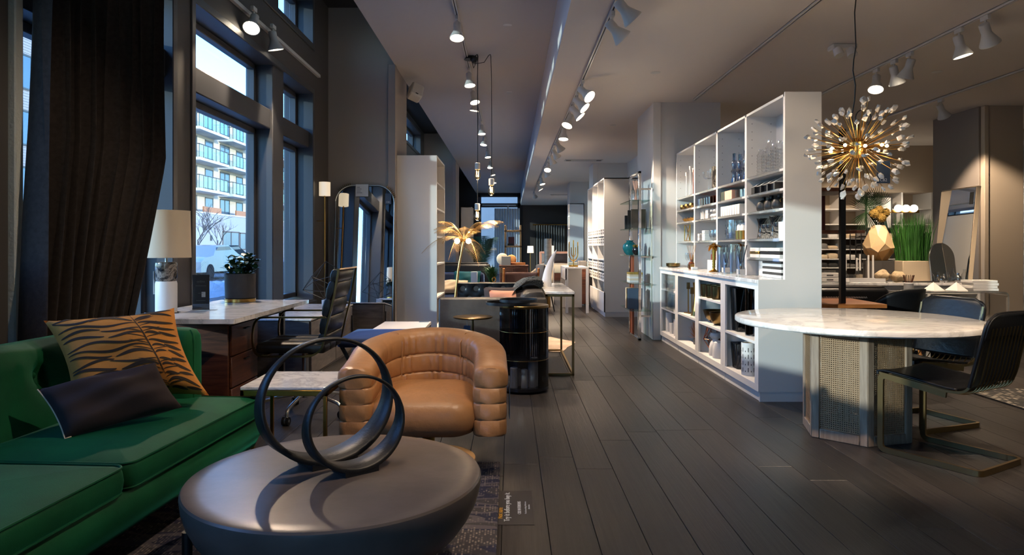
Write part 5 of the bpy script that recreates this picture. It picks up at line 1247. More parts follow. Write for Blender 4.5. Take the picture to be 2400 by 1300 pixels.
for k in range(26): o = MB().add(leaf_mesh(.05, .014).v, leaf_mesh(.05, .014).f).obj('leaf', (m_peach, m_grass, m_flower)[k % 3], pt); o.location = (rg_.uniform(-.03, .03), rg_.uniform(-.03, .03), .095); o.rotation_euler = (rg_.uniform(.3, 1.3), 0, rg_.uniform(0, 6.28))
for k in range(5): item('stacked_book', B(-.085, .085, -.11, .11, 0, .026, .002), (m_whitecer, m_shade, m_whitecer, m_cream, m_flower)[k], 'pale hardback, %s from the bottom of the stack on the glass shelf' % ORD[k], 'book', (1.65, 9.06, .7308 + .0265 * k), 'stacked books')
for k in range(4): item('upright_album', B(-.10, .09, -.012, .012, 0, .27, .002), (m_shade, m_cream, m_bronze, m_bluetag)[k], '%s standing album, %s on the low glass shelf' % (('cream', 'ivory', 'bronze', 'slate')[k], ORD[k]), 'book', (1.64, 9.12 - .035 * k - (.05 if k == 3 else 0), .3848), 'albums')
for k in range(3): item('black_album', B(-.09, .10, -.02, .02, 0, (.19, .25, .25)[k], .002), m_ink, 'black album, %s on the fourth glass shelf' % ORD[k], 'book', (1.67, 9.42 - .24 * k, 1.4408), 'black albums')
gb = MB(); gb.lathe([(.06, 0), (.075, .01), (.07, .14), (.066, .14), (.07, .02), (1e-6, .01)], 20)
fv = thing('stick_vase', 'clear vase of pale sticks on the top glass shelf', 'vase', (1.655, 9.0, 1.8008)); Lz([(.05, 0), (.062, .01), (.06, .15), (.056, .15), (1e-6, .012)], 20).obj('glass', m_clear, fv)
for k in range(8): a = 2 * PI * k / 8; MB().cyl((-.02 * math.cos(a), -.02 * math.sin(a), .012), (.045 * math.cos(a), .045 * math.sin(a), .27), .005, n=6).obj('stick', m_pinkbox, fv)
# ================================================================== ROUND TABLE, CHAIRS, CHANDELIER
TX, TY = 2.22, 4.40
rt = thing('round_dining_table', 'round white marble dining table on a cane-panelled hexagonal base', 'table', (TX, TY, 0))
Lz([(1e-6, .703), (.70, .703), (.728, .705), (.735, .712), (.735, .735), (.731, .741), (.722, .743), (1e-6, .743)], 96).obj('marble_top', m_marble_t, rt)
A0 = R(-104.5); RB = .331; HB = .70
hexv = [Vector((RB * math.cos(A0 + k * PI / 3), RB * math.sin(A0 + k * PI / 3), 0)) for k in range(6)]
cane = MB(); cw, chh = .235, .565; pz = .0128
nc, nr = int(cw / pz), int(chh / pz)
def quad(mb, a, b, wd, y): 
    a, b = Vector((a[0], y, a[1])), Vector((b[0], y, b[1])); d = (b - a).normalized(); nn = Vector((-d.z, 0, d.x)) * (wd / 2)
    mb.add([a - nn, b - nn, b + nn, a + nn], [(0, 1, 2, 3)])
for k in range(nc + 1):
    x = -cw / 2 + k * pz
    for o_ in (-.0016, .0016): quad(cane, (x + o_, 0), (x + o_, chh), .0019, .0)
for k in range(nr + 1):
    for o_ in (-.0016, .0016): quad(cane, (-cw / 2, k * pz + o_), (cw / 2, k * pz + o_), .0019, .0008)
for sgn in (1, -1):
    for k in range(-nr, nc + nr + 1):
        x0 = -cw / 2 + (k + .5) * pz; pts = []
        # clip the diagonal x = x0 + sgn*z to the panel
        za, zb = 0.0, chh
        xa, xb = x0 + sgn * za, x0 + sgn * zb
        lo_, hi = -cw / 2, cw / 2
        if sgn > 0: za = max(0, lo_ - x0); zb = min(chh, hi - x0)
        else: za = max(0, x0 - hi); zb = min(chh, x0 - lo_)
        if zb - za > .01: quad(cane, (x0 + sgn * za, za), (x0 + sgn * zb, zb), .0026, .0016 * (1 if sgn > 0 else 1.5))
cane_me = cane.mesh('cane_panel', pm('cane', rgb(178, 142, 104), .5), 0)
for k in range(6):
    a, b = hexv[k], hexv[(k + 1) % 6]; mid = (a + b) / 2; d = (b - a).normalized(); ang = math.atan2(d.y, d.x); L = (b - a).length / 2
    def rail(x0, x1, z0, z1, th=.026): return MB().box(x0, x1, .0, th, z0, z1, .004).obj('side_frame', m_ash, rt)
    for o_ in (rail(-L, -L + .048, .0, HB), rail(L - .048, L, .0, HB), rail(-L + .048, L - .048, 0, .062), rail(-L + .048, L - .048, HB - .062, HB)): o_.location = mid; o_.rotation_euler = (0, 0, ang)
    o = bpy.data.objects.new('cane_panel', cane_me); COL.objects.link(o); o.parent = rt; o['kind'] = 'stuff'
    o.location = mid + Vector((0, 0, .067)) + Vector((-d.y, d.x, 0)) * .010; o.rotation_euler = (0, 0, ang)
tag_ = B(-.02, .02, -.004, -.002, 0, .16).obj('price_tag', m_paper, rt); tag_.location = (hexv[1] + (hexv[2] - hexv[1]) * .35) + Vector((.01, -.03, .33)); tag_.rotation_euler = (0, 0, R(16))

def brass_chair(label, loc, rz):
    """cantilever chair; local -y is the front, the base opens to the front"""
    t = thing('cantilever_chair', label, 'chair', loc, rz, 'brass cantilever chairs')
    for s in (-1, 1):
        x = .225 * s
        pts = round_path([(x, -.245, .455), (x, -.275, .0175), (x, .255, .0175), (x * .0 + x, .255, .0175)], .045)[:-1]
        MB().strap(round_path([(x, .10, .40), (x, -.262, .452), (x, -.265, .0175), (x, .20, .0175)], .035), (1, 0, 0), .016, .032).obj('side_frame', m_brass_b, t, 50)
        MB().strap(round_path([(x, -.27, .462), (x, .12, .418), (x, .20, .43), (x, .235, .50), (x, .295, .80)], .05), (1, 0, 0), .013, .013).obj('sling_rail', m_brass_b, t, 50)
    MB().strap(round_path([(-.225, .19, .0175), (-.225, .265, .0175), (.225, .265, .0175), (.225, .19, .0175)], .05), (0, 0, 1), .032, .016).obj('base_loop', m_brass_b, t, 50)
    for k in range(11):
        x = -.19 + .038 * k
        MB().tube(round_path([(x, -.24, .452), (x, .13, .408), (x, .218, .42), (x, .256, .50), (x, .312, .775)], .05), .0036, 6).obj('rod', m_brass_b, t)
    st = [(-.285, .450), (-.288, .470), (-.25, .478), (-.10, .462), (.08, .438), (.15, .434)]
    sm = MB(); sm.grid(lambda u, v: (-.222 + .444 * u, st[min(int(v * 5), 4)][0] * (1 - (v * 5 - min(int(v * 5), 4))) + st[min(int(v * 5), 4) + 1][0] * (v * 5 - min(int(v * 5), 4)), st[min(int(v * 5), 4)][1] * (1 - (v * 5 - min(int(v * 5), 4))) + st[min(int(v * 5), 4) + 1][1] * (v * 5 - min(int(v * 5), 4)) - .010 * math.sin(PI * u)), 16, 22)
    o = sm.obj('seat_sling', m_bklea, t, 60); md = o.modifiers.new('thickness', 'SOLIDIFY'); md.thickness = .012; md.offset = 0
    def back(u, v):
        z = .46 + .385 * v; hw = .232; r = .075; top = .845 - z
        if top < r: hw = .232 - r + math.sqrt(max(r * r - (r - top) ** 2, 0))
        yb = .212 + .088 * (z - .44) / .36 - .02 * (1 - (2 * u - 1) ** 2)
        return (-hw + 2 * hw * u, yb, z)
    o = MB().grid(back, 20, 26).obj('back_sling', m_nvlea, t, 60); md = o.modifiers.new('thickness', 'SOLIDIFY'); md.thickness = .014; md.offset = 0
    hp = [back(0, i / 12) for i in range(13)] + [back(i / 12, 1) for i in range(1, 12)] + [back(1, 1 - i / 12) for i in range(13)]
    MB().tube(hp, .010, 8).obj('edge_roll', m_bklea, t)
    cap = MB().grid(lambda u, v: (lambda p: (p[0] * 1.01, p[1] + .012, p[2]))(back(u, .66 + .34 * v)), 20, 10).obj('back_pocket', m_bklea, t, 60); md = cap.modifiers.new('thickness', 'SOLIDIFY'); md.thickness = .008; md.offset = 0
    return t
# chair fronts point at the table centre
brass_chair('brass-framed black leather cantilever chair turned away at the table edge', (2.50, 3.89, 0), R(180 + 30.5))
brass_chair('brass cantilever chair facing the table from its far side', (2.80, 4.66, 0), R(290))
put('woven_rug', B(3.78, 5.8, 3.3, 5.72, .0006, .012, .003), m_rug2, 'black and cream woven rug at the edge of the dining area', 'rug')

# chandelier
cd = thing('crystal_chandelier', 'brass starburst chandelier tipped with rough crystals over the round table', 'chandelier', (2.24, 4.40, 1.83))
Lz([(1e-6, -.065), (.035, -.062), (.052, -.045), (.052, .04), (.034, .06), (.022, .07), (.02, .12), (.008, .125), (.008, .19)], 24).obj('hub', m_brass, cd)
rng = random.Random(77)
def crystal(seed):
    rg_ = random.Random(seed); bm = bmesh.new(); 
    for k in range(14):
        a = rg_.uniform(0, 2 * PI); z = rg_.uniform(-1, 1); q = math.sqrt(1 - z * z); bm.verts.new((q * math.cos(a) * .0175, q * math.sin(a) * .0155, z * .024))
    bmesh.ops.convex_hull(bm, input=bm.verts); me = bpy.data.meshes.new('crystal'); bm.to_mesh(me); bm.free(); me.materials.append(m_crystal); return me
crys = [crystal(s) for s in range(6)]
rod_me = MB().cyl((0, 0, 0), (0, 0, 1), .0019, n=5, caps=False).mesh('rod', m_brass, 60)
N = 128; 
for i in range(N):
    z = 1 - 2 * (i + .5) / N; a = i * PI * (3 - math.sqrt(5)); q = math.sqrt(1 - z * z)
    d = Vector((q * math.cos(a), q * math.sin(a), z)); d = (d + Vector((rng.uniform(-.1, .1), rng.uniform(-.1, .1), rng.uniform(-.1, .1)))).normalized()
    L = rng.choice((.325, .315, .30, .255, .27))
    o = bpy.data.objects.new('rod', rod_me); COL.objects.link(o); o.parent = cd; o.scale = (1, 1, L); o.rotation_euler = d.to_track_quat('Z', 'Y').to_euler()
    c = bpy.data.objects.new('crystal', crys[i % 6]); COL.objects.link(c); c.parent = cd; c.location = d * L; c.rotation_euler = d.to_track_quat('Z', 'Y').to_euler(); s = rng.uniform(.8, 1.25); c.scale = (s, s, s)
for k in range(9):
    a = 2 * PI * k / 9 + .3; z = (-.02, .03, .06)[k % 3]; d = Vector((math.cos(a), math.sin(a), z)).normalized()
    ar = MB().cyl(d * .03, d * .15, .005, n=8).obj('bulb_arm', m_brass, cd); MB().ball(tuple(d * .165), .0105, 10, 8).obj('bulb', m_fila, ar)
for k in range(3):
    ld = bpy.data.lights.new('chandelier_bulb', 'POINT'); ld.energy = 1.8; ld.color = (1, .74, .46); ld.shadow_soft_size = .02
    o = bpy.data.objects.new('chandelier_bulb', ld); COL.objects.link(o); o.parent = cd; a = 2 * PI * k / 3 + .5; o.location = (.18 * math.cos(a), .18 * math.sin(a), .02)
cp = [(2000, 300), (1996, 275), (2003, 235), (2005, 200), (1999, 165), (2001, 140), (2006, 110), (2004, 60), (2003, 30), (2006, 0), (2006, -60)]
cpts = [P(x, y, 4.40) - Vector((2.24, 4.40, 1.83)) for x, y in cp]; cpts = [Vector((.0, 0, .19))] + cpts + [Vector((-.0, 0, ZR - 1.83))]
MB().tube(cpts, .004, 8).obj('cord', m_black, cd)
MB().tube([Vector((0, 0, .15)) + Vector((.04 + .05 * math.cos(R(a)), .01, .05 + .055 * math.sin(R(a)))) for a in range(200, -70, -15)], .004, 8).obj('cord_slack', m_black, cd)
Lz([(.06, ZR - 1.83 - .025), (.06, ZR - 1.83)], 28).obj('canopy', m_black, cd)
tg_ = B(.042, .125, -.150, -.147, -.235, -.095).obj('brand_tag', m_bluetag, cd)
text('lettering', 'CB2', .026, m_lilac, tg_, (.083, -.1505, -.215), (R(90), 0, 0), 'CENTER', .0004)
MB().cyl((.083, -.148, -.095), (.04, -.03, .0), .0012, n=5).obj('tag_string', m_paper, cd)

# ================================================================== RIGHT-HAND ROOM
ldk = thing('shelf_desk', 'warm wood desk with black post and floating wood shelves behind the round table', 'desk', (2.78, 5.7, 0))
MB().prism([(-.34, -.30), (.20, -.30), (.23, .33), (-.34, .33)], .715, .745).obj('desk_top', m_acacia, ldk, 0)
B(-.115, -.075, -.20, -.16, 0, 2.15, .002).obj('post', m_black, ldk); B(-.115, -.075, .28, .32, 0, 2.15, .002).obj('post', m_black, ldk)
B(-.34, .10, -.16, .30, 1.31, 1.335, .002).obj('shelf', m_walnut_x, ldk); B(-.34, .07, -.16, .30, 1.65, 1.68, .002).obj('shelf', m_walnut_x, ldk); B(-.34, .07, -.10, .30, 1.90, 1.93, .002).obj('shelf', m_walnut_x, ldk)
for x, y in ((-.3, -.25), (.15, -.25), (-.3, .28), (.15, .28)): B(x, x + .03, y, y + .03, 0, .715).obj('leg', m_black, ldk)
put('display_board', B(-.10, .10, -.01, .01, 0, .30, .002), m_oxbox, 'dark maroon panel standing on the floating wood shelf', 'board', (2.60, 5.86, 1.336))
bl_ = MB()
for k in range(44): bl_.tube([(-.36 + .0145 * k, 0, .004), (-.355 + .0145 * k, 0, .018), (-.348 + .0145 * k, 0, .004)], .0022, 5)
put('beaded_runner', bl_, m_whitecer, 'white beaded runner edge lying on the wood desk', 'runner', (2.85, 5.98, .7458))
def shell_chair(label, loc, rz, mat):
    t = thing('shell_chair', label, 'chair', loc, rz); mb = MB()
    def fn(u, v):
        a = R(200 - 220 * u) if False else R(-20 + 220 * u); r = .26 + .04 * v; top = .26 + .16 * math.sin(max(0, math.sin(a * 1)) * PI / 2)
        return (r * math.cos(a), r * math.sin(a) * .95, .42 + top * v)
    o = mb.grid(fn, 40, 12).obj('shell', mat, t, 70); md = o.modifiers.new('thickness', 'SOLIDIFY'); md.thickness = .03
    pad(-.24, .24, -.24, .24, .38, .46, .16, .02, .015).obj('seat', mat, t, 60)
    for sx in (-1, 1):
        for sy in (-1, 1): MB().cyl((sx * .16, sy * .16, .39), (sx * .22, sy * .22, 0), .014, .010, 10).obj('leg', m_acacia, t)
shell_chair('dark leather shell chair beside the wood desk', (3.33, 6.02, 0), R(-150), m_bklea)
bs_ = thing('black_sofa', 'low black leather sofa behind the wood desk', 'sofa', (3.25, 6.75, 0))
pad(-.55, .45, -.12, .10, .25, .80, .06, .04, .02).obj('backrest', m_bklea, bs_, 60); pad(-.55, .45, .10, .42, .18, .42, .05, .03, .02).obj('seat', m_bklea, bs_, 60); B(-.5, .4, -.1, .4, .04, .2).obj('base', m_black, bs_)
# clear acrylic console
ac = thing('acrylic_console', 'clear acrylic waterfall console behind the dining chairs', 'console', (4.28, 6.85, 0))
for y0 in (-.19,): pass
pth = round_path([(-.56, 0, 0), (-.56, 0, .755), (.575, 0, .755), (.575, 0, 0)], .05)
MB().strap(pth, (0, 1, 0), .40, .014).obj('waterfall', m_acryl, ac, 50)
MB().tube([Vector(p) + Vector((0, -.2, 0)) for p in pth], .006, 6).obj('polished_edge', m_clear, ac); B(-.55, .565, -.19, .19, .33, .342).obj('lower_shelf', m_acryl, ac)
CZ = .7625
pc = thing('pencil_cup', 'white cup of brown pencils on the acrylic console', 'cup', (3.98, 6.82, CZ)); Lz([(.035, 0), (.043, .005), (.044, .075), (.04, .08), (.037, .08), (.037, .01), (1e-6, .01)], 24).obj('cup', m_whitecer, pc)
for k in range(9): a = 2 * PI * k / 9; MB().cyl((.012 * math.cos(a), .012 * math.sin(a), .012), (.05 * math.cos(a), .05 * math.sin(a), .155), .0035, n=6).obj('pencil', m_walnut, pc)
for k, x in enumerate((4.24, 4.47)): put('alabaster_pyramid', MB().add([(-.07, -.07, 0), (.07, -.07, 0), (.07, .07, 0), (-.07, .07, 0), (0, 0, .085)], [(0, 1, 4), (1, 2, 4), (2, 3, 4), (3, 0, 4), (3, 2, 1, 0)]), m_whitecer, 'white alabaster pyramid, %s from the pencil cup' % ORD[k], 'ornament', (x, 6.84, CZ), .3, 'pyramids', smooth=0)
for k in range(4): put('white_book', B(-.125, .125, -.09, .09, 0, .026, .002), m_whitecer, 'white book, %s from the bottom of the stack on the acrylic console' % ORD[k], 'book', (4.70 - .012 * (k % 2), 6.83, CZ + .0265 * k), 0, 'white book stack')
# display counter
dcn = thing('display_counter', 'white display counter with marble top in front of the tall leaning mirror', 'counter', (4.15, 7.65, 0))
B(-.92, .85, -.45, .52, .79, .82, .003).obj('marble_top', m_marble, dcn); B(-.90, .83, -.42, .50, .70, .789).obj('apron', m_lac, dcn)
for x in (-.90, -.30, .27, .80): B(x, x + .03, -.42, .5, 0, .70).obj('side_panel', m_lac, dcn)
B(-.87, .80, .47, .5, .05, .70).obj('back_panel', m_lac, dcn)
for z in (.10, .40): B(-.87, .80, -.40, .47, z, z + .025).obj('shelf', m_lac, dcn)
DZ = .8205
pb = thing('plinth_box', 'charcoal hexagonal plinth under the amber vase', 'plinth', (4.11, 7.62, DZ)); MB().prism([(.165 * math.cos(R(a + 12)), .165 * math.sin(R(a + 12))) for a in range(0, 360, 60)], 0, .225).obj('body', m_bluetag if False else m_wall_dark, pb, 0)
av = thing('faceted_vase', 'large amber faceted vase with dried flowers and fan palm on the plinth', 'vase', (4.11, 7.62, DZ + .2255), R(8))
nv = 7; rings = [(.085, 0), (.152, .115), (.160, .165), (.12, .30), (.066, .395)]
vsx = []
for j, (r_, z_) in enumerate(rings):
    for k in range(nv): a = 2 * PI * (k + .5 * (j % 2)) / nv; zz = z_ + (.022 * (1 if k % 2 else -1) if 0 < j < 4 else 0); vsx.append(Vector((r_ * math.cos(a), r_ * math.sin(a), zz)))
fsl, fsu, seams = [], [], MB()
for j in range(len(rings) - 1):
    for k in range(nv):
        a0, a1, b0, b1 = j * nv + k, j * nv + (k + 1) % nv, j * nv + nv + k, j * nv + nv + (k + 1) % nv
        tr2 = [(a0, a1, b0), (a1, b1, b0)] if j % 2 == 0 else [(a0, a1, b1), (a0, b1, b0)]
        (fsl if j == 0 else fsu).extend(tr2)
        if j in (0, 1, 2) and k % 2 == 0: seams.cyl(vsx[a0] * 1.004, vsx[b0 if j % 2 == 0 else b1] * 1.004, .0022, n=5)
MB().add(vsx, fsl + [tuple(range(nv))[::-1]]).obj('lower_body', m_amber_d, av, 0); MB().add(vsx, fsu).obj('upper_body', m_amber, av, 0); seams.obj('seam_lines', m_amber_l, av)
rng = random.Random(13)
for k, (x, y, z) in enumerate(((-.075, -.03, .52), (.005, .0, .56), (.10, .02, .535), (-.01, -.06, .475))):
    s_ = MB().tube([(x * .3, y * .3, .30), (x * .7, y * .7, .42), (x, y, z)], .004, 6).obj('stem', m_stem, av); fb = MB()
    fb.ball((x, y, z), .048, 14, 10)
    for q in range(80):
        dv = Vector((rng.gauss(0, 1), rng.gauss(0, 1), rng.gauss(0, 1))).normalized(); c = Vector((x, y, z)) + dv * .046; fb.cyl(c, c + dv * .010, .005, .002, 4)
    fb.obj('flower_head', m_flower, s_)
def fan_leaf(par, origin, facing, r_, a0, a1, n_, mat):
    """one palm fan: narrow pleated blades from a hub"""
    t = MB(); f = Vector(facing).normalized(); u = f.cross(Vector((0, 0, 1))).normalized(); v = u.cross(f)
    for k in range(n_):
        a = R(a0 + (a1 - a0) * k / (n_ - 1)); d = u * math.cos(a) + v * math.sin(a); s = u * -math.sin(a) + v * math.cos(a); L = r_ * (1 - .18 * abs(2 * k / (n_ - 1) - 1)); w_ = r_ * .017
        c = Vector(origin); dr = Vector((0, 0, -.03 * r_))
        t.add([c, c + d * L * .5 + s * w_ + f * .006, c + d * L + dr, c + d * L * .5 - s * w_ + f * .006, c + d * L * .5 - f * .004], [(0, 1, 4), (1, 2, 4), (2, 3, 4), (3, 0, 4)])
    MB().tube([(0, 0, .36), (Vector((0, 0, .36)) + Vector(origin)) / 2 + Vector((0, 0, .02)), origin], .005, 6).obj('leaf_stalk', m_fan, par)
    return t.obj('fan_leaf', mat, par, 0)
fan_leaf(av, (-.14, .02, .545), (-.15, -1, .1), .27, 20, 330, 40, m_fan); fan_leaf(av, (.10, .10, .60), (.2, -1, .2), .30, -70, 150, 30, m_fan); fan_leaf(av, (.11, .02, .46), (.3, -1, .0), .25, -100, 60, 24, m_dkleaf); fan_leaf(av, (-.04, .12, .62), (0, -1, .1), .26, 20, 170, 24, m_dkleaf)
gp = thing('grass_planter', 'tall green grass in a pale stone box planter on the counter', 'plant', (4.47, 7.58, DZ)); B(-.185, .185, -.13, .13, 0, .225, .004).obj('stone_box', m_cream, gp)
gm = MB()
for k in range(420):
    x, y = rng.uniform(-.155, .155), rng.uniform(-.10, .10); h_ = rng.uniform(.36, .56); lx, ly = rng.gauss(0, .03) + x * .3, rng.gauss(0, .03); wd = .0035; a = rng.uniform(0, PI); dx, dy = wd * math.cos(a), wd * math.sin(a)
    gm.add([(x - dx, y - dy, .22), (x + dx, y + dy, .22), (x + lx * .4 - dx, y + ly * .4 - dy, .22 + h_ * .6), (x + lx * .4 + dx, y + ly * .4 + dy, .22 + h_ * .6), (x + lx, y + ly, .22 + h_)], [(0, 1, 3, 2), (2, 3, 4)])
gm.obj('grass_blades', m_grass, gp, 0)['kind'] = 'stuff'
def rock(label, loc, r_, seed):
    rg_ = random.Random(seed); bm = bmesh.new(); bmesh.ops.create_icosphere(bm, subdivisions=3, radius=1)
    for v in bm.verts: v.co *= r_ * (1 + .09 * math.sin(v.co.x * 5 + seed) + .08 * math.sin(v.co.y * 7 + seed * 2) + .05 * math.sin(v.co.z * 9)); v.co.z *= .78
    zmin = min(v.co.z for v in bm.verts)
    for v in bm.verts: v.co.z -= zmin
    me = bpy.data.meshes.new('rock'); bm.to_mesh(me); bm.free(); me.materials.append(m_rock); me.shade_smooth(); o = bpy.data.objects.new('rock_bookend', me); COL.objects.link(o); o.location = loc; tag(o, label, 'rock', 'rocks on the counter')
rock('rough pale rock bookend in front of the charcoal plinth', (3.99, 7.32, DZ), .078, 1); rock('rough pale rock bookend in front of the stone planter', (4.145, 7.30, DZ), .072, 4)
for k, (x, y, h_) in enumerate(((3.66, 7.45, .16), (3.73, 7.35, .14), (3.80, 7.42, .18))):
    t = thing('bottle_candlestick', 'clear bottle candlestick with a white taper, %s from the black post' % ORD[k], 'candlestick', (x, y, DZ), 0, 'taper candles'); Lz([(.03, 0), (.034, .01), (.03, .07), (.012, .10), (.012, .13), (1e-6, .13)], 18).obj('bottle', m_clear, t); MB().cyl((0, 0, .12), (0, 0, .12 + h_), .011, .009, 12).obj('taper', m_whitecer, t)
for k, x in enumerate((3.865, 3.915)):
    t = thing('taper_stand', 'brass stand with a tall white taper, %s before the charcoal plinth' % ORD[k], 'candlestick', (x, 7.37, DZ), 0, 'tall tapers'); MB().cyl((0, 0, 0), (0, 0, .03), .02, n=14).obj('stand', m_brass, t); MB().cyl((0, 0, .03), (0, 0, .29), .012, .010, 12).obj('taper', m_whitecer, t)
tr2 = thing('white_tray', 'long white lacquer tray along the counter front', 'tray', (3.78, 7.27, DZ)); B(-.19, .19, -.05, .05, 0, .008).obj('plate', m_whitegl, tr2); B(-.19, .19, -.05, -.045, .008, .045).obj('wall', m_whitegl, tr2); B(-.19, .19, .045, .05, .008, .045).obj('wall', m_whitegl, tr2)
wbx = thing('drawer_box', 'white two-drawer box stacked with glass beads on the counter', 'box', (3.42, 7.42, DZ)); B(-.10, .10, -.1, .1, 0, .10, .003).obj('body', m_whitecer, wbx)
for z in (.005, .053): d_ = B(-.095, .095, -.106, -.1, z, z + .042, .002).obj('drawer', m_whitecer, wbx); B(-.03, .04, -.109, -.106, z + .016, z + .026).obj('pull_slot', m_ink, d_)
gs_ = MB()
for k in range(60): gs_.ball((-.09 + .0061 * (k % 30), -.05 + .05 * (k // 30), .115), .014, 7, 5)
gs_.obj('glass_beads', m_clear, wbx)['kind'] = 'stuff'
for k, (x, mm, h_) in enumerate(((4.585, m_chrome, .07), (4.63, m_chrome, .09), (4.70, m_clear, .15), (4.78, m_chrome, .10), (4.83, m_clear, .14), (4.66, m_clear, .11))):
    put('glass_bottle' if mm is m_clear else 'chrome_ornament', Lz([(1e-6, 0), (.025, 0), (.034, .02), (.03, h_ * .6), (.012, h_ * .8), (.012, h_), (1e-6, h_)], 14), mm, '%s, %s in the row before the arched counter mirror' % ('small stoppered glass bottle' if mm is m_clear else 'round chrome ornament', ORD[k]), 'bottle' if mm is m_clear else 'ornament', (x, 7.26 + .025 * (k % 2), DZ), 0, 'counter ornaments')
put('dark_tray', B(-.20, .20, -.05, .05, 0, .012, .003), m_black, 'flat dark tray behind the pencil cup on the counter', 'tray', (4.42, 7.30, DZ))
bm_ = thing('leaning_mirror', 'tall cream-framed mirror leaning on the display counter', 'mirror', (4.94, 7.64, DZ), R(-4)); bm_.rotation_euler = (0, R(5), R(-4))
B(-.022, -.019, -.33, .33, .02, 1.02).obj('glass', m_mirror, bm_, 0); B(-.018, .03, -.335, .335, 0, 1.035, .003).obj('frame', m_cream, bm_)
B(-.026, -.0225, -.30, -.24, .84, .97).obj('price_tag', m_ink, bm_)
am = thing('arched_counter_mirror', 'small arched frameless mirror standing on the counter', 'mirror', (4.70, 7.385, DZ), R(14)); am.rotation_euler = (R(-7), 0, R(14))
vplate(arch_out(.165, .42, .16, 10), .0, .006).obj('glass', m_mirror, am, 0); vplate(arch_out(.168, .425, .163, 10), .0065, .02).obj('backing', m_steel, am, 0)
# shelving on the far wall of the right-hand room
fs_ = thing('linen_shelving', 'white linen shelving under the bulkhead on the far wall', 'shelf', (6.9, 12.85, 0))
for x in (-1.3, -.75, -.25, .3, .85, 1.15): B(x, x + .03, -.28, .3, 0, 2.2).obj('divider', m_lac, fs_)
for z in (.35, .60, .82, .98, 1.16, 1.36, 1.62, 1.9): B(-1.3, 1.18, -.27, .3, z - .02, z, .002).obj('shelf_board', m_lac, fs_)
B(-1.3, 1.18, .3, .33, 0, 2.2).obj('back_panel', m_beige, fs_)
rng = random.Random(3); k = 0
for z in (.60, .82, .98, 1.16, 1.36):
    for x in (-1.12, -.93, -.60, -.40, -.10, .10):
        mm = (m_cream, m_greyfab, m_whitecer, m_ink)[rng.randrange(4)]; k += 1
        put('folded_towel', pad(-.085, .085, -.12, .12, 0, rng.uniform(.05, .10), .03, .018, .01, 3), mm, '%s folded towel, %s along the %s linen shelf' % ({id(m_cream): 'cream', id(m_greyfab): 'grey', id(m_whitecer): 'white', id(m_ink): 'black'}[id(mm)], ORD[[-1.12, -.93, -.60, -.40, -.10, .10].index(x)], ('lowest', 'second', 'third', 'fourth', 'topmost')[[.60, .82, .98, 1.16, 1.36].index(z)]), 'towel', (6.9 + x, 12.72, z + E), 0, 'folded towels')
gl_ = thing('globe_sconce', 'three-globe lit wall fixture over the grass planter', 'lamp', (7.12, 12.3, 1.86)); B(-.25, .25, .0, .02, -.05, .0).obj('bar', m_brass, gl_); B(-.02, .02, .02, .20, -.04, -.01).obj('bracket', m_brass, gl_)
for k in range(3): MB().ball((-.14 + .14 * k, -.02, .03), .066, 18, 12).obj('globe', m_globe, gl_)
ap = thing('wall_art', 'pale framed print on the far wall behind the amber vase', 'picture', (6.75, 12.5, 1.55)); B(-.22, .22, 0, .02, 0, .55).obj('print', m_paper, ap); f = MB()
for a in ((-.24, -.22, -.01, .03, -.02, .57), (.22, .24, -.01, .03, -.02, .57), (-.22, .22, -.01, .03, -.02, 0), (-.22, .22, -.01, .03, .55, .57)): f.box(*a)
f.obj('frame', m_ink, ap)
gr_ = thing('black_grid_rack', 'black wire grid rack against the linen shelving', 'rack', (6.35, 12.45, .9)); 
for k in range(4): MB().cyl((-.15 + .1 * k, 0, 0), (-.15 + .1 * k, 0, .62), .008, n=6).obj('wire', m_black, gr_)
for k in range(5): MB().cyl((-.15, 0, .02 + .145 * k), (.15, 0, .02 + .145 * k), .008, n=6).obj('wire', m_black, gr_)
tsh = thing('textile_shelf', 'white shelf of patterned textiles at the edge of the beige column', 'shelf', (7.2, 9.3, 0)); B(-.43, -.40, -.3, .3, 0, 2.6).obj('side_panel', m_lac, tsh); B(-.43, .5, .28, .3, 0, 2.6).obj('back_panel', m_lac, tsh)
for z in (.3, .8, 1.25, 1.7, 2.1): B(-.40, .5, -.29, .28, z - .025, z).obj('shelf_board', m_lac, tsh)
for k, z in enumerate((.3, .8, 1.25, 1.7)):
    put('patterned_cushion', pad(-.26, .26, -.2, .2, 0, .30, .08, .05, .03), (m_stripe, m_orange)[k % 2], '%s cushion on the textile shelf, %s from the floor' % (('dark brown', 'ochre')[k % 2], ORD[k]), 'pillow', (7.1, 9.27, z + E), 0, 'shelf cushions')
# ================================================================== FURTHER DOWN THE AISLE
# wooden console with gold objects behind the leather sofa
wc = thing('sofa_console', 'slim dark wood console behind the leather sofa', 'console', (-.22, 8.62, 0)); B(-.42, .36, -.14, .14, .70, .735, .003).obj('top', m_walnut_x, wc)
for x in (-.40, .32):
    for y in (-.12, .10): B(x, x + .025, y, y + .025, 0, .70).obj('leg', m_walnut, wc)
put('card_box', B(-.04, .04, -.03, .03, 0, .15, .002), m_paper, 'upright white card box on the dark wood console', 'box', (-.455, 8.60, .7355))
put('gold_book', B(-.07, .07, -.05, .05, 0, .02, .002), m_gold, 'flat gold box lying on the dark wood console', 'box', (-.32, 8.58, .7355))
gk = thing('gold_knot', 'small gold loop ornament on the dark wood console', 'ornament', (-.205, 8.58, .7355)); B(-.03, .04, -.02, .02, 0, .012).obj('foot', m_gold, gk); MB().tube([(.022 * math.cos(R(a)), 0, .05 + .03 * math.sin(R(a))) for a in range(0, 360, 24)], .007, 8, True).obj('loop', m_gold, gk); MB().cyl((0, 0, .01), (0, 0, .024), .006, n=8).obj('neck', m_gold, gk)
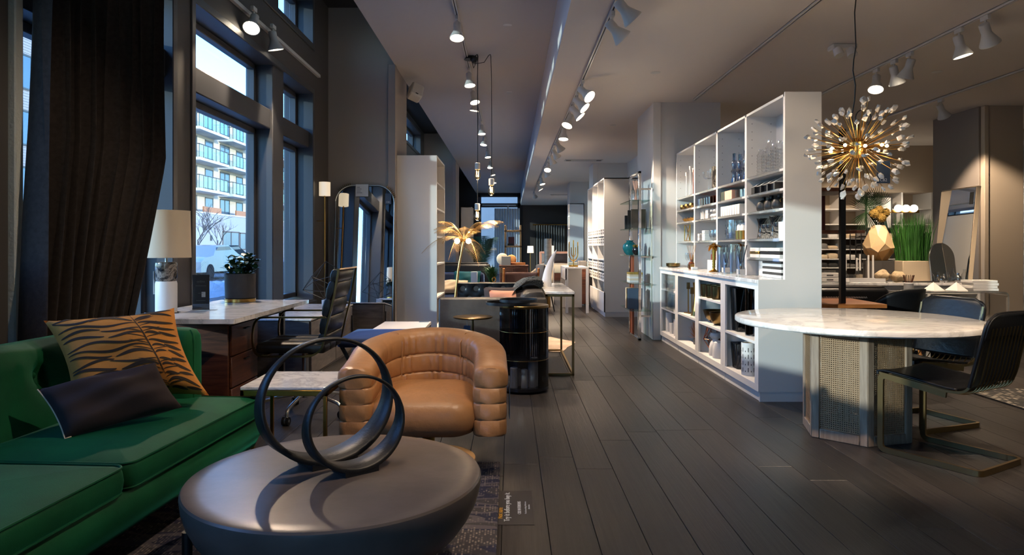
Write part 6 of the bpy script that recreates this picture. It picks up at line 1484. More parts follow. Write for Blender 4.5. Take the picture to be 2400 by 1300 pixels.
# gold palm floor lamp
pf = thing('palm_floor_lamp', 'gold palm tree floor lamp with two glowing globes', 'lamp', (-.72, 8.92, 0)); rng = random.Random(17)
tp_ = [(-.02, 0, 0), (.0, 0, .5), (.04, 0, .9), (.11, 0, 1.28)]
MB().tube([Vector(tp_[0]).lerp(Vector(tp_[1]), t / 4) for t in range(4)] + [Vector(tp_[1]).lerp(Vector(tp_[2]), t / 4) for t in range(4)] + [Vector(tp_[2]).lerp(Vector(tp_[3]), t / 4) for t in range(5)], [(.022 if k % 2 else .0185) - .0005 * k for k in range(13)], 10).obj('trunk', m_palegold, pf)
Lz([(.15, 0), (.15, .015), (.03, .03)], 30).obj('base', m_gold, pf)
for s, x in ((0, .028), (1, .175)):
    MB().cyl((.11, 0, 1.27), (x + (.03 if s == 0 else -.03), -.02, 1.275), .01, n=8).obj('globe_arm', m_gold, pf); MB().ball((x, -.025, 1.275), .036, 16, 10).obj('globe', m_globe, pf)
for k in range(16):
    a = 2 * PI * k / 16 + rng.uniform(-.15, .15); el = rng.uniform(.35, 1.4); L = rng.uniform(.42, .72)
    hd = Vector((math.cos(a), math.sin(a) * .8, 0)); fr = MB(); pts = []
    for i in range(9):
        t = i / 8; pts.append(Vector((.11, 0, 1.28)) + hd * (L * t * math.cos(el * .6)) + Vector((0, 0, L * (math.sin(el) * t * 1.05 - .95 * t * t * (1.1 - el * .35)))))
    fr.tube(pts, [.006 - .0005 * i for i in range(9)], 5)
    for i in range(2, 30):
        t = i / 30; q = t * 8; j = min(int(q), 7); p = pts[j].lerp(pts[j + 1], q - j); d = (pts[j + 1] - pts[j]).normalized(); s = d.cross(Vector((0, 0, 1))).normalized(); w_ = .17 * math.sin(PI * (t * .85 + .12))
        for sg in (-1, 1):
            tip = p + s * (sg * w_ * .75) + d * (w_ * .55) - Vector((0, 0, w_ * .45)); fr.add([p - d * .002, p + d * .003, tip], [(0, 1, 2)])
    fr.obj('frond', m_palegold, pf, 0)
# navy sofa with cushions
ns = thing('navy_sofa', 'navy velvet sofa beyond the tall white shelf', 'sofa', (-.80, 11.0, 0)); pad(-.42, .36, .30, .52, .15, .76, .04, .03, .01).obj('backrest', m_navy, ns, 60); pad(-.42, .36, -.45, .30, .18, .42, .05, .03, .02).obj('seat', m_navy, ns, 60); pad(.24, .38, -.45, .45, .15, .60, .03, .03, .01).obj('arm', m_navy, ns, 60); pad(-.46, -.34, -.45, .45, .15, .60, .03, .03, .01).obj('arm', m_navy, ns, 60)
B(-.40, .34, -.4, .48, 0, .16).obj('base', m_black, ns)
soft('cushion', 'teal velvet cushion on the navy sofa', (-.72, 11.20, .445), .46, .37, .14, m_teal, R(-16), R(-6)); soft('cushion', 'rumpled white cushion lying on the navy sofa seat', (-.88, 10.86, .46), .42, .26, .16, m_cream, R(-42), R(5))
# campaign chair
sf = thing('sling_chair', 'oxblood leather sling chair with wooden posts', 'chair', (.14, 9.45, 0), R(6)); 
for s in (-1, 1):
    MB().cyl((s * .235, .12, 0), (s * .24, -.10, .905), .022, .016, 12).obj('post', m_acacia, sf); MB().cyl((s * .235, -.12, .0), (s * .235, -.10, .55), .018, n=12).obj('post', m_acacia, sf); MB().cyl((s * .235, -.14, .54), (s * .235, .30, .5), .016, n=10).obj('arm_strap', m_brlea, sf)
o = MB().grid(lambda u, v: (-.225 + .45 * u, -.06 - .07 * v + .05 * math.sin(PI * u), .55 + .30 * v), 14, 10).obj('back_sling', m_brlea, sf, 60); md = o.modifiers.new('thickness', 'SOLIDIFY'); md.thickness = .012
o = MB().grid(lambda u, v: (-.22 + .44 * u, -.05 + .48 * v, .42 - .04 * math.sin(PI * u)), 14, 8).obj('seat_sling', m_brlea, sf, 60); md = o.modifiers.new('thickness', 'SOLIDIFY'); md.thickness = .012
for y in (-.1, .42): MB().cyl((-.235, y, .3), (.235, y, .3), .014, n=10).obj('stretcher', m_acacia, sf)
for s in (-1, 1): MB().cyl((s * .235, .42, 0), (s * .235, .42, .46), .018, n=10).obj('post', m_acacia, sf)
# walnut sideboard and things on it
sb = thing('sideboard', 'dark walnut sideboard behind the sling chair', 'sideboard', (.07, 13.3, 0)); B(-.28, .27, -.3, .3, .08, .82, .004).obj('body', m_walnut, sb); B(-.29, .28, -.31, .31, .82, .845, .003).obj('top', m_walnut_x, sb)
for x in (-.27, 0.0): d_ = B(x + .005, x + .26, -.312, -.3, .10, .80, .003).obj('door', m_walnut, sb); B(x + .22, x + .235, -.322, -.312, .42, .52).obj('pull', m_brass, d_)
for x in (-.25, .22):
    for y in (-.27, .25): MB().cyl((x, y, 0), (x, y, .08), .014, n=8).obj('leg', m_black, sb)
put('disc_vase', MB().ball((0, 0, .115), .115, 24, 14, 1, .35, 1), m_cream, 'large pale disc vase on the walnut sideboard', 'vase', (-.155, 13.35, .845)); put('ochre_disc', MB().ball((0, 0, .10), .10, 22, 12, 1, .35, 1), m_reed, 'ochre disc ornament beside the pale disc vase', 'ornament', (.02, 13.42, .845)); put('stone_block', B(-.10, .08, -.04, .04, 0, .17, .004), m_dkbeige, 'brown textured block in front of the disc vase', 'ornament', (-.07, 13.12, .8455)); put('wood_box', B(-.14, .14, -.06, .06, 0, .05, .003), m_acacia, 'low wooden box on the walnut sideboard', 'box', (.15, 13.2, .8455))
# plants
def tuft(label, name, loc, h_, n_, spread, mat, pot, ph, pr, wd=.012):
    t = thing(name, label, 'plant', loc); Lz([(pr * .8, 0), (pr, .02), (pr, ph), (pr * .9, ph), (1e-6, ph * .9)], 24).obj('pot', pot, t); m = MB(); rg_ = random.Random(int(h_ * 1000))
    for k in range(n_):
        a = rg_.uniform(0, 2 * PI); s = rg_.uniform(.2, 1) * spread; hh = h_ * rg_.uniform(.6, 1); d = Vector((math.cos(a), math.sin(a), 0)); sd = Vector((-d.y, d.x, 0)) * wd
        p0, p1, p2 = Vector((0, 0, ph * .9)), Vector((0, 0, ph * .9 + hh * .7)) + d * s * .45, Vector((0, 0, ph * .9 + hh * (1 - .3 * s / spread))) + d * s
        m.add([p0 - sd * .5, p0 + sd * .5, p1 + sd, p1 - sd, p2], [(0, 1, 2, 3), (3, 2, 4)])
    m.obj('leaves', mat, t, 0)['kind'] = 'stuff'
tuft('feathery green plant in a black pot before the sideboard', 'fern', (-.34, 12.3, 0), .45, 260, .30, m_fan, m_black, .55, .13, .006)
def areca(label, loc, h_):
    t = thing('potted_palm', label, 'plant', loc); Lz([(.14, 0), (.17, .3), (.15, .3), (1e-6, .27)], 24).obj('pot', m_black, t); rg_ = random.Random(9)
    for k in range(11):
        a = rg_.uniform(0, 2 * PI); s = rg_.uniform(.25, .75); hh = h_ * rg_.uniform(.65, 1); d = Vector((math.cos(a), math.sin(a), 0)); m = MB(); pts = [Vector((0, 0, .27)) + d * (s * (i / 9) ** 1.8) + Vector((0, 0, hh * (i / 9) ** .85 - .25 * s * (i / 9) ** 4)) for i in range(10)]
        m.tube(pts, [.008 - .0006 * i for i in range(10)], 5)
        for i in range(12, 40):
            tt = i / 40; q = tt * 9; j = min(int(q), 8); p = pts[j].lerp(pts[j + 1], q - j); dd = (pts[j + 1] - pts[j]).normalized(); sv = dd.cross(Vector((d.y, -d.x, .3))).normalized() if False else dd.cross(Vector((0, 0, 1)) if dd.z < .95 else Vector((1, 0, 0))).normalized(); w_ = .26 * math.sin(PI * (tt - .2))
            for sg in (-1, 1): m.add([p - dd * .012, p + dd * .012, p + sv * (sg * w_) + dd * (w_ * .5) - Vector((0, 0, w_ * .3))], [(0, 1, 2)])
        m.obj('frond', m_dkleaf, t, 0)
areca('dark green potted palm before the far window', (-.72, 17.5, 0), 1.45)
gn = MB(); rg_ = random.Random(2)
for k in range(160):
    a, z = rg_.uniform(0, 2 * PI), rg_.uniform(.02, .40); gn.ball((.20 * math.cos(a), .20 * math.sin(a), z), rg_.uniform(.014, .026), 6, 4)
put('gold_nugget_stool', gn.lathe([(.17, 0), (.185, .2), (.17, .42), (1e-6, .43)], 20), m_gold, 'gold nugget-covered stool beside the green plant', 'stool', (-.50, 11.75, 0))
bl2 = thing('black_lounge', 'black leather lounge with a dark throw far along the window side', 'sofa', (-.95, 13.6, 0)); pad(-.5, .55, .1, .36, .2, .86, .08, .06, .03).obj('backrest', m_bklea, bl2, 60); pad(-.5, .55, -.4, .1, .2, .46, .06, .05, .03).obj('seat', m_bklea, bl2, 60); B(-.45, .5, -.35, .3, 0, .22).obj('base', m_black, bl2)
# cream armchairs
def armchair(label, loc, rz, mat, mat2):
    t = thing('lounge_chair', label, 'armchair', loc, rz, 'cream lounge chairs'); mb = MB()
    o = mb.grid(lambda u, v: ((.30 + .03 * v) * math.cos(R(-25 + 230 * u)), (.30 + .03 * v) * math.sin(R(-25 + 230 * u)), .40 + (.16 + .30 * max(0, math.sin(R(-25 + 230 * u))) ** 1.5) * v), 40, 10).obj('shell', mat, t, 70); md = o.modifiers.new('thickness', 'SOLIDIFY'); md.thickness = .05
    pad(-.27, .27, -.28, .26, .34, .46, .12, .03, .02).obj('seat', mat, t, 60); pad(-.10, .10, .14, .20, .46, .86, .04, .02, .01).obj('back_cushion', mat2, t, 60)
    for sx in (-1, 1):
        for sy in (-1, 1): MB().cyl((sx * .2, sy * .2, .35), (sx * .25, sy * .25, 0), .016, .01, 8).obj('leg', m_black, t)
armchair('cream upholstered armchair beside the walnut sideboard', (.47, 12.6, 0), R(-35), m_cream, m_greyfab); armchair('cream upholstered armchair behind the white tusk', (.60, 14.3, 0), R(-70), m_cream, m_cream)
# grey column and white lamp block
gc = thing('marble_pillar_lamp', 'tall dark marbled cylinder pedestal with brass foot', 'pedestal', (.745, 13.5, 0)); MB().cyl((0, 0, 0), (0, 0, .82), .05, n=24).obj('foot', m_brass, gc); MB().cyl((0, 0, .82), (0, 0, 1.36), .072, n=32).obj('drum', m_greywood, gc)
put('white_plaque', B(-.035, .035, -.02, .02, 0, 1.22, .003), m_whitecer, 'slim white post beside the dark marbled cylinder', 'pedestal', (.84, 13.7, 0))
# oak ladder shelf
ls = thing('ladder_shelf', 'light oak ladder shelf in front of the far white curtain', 'shelf', (.08, 20.4, 0))
for x in (-.25, .20):
    for y in (-.15, .15): B(x, x + .05, y, y + .05, 0, 1.84, .003).obj('post', m_oak, ls)
for z in (.45, .68, 1.18, 1.64): B(-.25, .25, -.15, .2, z, z + .055, .003).obj('shelf_board', m_oak, ls)
put('framed_print', B(-.09, .09, -.02, .02, 0, .26), m_oxbox, 'maroon framed print on the oak ladder shelf', 'picture', (.03, 20.4, 1.236)); put('black_box', B(-.10, .06, -.05, .05, 0, .06), m_black, 'flat black box before the maroon print', 'box', (.02, 20.28, 1.236)); put('white_carton', B(-.05, .05, -.04, .04, 0, .05), m_whitecer, 'white carton on the oak ladder shelf', 'box', (.19, 20.3, 1.236)); put('dark_jar', Lz([(.06, 0), (.07, .05), (.05, .12), (1e-6, .12)], 16), m_black, 'dark jar low on the oak ladder shelf', 'jar', (.0, 20.4, .736))
ml = thing('standing_lamp', 'floor lamp with square white shade against the dark back wall', 'lamp', (.72, 24.5, 0)); MB().cyl((0, 0, 0), (0, 0, .98), .012, n=10).obj('pole', m_brass, ml); MB().cyl((0, 0, 0), (0, 0, .02), .14, n=24).obj('base', m_brass, ml); Lz([(.155, .98), (.16, .98), (.14, 1.23), (.135, 1.23)], 4).xf(Matrix.Rotation(R(45), 4, 'Z')).obj('shade', m_glowshade, ml, 0)
# far curtains
def drape(name, label, x0, x1, y, z0, z1, n_, mat, amp=.05, rod=None):
    t = thing(name, label, 'curtain', ((x0 + x1) / 2, y, 0)); hw = (x1 - x0) / 2
    MB().grid(lambda u, v: (-hw + 2 * hw * u, amp * math.sin(2 * PI * n_ * u + .6 * math.sin(5 * u)), z0 + (z1 - z0) * v), n_ * 10, 6).obj('drape', mat, t, 80)
    if rod: MB().cyl((rod[0] - (x0 + x1) / 2, 0, z1 + .02), (rod[1] - (x0 + x1) / 2, 0, z1 + .02), .03, n=10).obj('rod', m_brass, t)
drape('curtain', 'sheer white curtain across the far window', -.70, .42, 30.25, .0, 2.90, 10, pm('sheer_white', (.75, .75, .78), .9), .05)
drape('curtain', 'taupe curtain on a brass rod against the dark back wall', 1.12, 2.40, 30.35, .0, 2.16, 12, m_greyfab, .06, (1.0, 2.75))
bd = thing('bed', 'bed with blush headboard before the taupe curtain', 'bed', (1.75, 26.5, 0)); B(-.62, .60, 0, .1, .1, 1.02, .03).obj('headboard', m_pinkfab, bd); pad(-.6, .58, -2.0, 0, .25, .55, .05, .05, .03).obj('mattress', m_cream, bd); B(-.6, .58, -2, 0, .0, .25).obj('bed_base', m_walnut, bd)
soft('cushion', 'black cushion against the blush headboard', (1.95, 26.2, .58), .6, .38, .2, m_blkcush, R(-15), 0); soft('cushion', 'grey cushion against the blush headboard', (1.45, 26.2, .58), .5, .38, .2, m_greyfab, R(-15), 0)
# white desk with gold candelabra
wd_ = thing('white_desk', 'white desk carrying a gold candelabra before the far shelves', 'desk', (1.22, 12.9, 0)); B(-.22, .20, -.55, .65, .80, .83, .003).obj('top', m_whitegl, wd_); B(-.22, -.17, -.55, -.50, 0, .80).obj('leg', m_whitegl, wd_); B(.15, .20, -.55, -.50, 0, .80).obj('leg', m_whitegl, wd_); B(-.22, .20, .63, .65, 0, .80).obj('side_panel', m_whitegl, wd_); B(-.22, -.20, -.55, .65, .60, .8).obj('modesty_panel', m_whitegl, wd_)
cn = thing('gold_candelabra', 'gold three-arm candelabra on the white desk', 'candelabra', (1.17, 12.65, .8305)); B(-.085, .085, -.04, .04, 0, .03, .003).obj('foot', m_gold, cn); MB().cyl((0, 0, .03), (0, 0, .49), .010, n=10).obj('stem', m_gold, cn)
for s in (-1, 1): MB().tube([(0, 0, .10), (s * .05, 0, .14), (s * .078, 0, .20), (s * .08, 0, .26), (s * .08, 0, .46)], .010, 8).obj('branch', m_gold, cn); MB().tube([(0, 0, .18), (s * .03, 0, .21), (s * .04, 0, .25), (s * .04, 0, .36)], .008, 8).obj('branch', m_gold, cn)
tc_ = thing('task_chair', 'beige upholstered desk chair beside the white desk', 'chair', (1.52, 15.0, 0)); pad(-.24, .24, -.22, .22, .44, .54, .06, .03, .02).obj('seat', m_cream, tc_, 60); B(-.24, .24, .17, .22, .56, .86, .02).obj('backrest', m_cream, tc_); MB().cyl((0, 0, .05), (0, 0, .45), .02, n=10).obj('stem', m_steel, tc_)
for k in range(5): a = 2 * PI * k / 5; MB().cyl((0, 0, .08), (.25 * math.cos(a), .25 * math.sin(a), .04), .014, n=8).obj('base_leg', m_steel, tc_)
rc = thing('file_cabinet', 'walnut rolling file cabinet with white drawers before the label boxes', 'cabinet', (1.465, 13.95, 0)); B(-.10, .115, -.25, .25, .05, .755, .004).obj('body', m_walnut, rc)
for z in (.10, .42): d_ = B(-.116, -.10, -.22, .22, z, z + .30, .003).obj('drawer', m_whitegl, rc); B(-.125, -.116, -.04, .04, z + .24, z + .255).obj('pull', m_black, d_)
for x in (-.07, .08):
    for y in (-.2, .2): MB().cyl((x - .012, y, .027), (x + .012, y, .027), .026, n=12).obj('caster', m_black, rc)
put('card_pouch', B(-.08, .09, -.1, .1, 0, .16, .01), m_greyfab, 'grey box file on the walnut rolling cabinet', 'box', (1.46, 13.95, .7555))
# second block of white shelving with labelled boxes
s2 = thing('label_shelf', 'white open shelving of labelled boxes beyond the glass etagere', 'shelf', (1.90, 12.9, 0)); h = 1.24
B(-.30, .35, -h, -h + .02, .08, 2.38, .002).obj('end_panel', m_lac, s2); B(-.30, .35, h - .02, h, .08, 2.38, .002).obj('end_panel', m_lac, s2); B(.33, .35, -h, h, .08, 2.38).obj('back_panel', m_lac, s2); B(-.30, .35, -h, h, 2.36, 2.38).obj('top_panel', m_lac, s2); B(-.28, .34, -h + .01, h - .01, 0, .08).obj('toe_kick', m_lac, s2)
for y in (-.41, .41): B(-.30, .33, y - .01, y + .01, .08, 2.36).obj('divider', m_lac, s2)
SH2 = (.62, .80, .98, 1.24, 1.40)
for z in SH2: B(-.295, .33, -h + .02, h - .02, z - .02, z, .002).obj('shelf_board', m_lac, s2)
B(-.30, -.28, -h, h, .08, .42).obj('kick_panel', m_lac, s2)
n_ = 0
for zi, z in enumerate((.62, .80, 1.24, 1.40)):
    for c in range(3):
        for j in range(3):
            n_ += 1; y = -.82 + .82 * c - .26 + .26 * j
            t = thing('label_box', 'white box with grey label, %s along the %s labelled shelf' % (ORD[c * 3 + j], ('lowest', 'second', 'third', 'topmost')[zi]), 'box', (1.90 - .20, 12.9 + y, z + E), 0, 'labelled boxes'); B(-.09, .09, -.11, .11, 0, .12, .003).obj('carton', m_paper, t)
            for zz in (.02, .07): B(-.092, -.0895, -.08, .08, zz, zz + .032).obj('paper_label', m_greyfab, t)
for c in range(3):
    for j in range(2): put('leaning_board', B(-.01, .01, -.10, .10, 0, .22), (m_whitecer, m_cream)[j], '%s board leaning in the %s column of the labelled shelving' % (('white', 'cream')[j], ORD[c]), 'board', (1.74, 12.9 - .82 + .82 * c - .15 + .25 * j, .98 + E), 0, 'leaning boards')
# far shelf ends
for lab, x0, x1, y0, y1, op in (('white shelf end far along the right of the aisle', 1.64, 2.05, 18.9, 19.4, -1), ('tall white shelf beyond the second window pier', -1.50, -1.16, 20.5, 21.5, 1)):
    t = thing('far_shelf', lab, 'shelf', ((x0 + x1) / 2, (y0 + y1) / 2, 0)); a, b = (x1 - x0) / 2, (y1 - y0) / 2; B(-a, a, -b, -b + .02, 0, 2.40).obj('end_panel', m_lac, t); B(-a, a, b - .02, b, 0, 2.40).obj('end_panel', m_lac, t); B(-a, a, -b, b, 2.38, 2.40).obj('top_panel', m_lac, t)
    xx = (a - .02, a) if op < 0 else (-a, -a + .02); B(xx[0], xx[1], -b, b, 0, 2.4).obj('back_panel', m_lac, t)
    for z in (.1, .5, .9, 1.3, 1.7, 2.05): B(-a + .004, a - .004, -b + .02, b - .02, z, z + .02).obj('shelf_board', m_lac, t)

# ================================================================== CEILING FIXTURES
def track(label, x, z, y0, y1, group='ceiling tracks', face=None):
    t = thing('ceiling_track', label, 'track', (x, (y0 + y1) / 2, z), 0, group); h_ = (y1 - y0) / 2
    f = MB(); f.box(-.018, -.006, -h_, h_, -.022, 0, .001); f.box(.006, .018, -h_, h_, -.022, 0, .001); f.box(-.018, .018, -h_, h_, -.006, 0); f.obj('rail', m_lampwhite, t); B(-.006, .006, -h_, h_, -.012, -.006).obj('conductor_slot', m_black, t)
track('white lighting track over the window side of the aisle', -.55, ZL - .0005, 2.0, 27.0); track('white lighting track along the lower ceiling above the walkway', .80, ZR - .0005, 2.0, 24.0)
track('white lighting track above the white shelf wall', 2.32, ZR - .0005, 2.0, 8.6); track('white lighting track over the round dining table', 3.78, ZR - .0005, 2.5, 12.0); track('white lighting track before the beige column', 5.36, ZR - .0005, 4.0, 12.3)
wtk = thing('wall_track', 'white lighting track on the dark beam above the window', 'track', (WX + .02, 6.3, 3.32)); B(-.018, .018, -2.6, 2.2, -.018, .018, .002).obj('rail', m_lampwhite, wtk)
head_parts = {}
def spot_head(label, mount, aim, group, watts=None, size=1.0, cone=62):
    """bell-shaped track spotlight hung from mount and turned to aim"""
    mount, aim = Vector(mount), Vector(aim)
    t = thing('track_spotlight', label, 'spotlight', mount, 0, group)
    if not head_parts:
        head_parts['adapter'] = B(-.016, .016, -.045, .045, -.04, 0, .004).mesh('adapter', m_lampwhite); head_parts['stem'] = MB().cyl((0, 0, -.10), (0, 0, -.04), .009, n=10).mesh('stem', m_lampwhite)
        head_parts['shade'] = Lz([(1e-6, .055), (.032, .053), (.038, .045), (.038, -.008), (.036, -.024), (.042, -.044), (.060, -.084), (.074, -.112), (.077, -.118), (.077, -.126), (.071, -.126), (.066, -.104), (.038, -.05), (1e-6, -.05)], 28).mesh('shade', m_lampwhite)
        head_parts['lens'] = Lz([(1e-6, -.112), (.045, -.113), (.060, -.116), (.060, -.110), (1e-6, -.104)], 24).mesh('lens', m_emit)
    def prt(nm, loc, rot):
        o = bpy.data.objects.new(nm, head_parts[nm]); COL.objects.link(o); o.parent = t; o.location = loc; o.rotation_euler = rot; o.scale = (size, size, size); return o
    prt('adapter', (0, 0, 0), (0, 0, 0)); prt('stem', (0, 0, 0), (0, 0, 0))
    c = Vector((0, 0, -.115 * size)); q = (aim - (mount + c)).normalized().to_track_quat('-Z', 'Y').to_euler(); prt('shade', c, q); prt('lens', c, q)
    ld = bpy.data.lights.new('spot_beam', 'SPOT'); ld.energy = SPOT_W * watts; ld.color = SPOT_COL; ld.spot_size = R(cone); ld.spot_blend = .55; ld.shadow_soft_size = .035
    o = bpy.data.objects.new('spot_beam', ld); COL.objects.link(o); o.parent = t; o.location = c + (aim - (mount + c)).normalized() * (.14 * size); o.rotation_euler = q
zl, zr = ZL - .0225, ZR - .0225
aims_l = [(7.05, (-.5, 6.2, .3)), (9.1, (-.2, 8.6, .4)), (10.2, (.1, 9.3, .4)), (10.75, (-1.0, 10.9, .4)), (13.0, (-.3, 12.6, .5)), (14.4, (-.9, 13.8, .4)), (16.4, (-.2, 15.8, .3)), (18.6, (-.6, 17.8, .5)), (20.5, (.1, 20.2, .8)), (23.0, (-.3, 22.5, 0))]
for k, (y, a) in enumerate(aims_l): spot_head('white bell spotlight on the window-side track, %s from the camera end' % ORD[k], (-.55, y, zl), a, 'window-side spotlights', 80 if k < 3 else 150)
aims_l2 = [(2.6, (-.3, 3.9, .4)), (4.2, (-.75, 4.0, .4)), (4.9, (-.1, 6.0, .45))]  # unseen heads added to light the tub chair and the leather sofa
for k, (y, a) in enumerate(aims_l2): spot_head('added out-of-view white bell spotlight on the window-side track, number %s' % ORD[k], (-.55, y, zl), a, 'window-side spotlights', (28, 10, 105)[k])
aims_r = [(4.90, (2.7, 5.4, 1.0)), (5.35, (2.7, 5.9, 1.1)), (7.55, (2.3, 6.2, 1.2)), (8.1, (2.3, 7.4, 1.3)), (8.6, (2.3, 8.2, 1.2)), (9.15, (-.2, 8.2, .5)), (10.2, (.6, 9.6, 0)), (11.5, (1.9, 12.2, 1.2)), (12.4, (1.9, 13.1, 1.2)), (13.3, (1.6, 13.6, .9)), (14.5, (.5, 13.0, .5)), (15.6, (1.8, 16, 1.2)), (17.6, (1.4, 17, .4)), (19.4, (1.8, 19.3, 1.3)), (22.5, (1.6, 25, .8))]
for k, (y, a) in enumerate(aims_r): spot_head('white bell spotlight on the walkway track, %s from the camera end' % ORD[k], (.80, y, zr), a, 'walkway spotlights', (14, 12, 95, 90, 90)[k] if k < 5 else (80 if k < 8 else 120))
aims_a = [(5.43, (5.2, 6.3, .8)), (5.75, (4.4, 5.6, .3)), (6.46, (3.5, 7.4, .8)), (6.72, (4.6, 7.2, .9)), (7.05, (3.2, 6.2, .8))]
for k, (y, a) in enumerate(aims_a): spot_head('white bell spotlight on the dining track, %s from the camera end' % ORD[k], (3.78, y, zr), a, 'dining spotlights', (60, 60, 42, 42, 50)[k])
spot_head('white bell spotlight on the track before the beige column', (5.36, 8.5, zr), (6.3, 9.0, 1.5), 'column spotlight', 70)
spot_head('white bell spotlight near the far linen shelving', (5.36, 10.6, zr), (6.4, 12.6, 1.1), 'column spotlight', 70)
spot_head('added unseen white bell spotlight on the track above the shelf wall', (2.32, 2.5, zr), (2.15, 4.15, .3), 'added shelf-wall spotlight', 40, 1.0, 46)  # added out of view to warm the front of the round table
spot_head('added unseen white bell spotlight at the camera end of the dining track', (3.78, 2.9, zr), (2.4, 4.1, .2), 'dining spotlights', 35, 1.0, 46)  # extra lamp out of frame, added to brighten the table base
spot_head('added unseen white bell spotlight on the walkway track, turned to the green sofa', (.80, 2.3, zr), (-1.55, 2.9, .5), 'walkway spotlights', 38, 1.0, 78)  # fill light added out of view for the sofa and its cushions
spot_head('added unseen white bell spotlight on the walkway track, turned to the round table', (.80, 2.7, zr), (2.1, 4.15, .35), 'walkway spotlights', 60, 1.0, 40)  # added out of view to reach the cane base from the left
spot_head('added white bell spotlight at the far end of the dining track', (3.78, 10.6, zr), (3.0, 13.0, 1.6), 'dining spotlights', 80)  # extra head added to light the beige back wall
spot_head('white bell spotlight on the beam above the window, pointing down', (WX + .09, 6.15, 3.36), (-2.2, 4.5, 1.0), 'beam spotlights', 60); spot_head('white bell spotlight on the beam above the window, turned toward the credenza', (WX + .09, 6.65, 3.36), (-1.9, 7.3, .4), 'beam spotlights', 40)
# pendant cluster
pd_ = thing('pendant_cluster', 'cluster of three bare-bulb pendants on black cords', 'pendant lamp', (-.44, 8.5, ZL)); 
MB().cyl((-.06, .12, -.04), (-.06, .12, -.001), .085, .06, 28).obj('canopy', m_black, pd_); MB().cyl((-.03, .09, -.06), (.0, .06, -.03), .045, n=20).obj('canopy_cup', m_black, pd_)
for k, (x, zt, hook) in enumerate(((.032, 2.245, .025), (.205, 2.05, .19), (.030, 1.74, .03))):
    z = zt - ZL
    c = MB().tube([(-.05, .10, -.05), (-.02, .06, -.16 + .05 * k), (hook * .6, .02, -.10), (hook - .02, 0, -.02), (hook, 0, -.006), (hook + .008, 0, -.03), (x, 0, -.3), (x + .004, 0, z * .6), (x, 0, z)], .0045, 7).obj('cord', m_black, pd_)
    Lz([(1e-6, .0), (.022, 0), (.033, -.006), (.033, -.085), (1e-6, -.085)], 22).xf(Matrix.Translation((x, 0, z))).obj('socket', m_whitecer, pd_)
    b_ = Lz([(.018, -.085), (.022, -.10), (.040, -.145), (.043, -.165), (.038, -.19), (.02, -.21), (1e-6, -.213)], 22).xf(Matrix.Translation((x, 0, z))).obj('bulb', m_bulbgl, pd_)
    MB().tube([(x - .012, 0, z - .10), (x - .014, 0, z - .175), (x - .004, .006, z - .11), (x + .004, -.006, z - .175), (x + .014, 0, z - .11), (x + .012, 0, z - .175)], .0026, 6).obj('filament', m_fila, b_)
    ld = bpy.data.lights.new('pendant_bulb', 'POINT'); ld.energy = 4; ld.color = (1, .7, .42); ld.shadow_soft_size = .03; o = bpy.data.objects.new('pendant_bulb', ld); COL.objects.link(o); o.parent = pd_; o.location = (x, 0, z - .23)
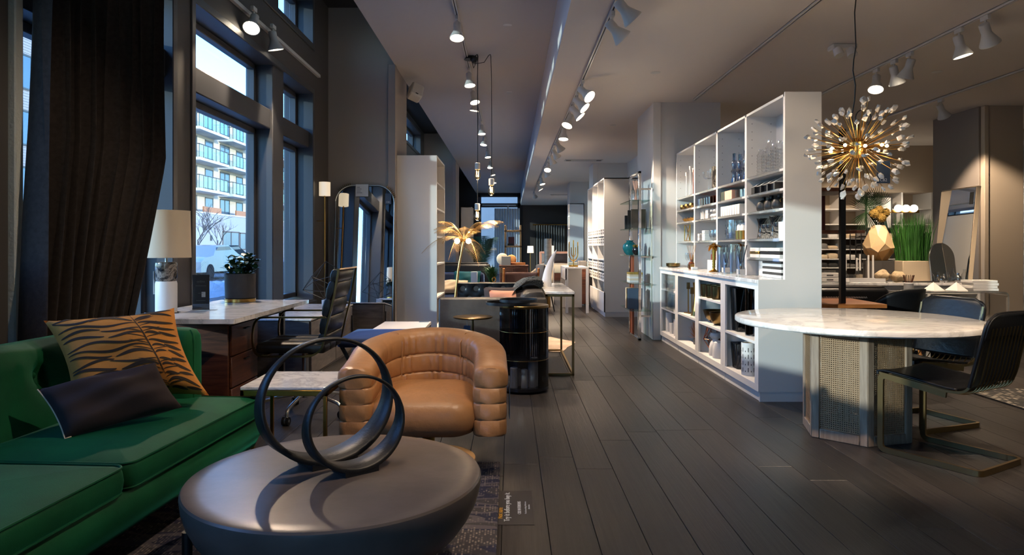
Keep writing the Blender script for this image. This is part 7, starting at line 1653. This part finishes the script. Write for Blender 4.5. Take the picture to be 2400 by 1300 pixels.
# discs, vents, detectors
for k, (x, y, z) in enumerate([(-.03, 7.4, ZL), (-.02, 10.6, ZL), (-.02, 14.2, ZL), (-.02, 17.7, ZL), (-.02, 21.2, ZL), (-.02, 25.4, ZL)]):
    put('ceiling_disc', Lz([(.045, -.004), (.05, -.002), (.05, 0), (1e-6, 0)][::-1], 24), m_whitegl, 'small white ceiling disc on the aisle ceiling, %s from the camera end' % ORD[k], 'ceiling disc', (x, y, z), 0, 'ceiling discs')
for k, (px, py) in enumerate(((1536, 170), (1437, 293), (2197, 168))):
    y = FPX * (ZR - EYE) / (CY - py); put('ceiling_disc', Lz([(.05, -.004), (.055, -.002), (.055, 0), (1e-6, 0)][::-1], 24), m_lampwhite, 'flat white sprinkler disc on the lower ceiling, %s' % ('over the walkway', 'before the white column', 'beyond the dining track')[k], 'ceiling disc', (X(px, y), y, ZR), 0, 'sprinkler discs')
for k, (px, py) in enumerate(((1368, 375), (1316, 456))):
    y = FPX * (ZR - EYE) / (CY - py); t = thing('ceiling_vent', 'white slot vent in the lower ceiling, %s' % ('over the glass etagere end of the walkway', 'near the dark back wall')[k], 'vent', (X(px, y), y, ZR), 0, 'vents'); f = MB()
    for a in ((-.4, .4, -.12, -.10, -.012, -.0005), (-.4, .4, .10, .12, -.012, -.0005), (-.4, -.38, -.12, .12, -.012, -.0005), (.38, .4, -.12, .12, -.012, -.0005)): f.box(*a)
    f.obj('frame', m_lampwhite, t); B(-.38, .38, -.10, .10, -.003, -.0005).obj('backing', m_greyfab, t)
    for j in range(5): B(-.27, .27, -.08 + .04 * j, -.07 + .04 * j, -.010, -.003).obj('slat', m_lampwhite, t)
y = 6.3; em = thing('emergency_light', 'white twin-head emergency light on the ceiling behind the chandelier cord', 'light', (3.06, 6.3, ZR)); B(-.11, .12, -.06, .06, -.05, -.0005, .01).obj('housing', m_lampwhite, em)
for x in (-.06, .06): MB().cyl((x, -.03, -.045), (x + .01, -.06, -.115), .038, .045, 16).obj('lamp_head', m_whitegl, em)
sp = thing('ceiling_speaker', 'white wedge speaker bracketed to the pier beside the aisle ceiling', 'speaker', (-1.34, 9.6, 3.36), R(30)); sp.rotation_euler = (R(-25), R(20), R(25)); B(-.09, .09, -.10, .07, -.11, .11, .02).obj('cabinet', m_lampwhite, sp); B(-.02, .02, -.103, -.10, -.09, -.075).obj('badge', m_ink, sp); MB().cyl((-.02, .05, .08), (-.06, .16, .20), .015, n=8).obj('bracket', m_lampwhite, sp)
ft = thing('far_window_track', 'white track with spotlights before the far window', 'track', (-.5, 30.42, 3.05)); B(-.75, .75, -.02, .04, -.02, .02).obj('rail', m_lampwhite, ft)
spot_head('white bell spotlight before the far window curtain', (-.1, 30.42, 3.03), (-.1, 30.3, 1.2), 'far window spotlight', 60)
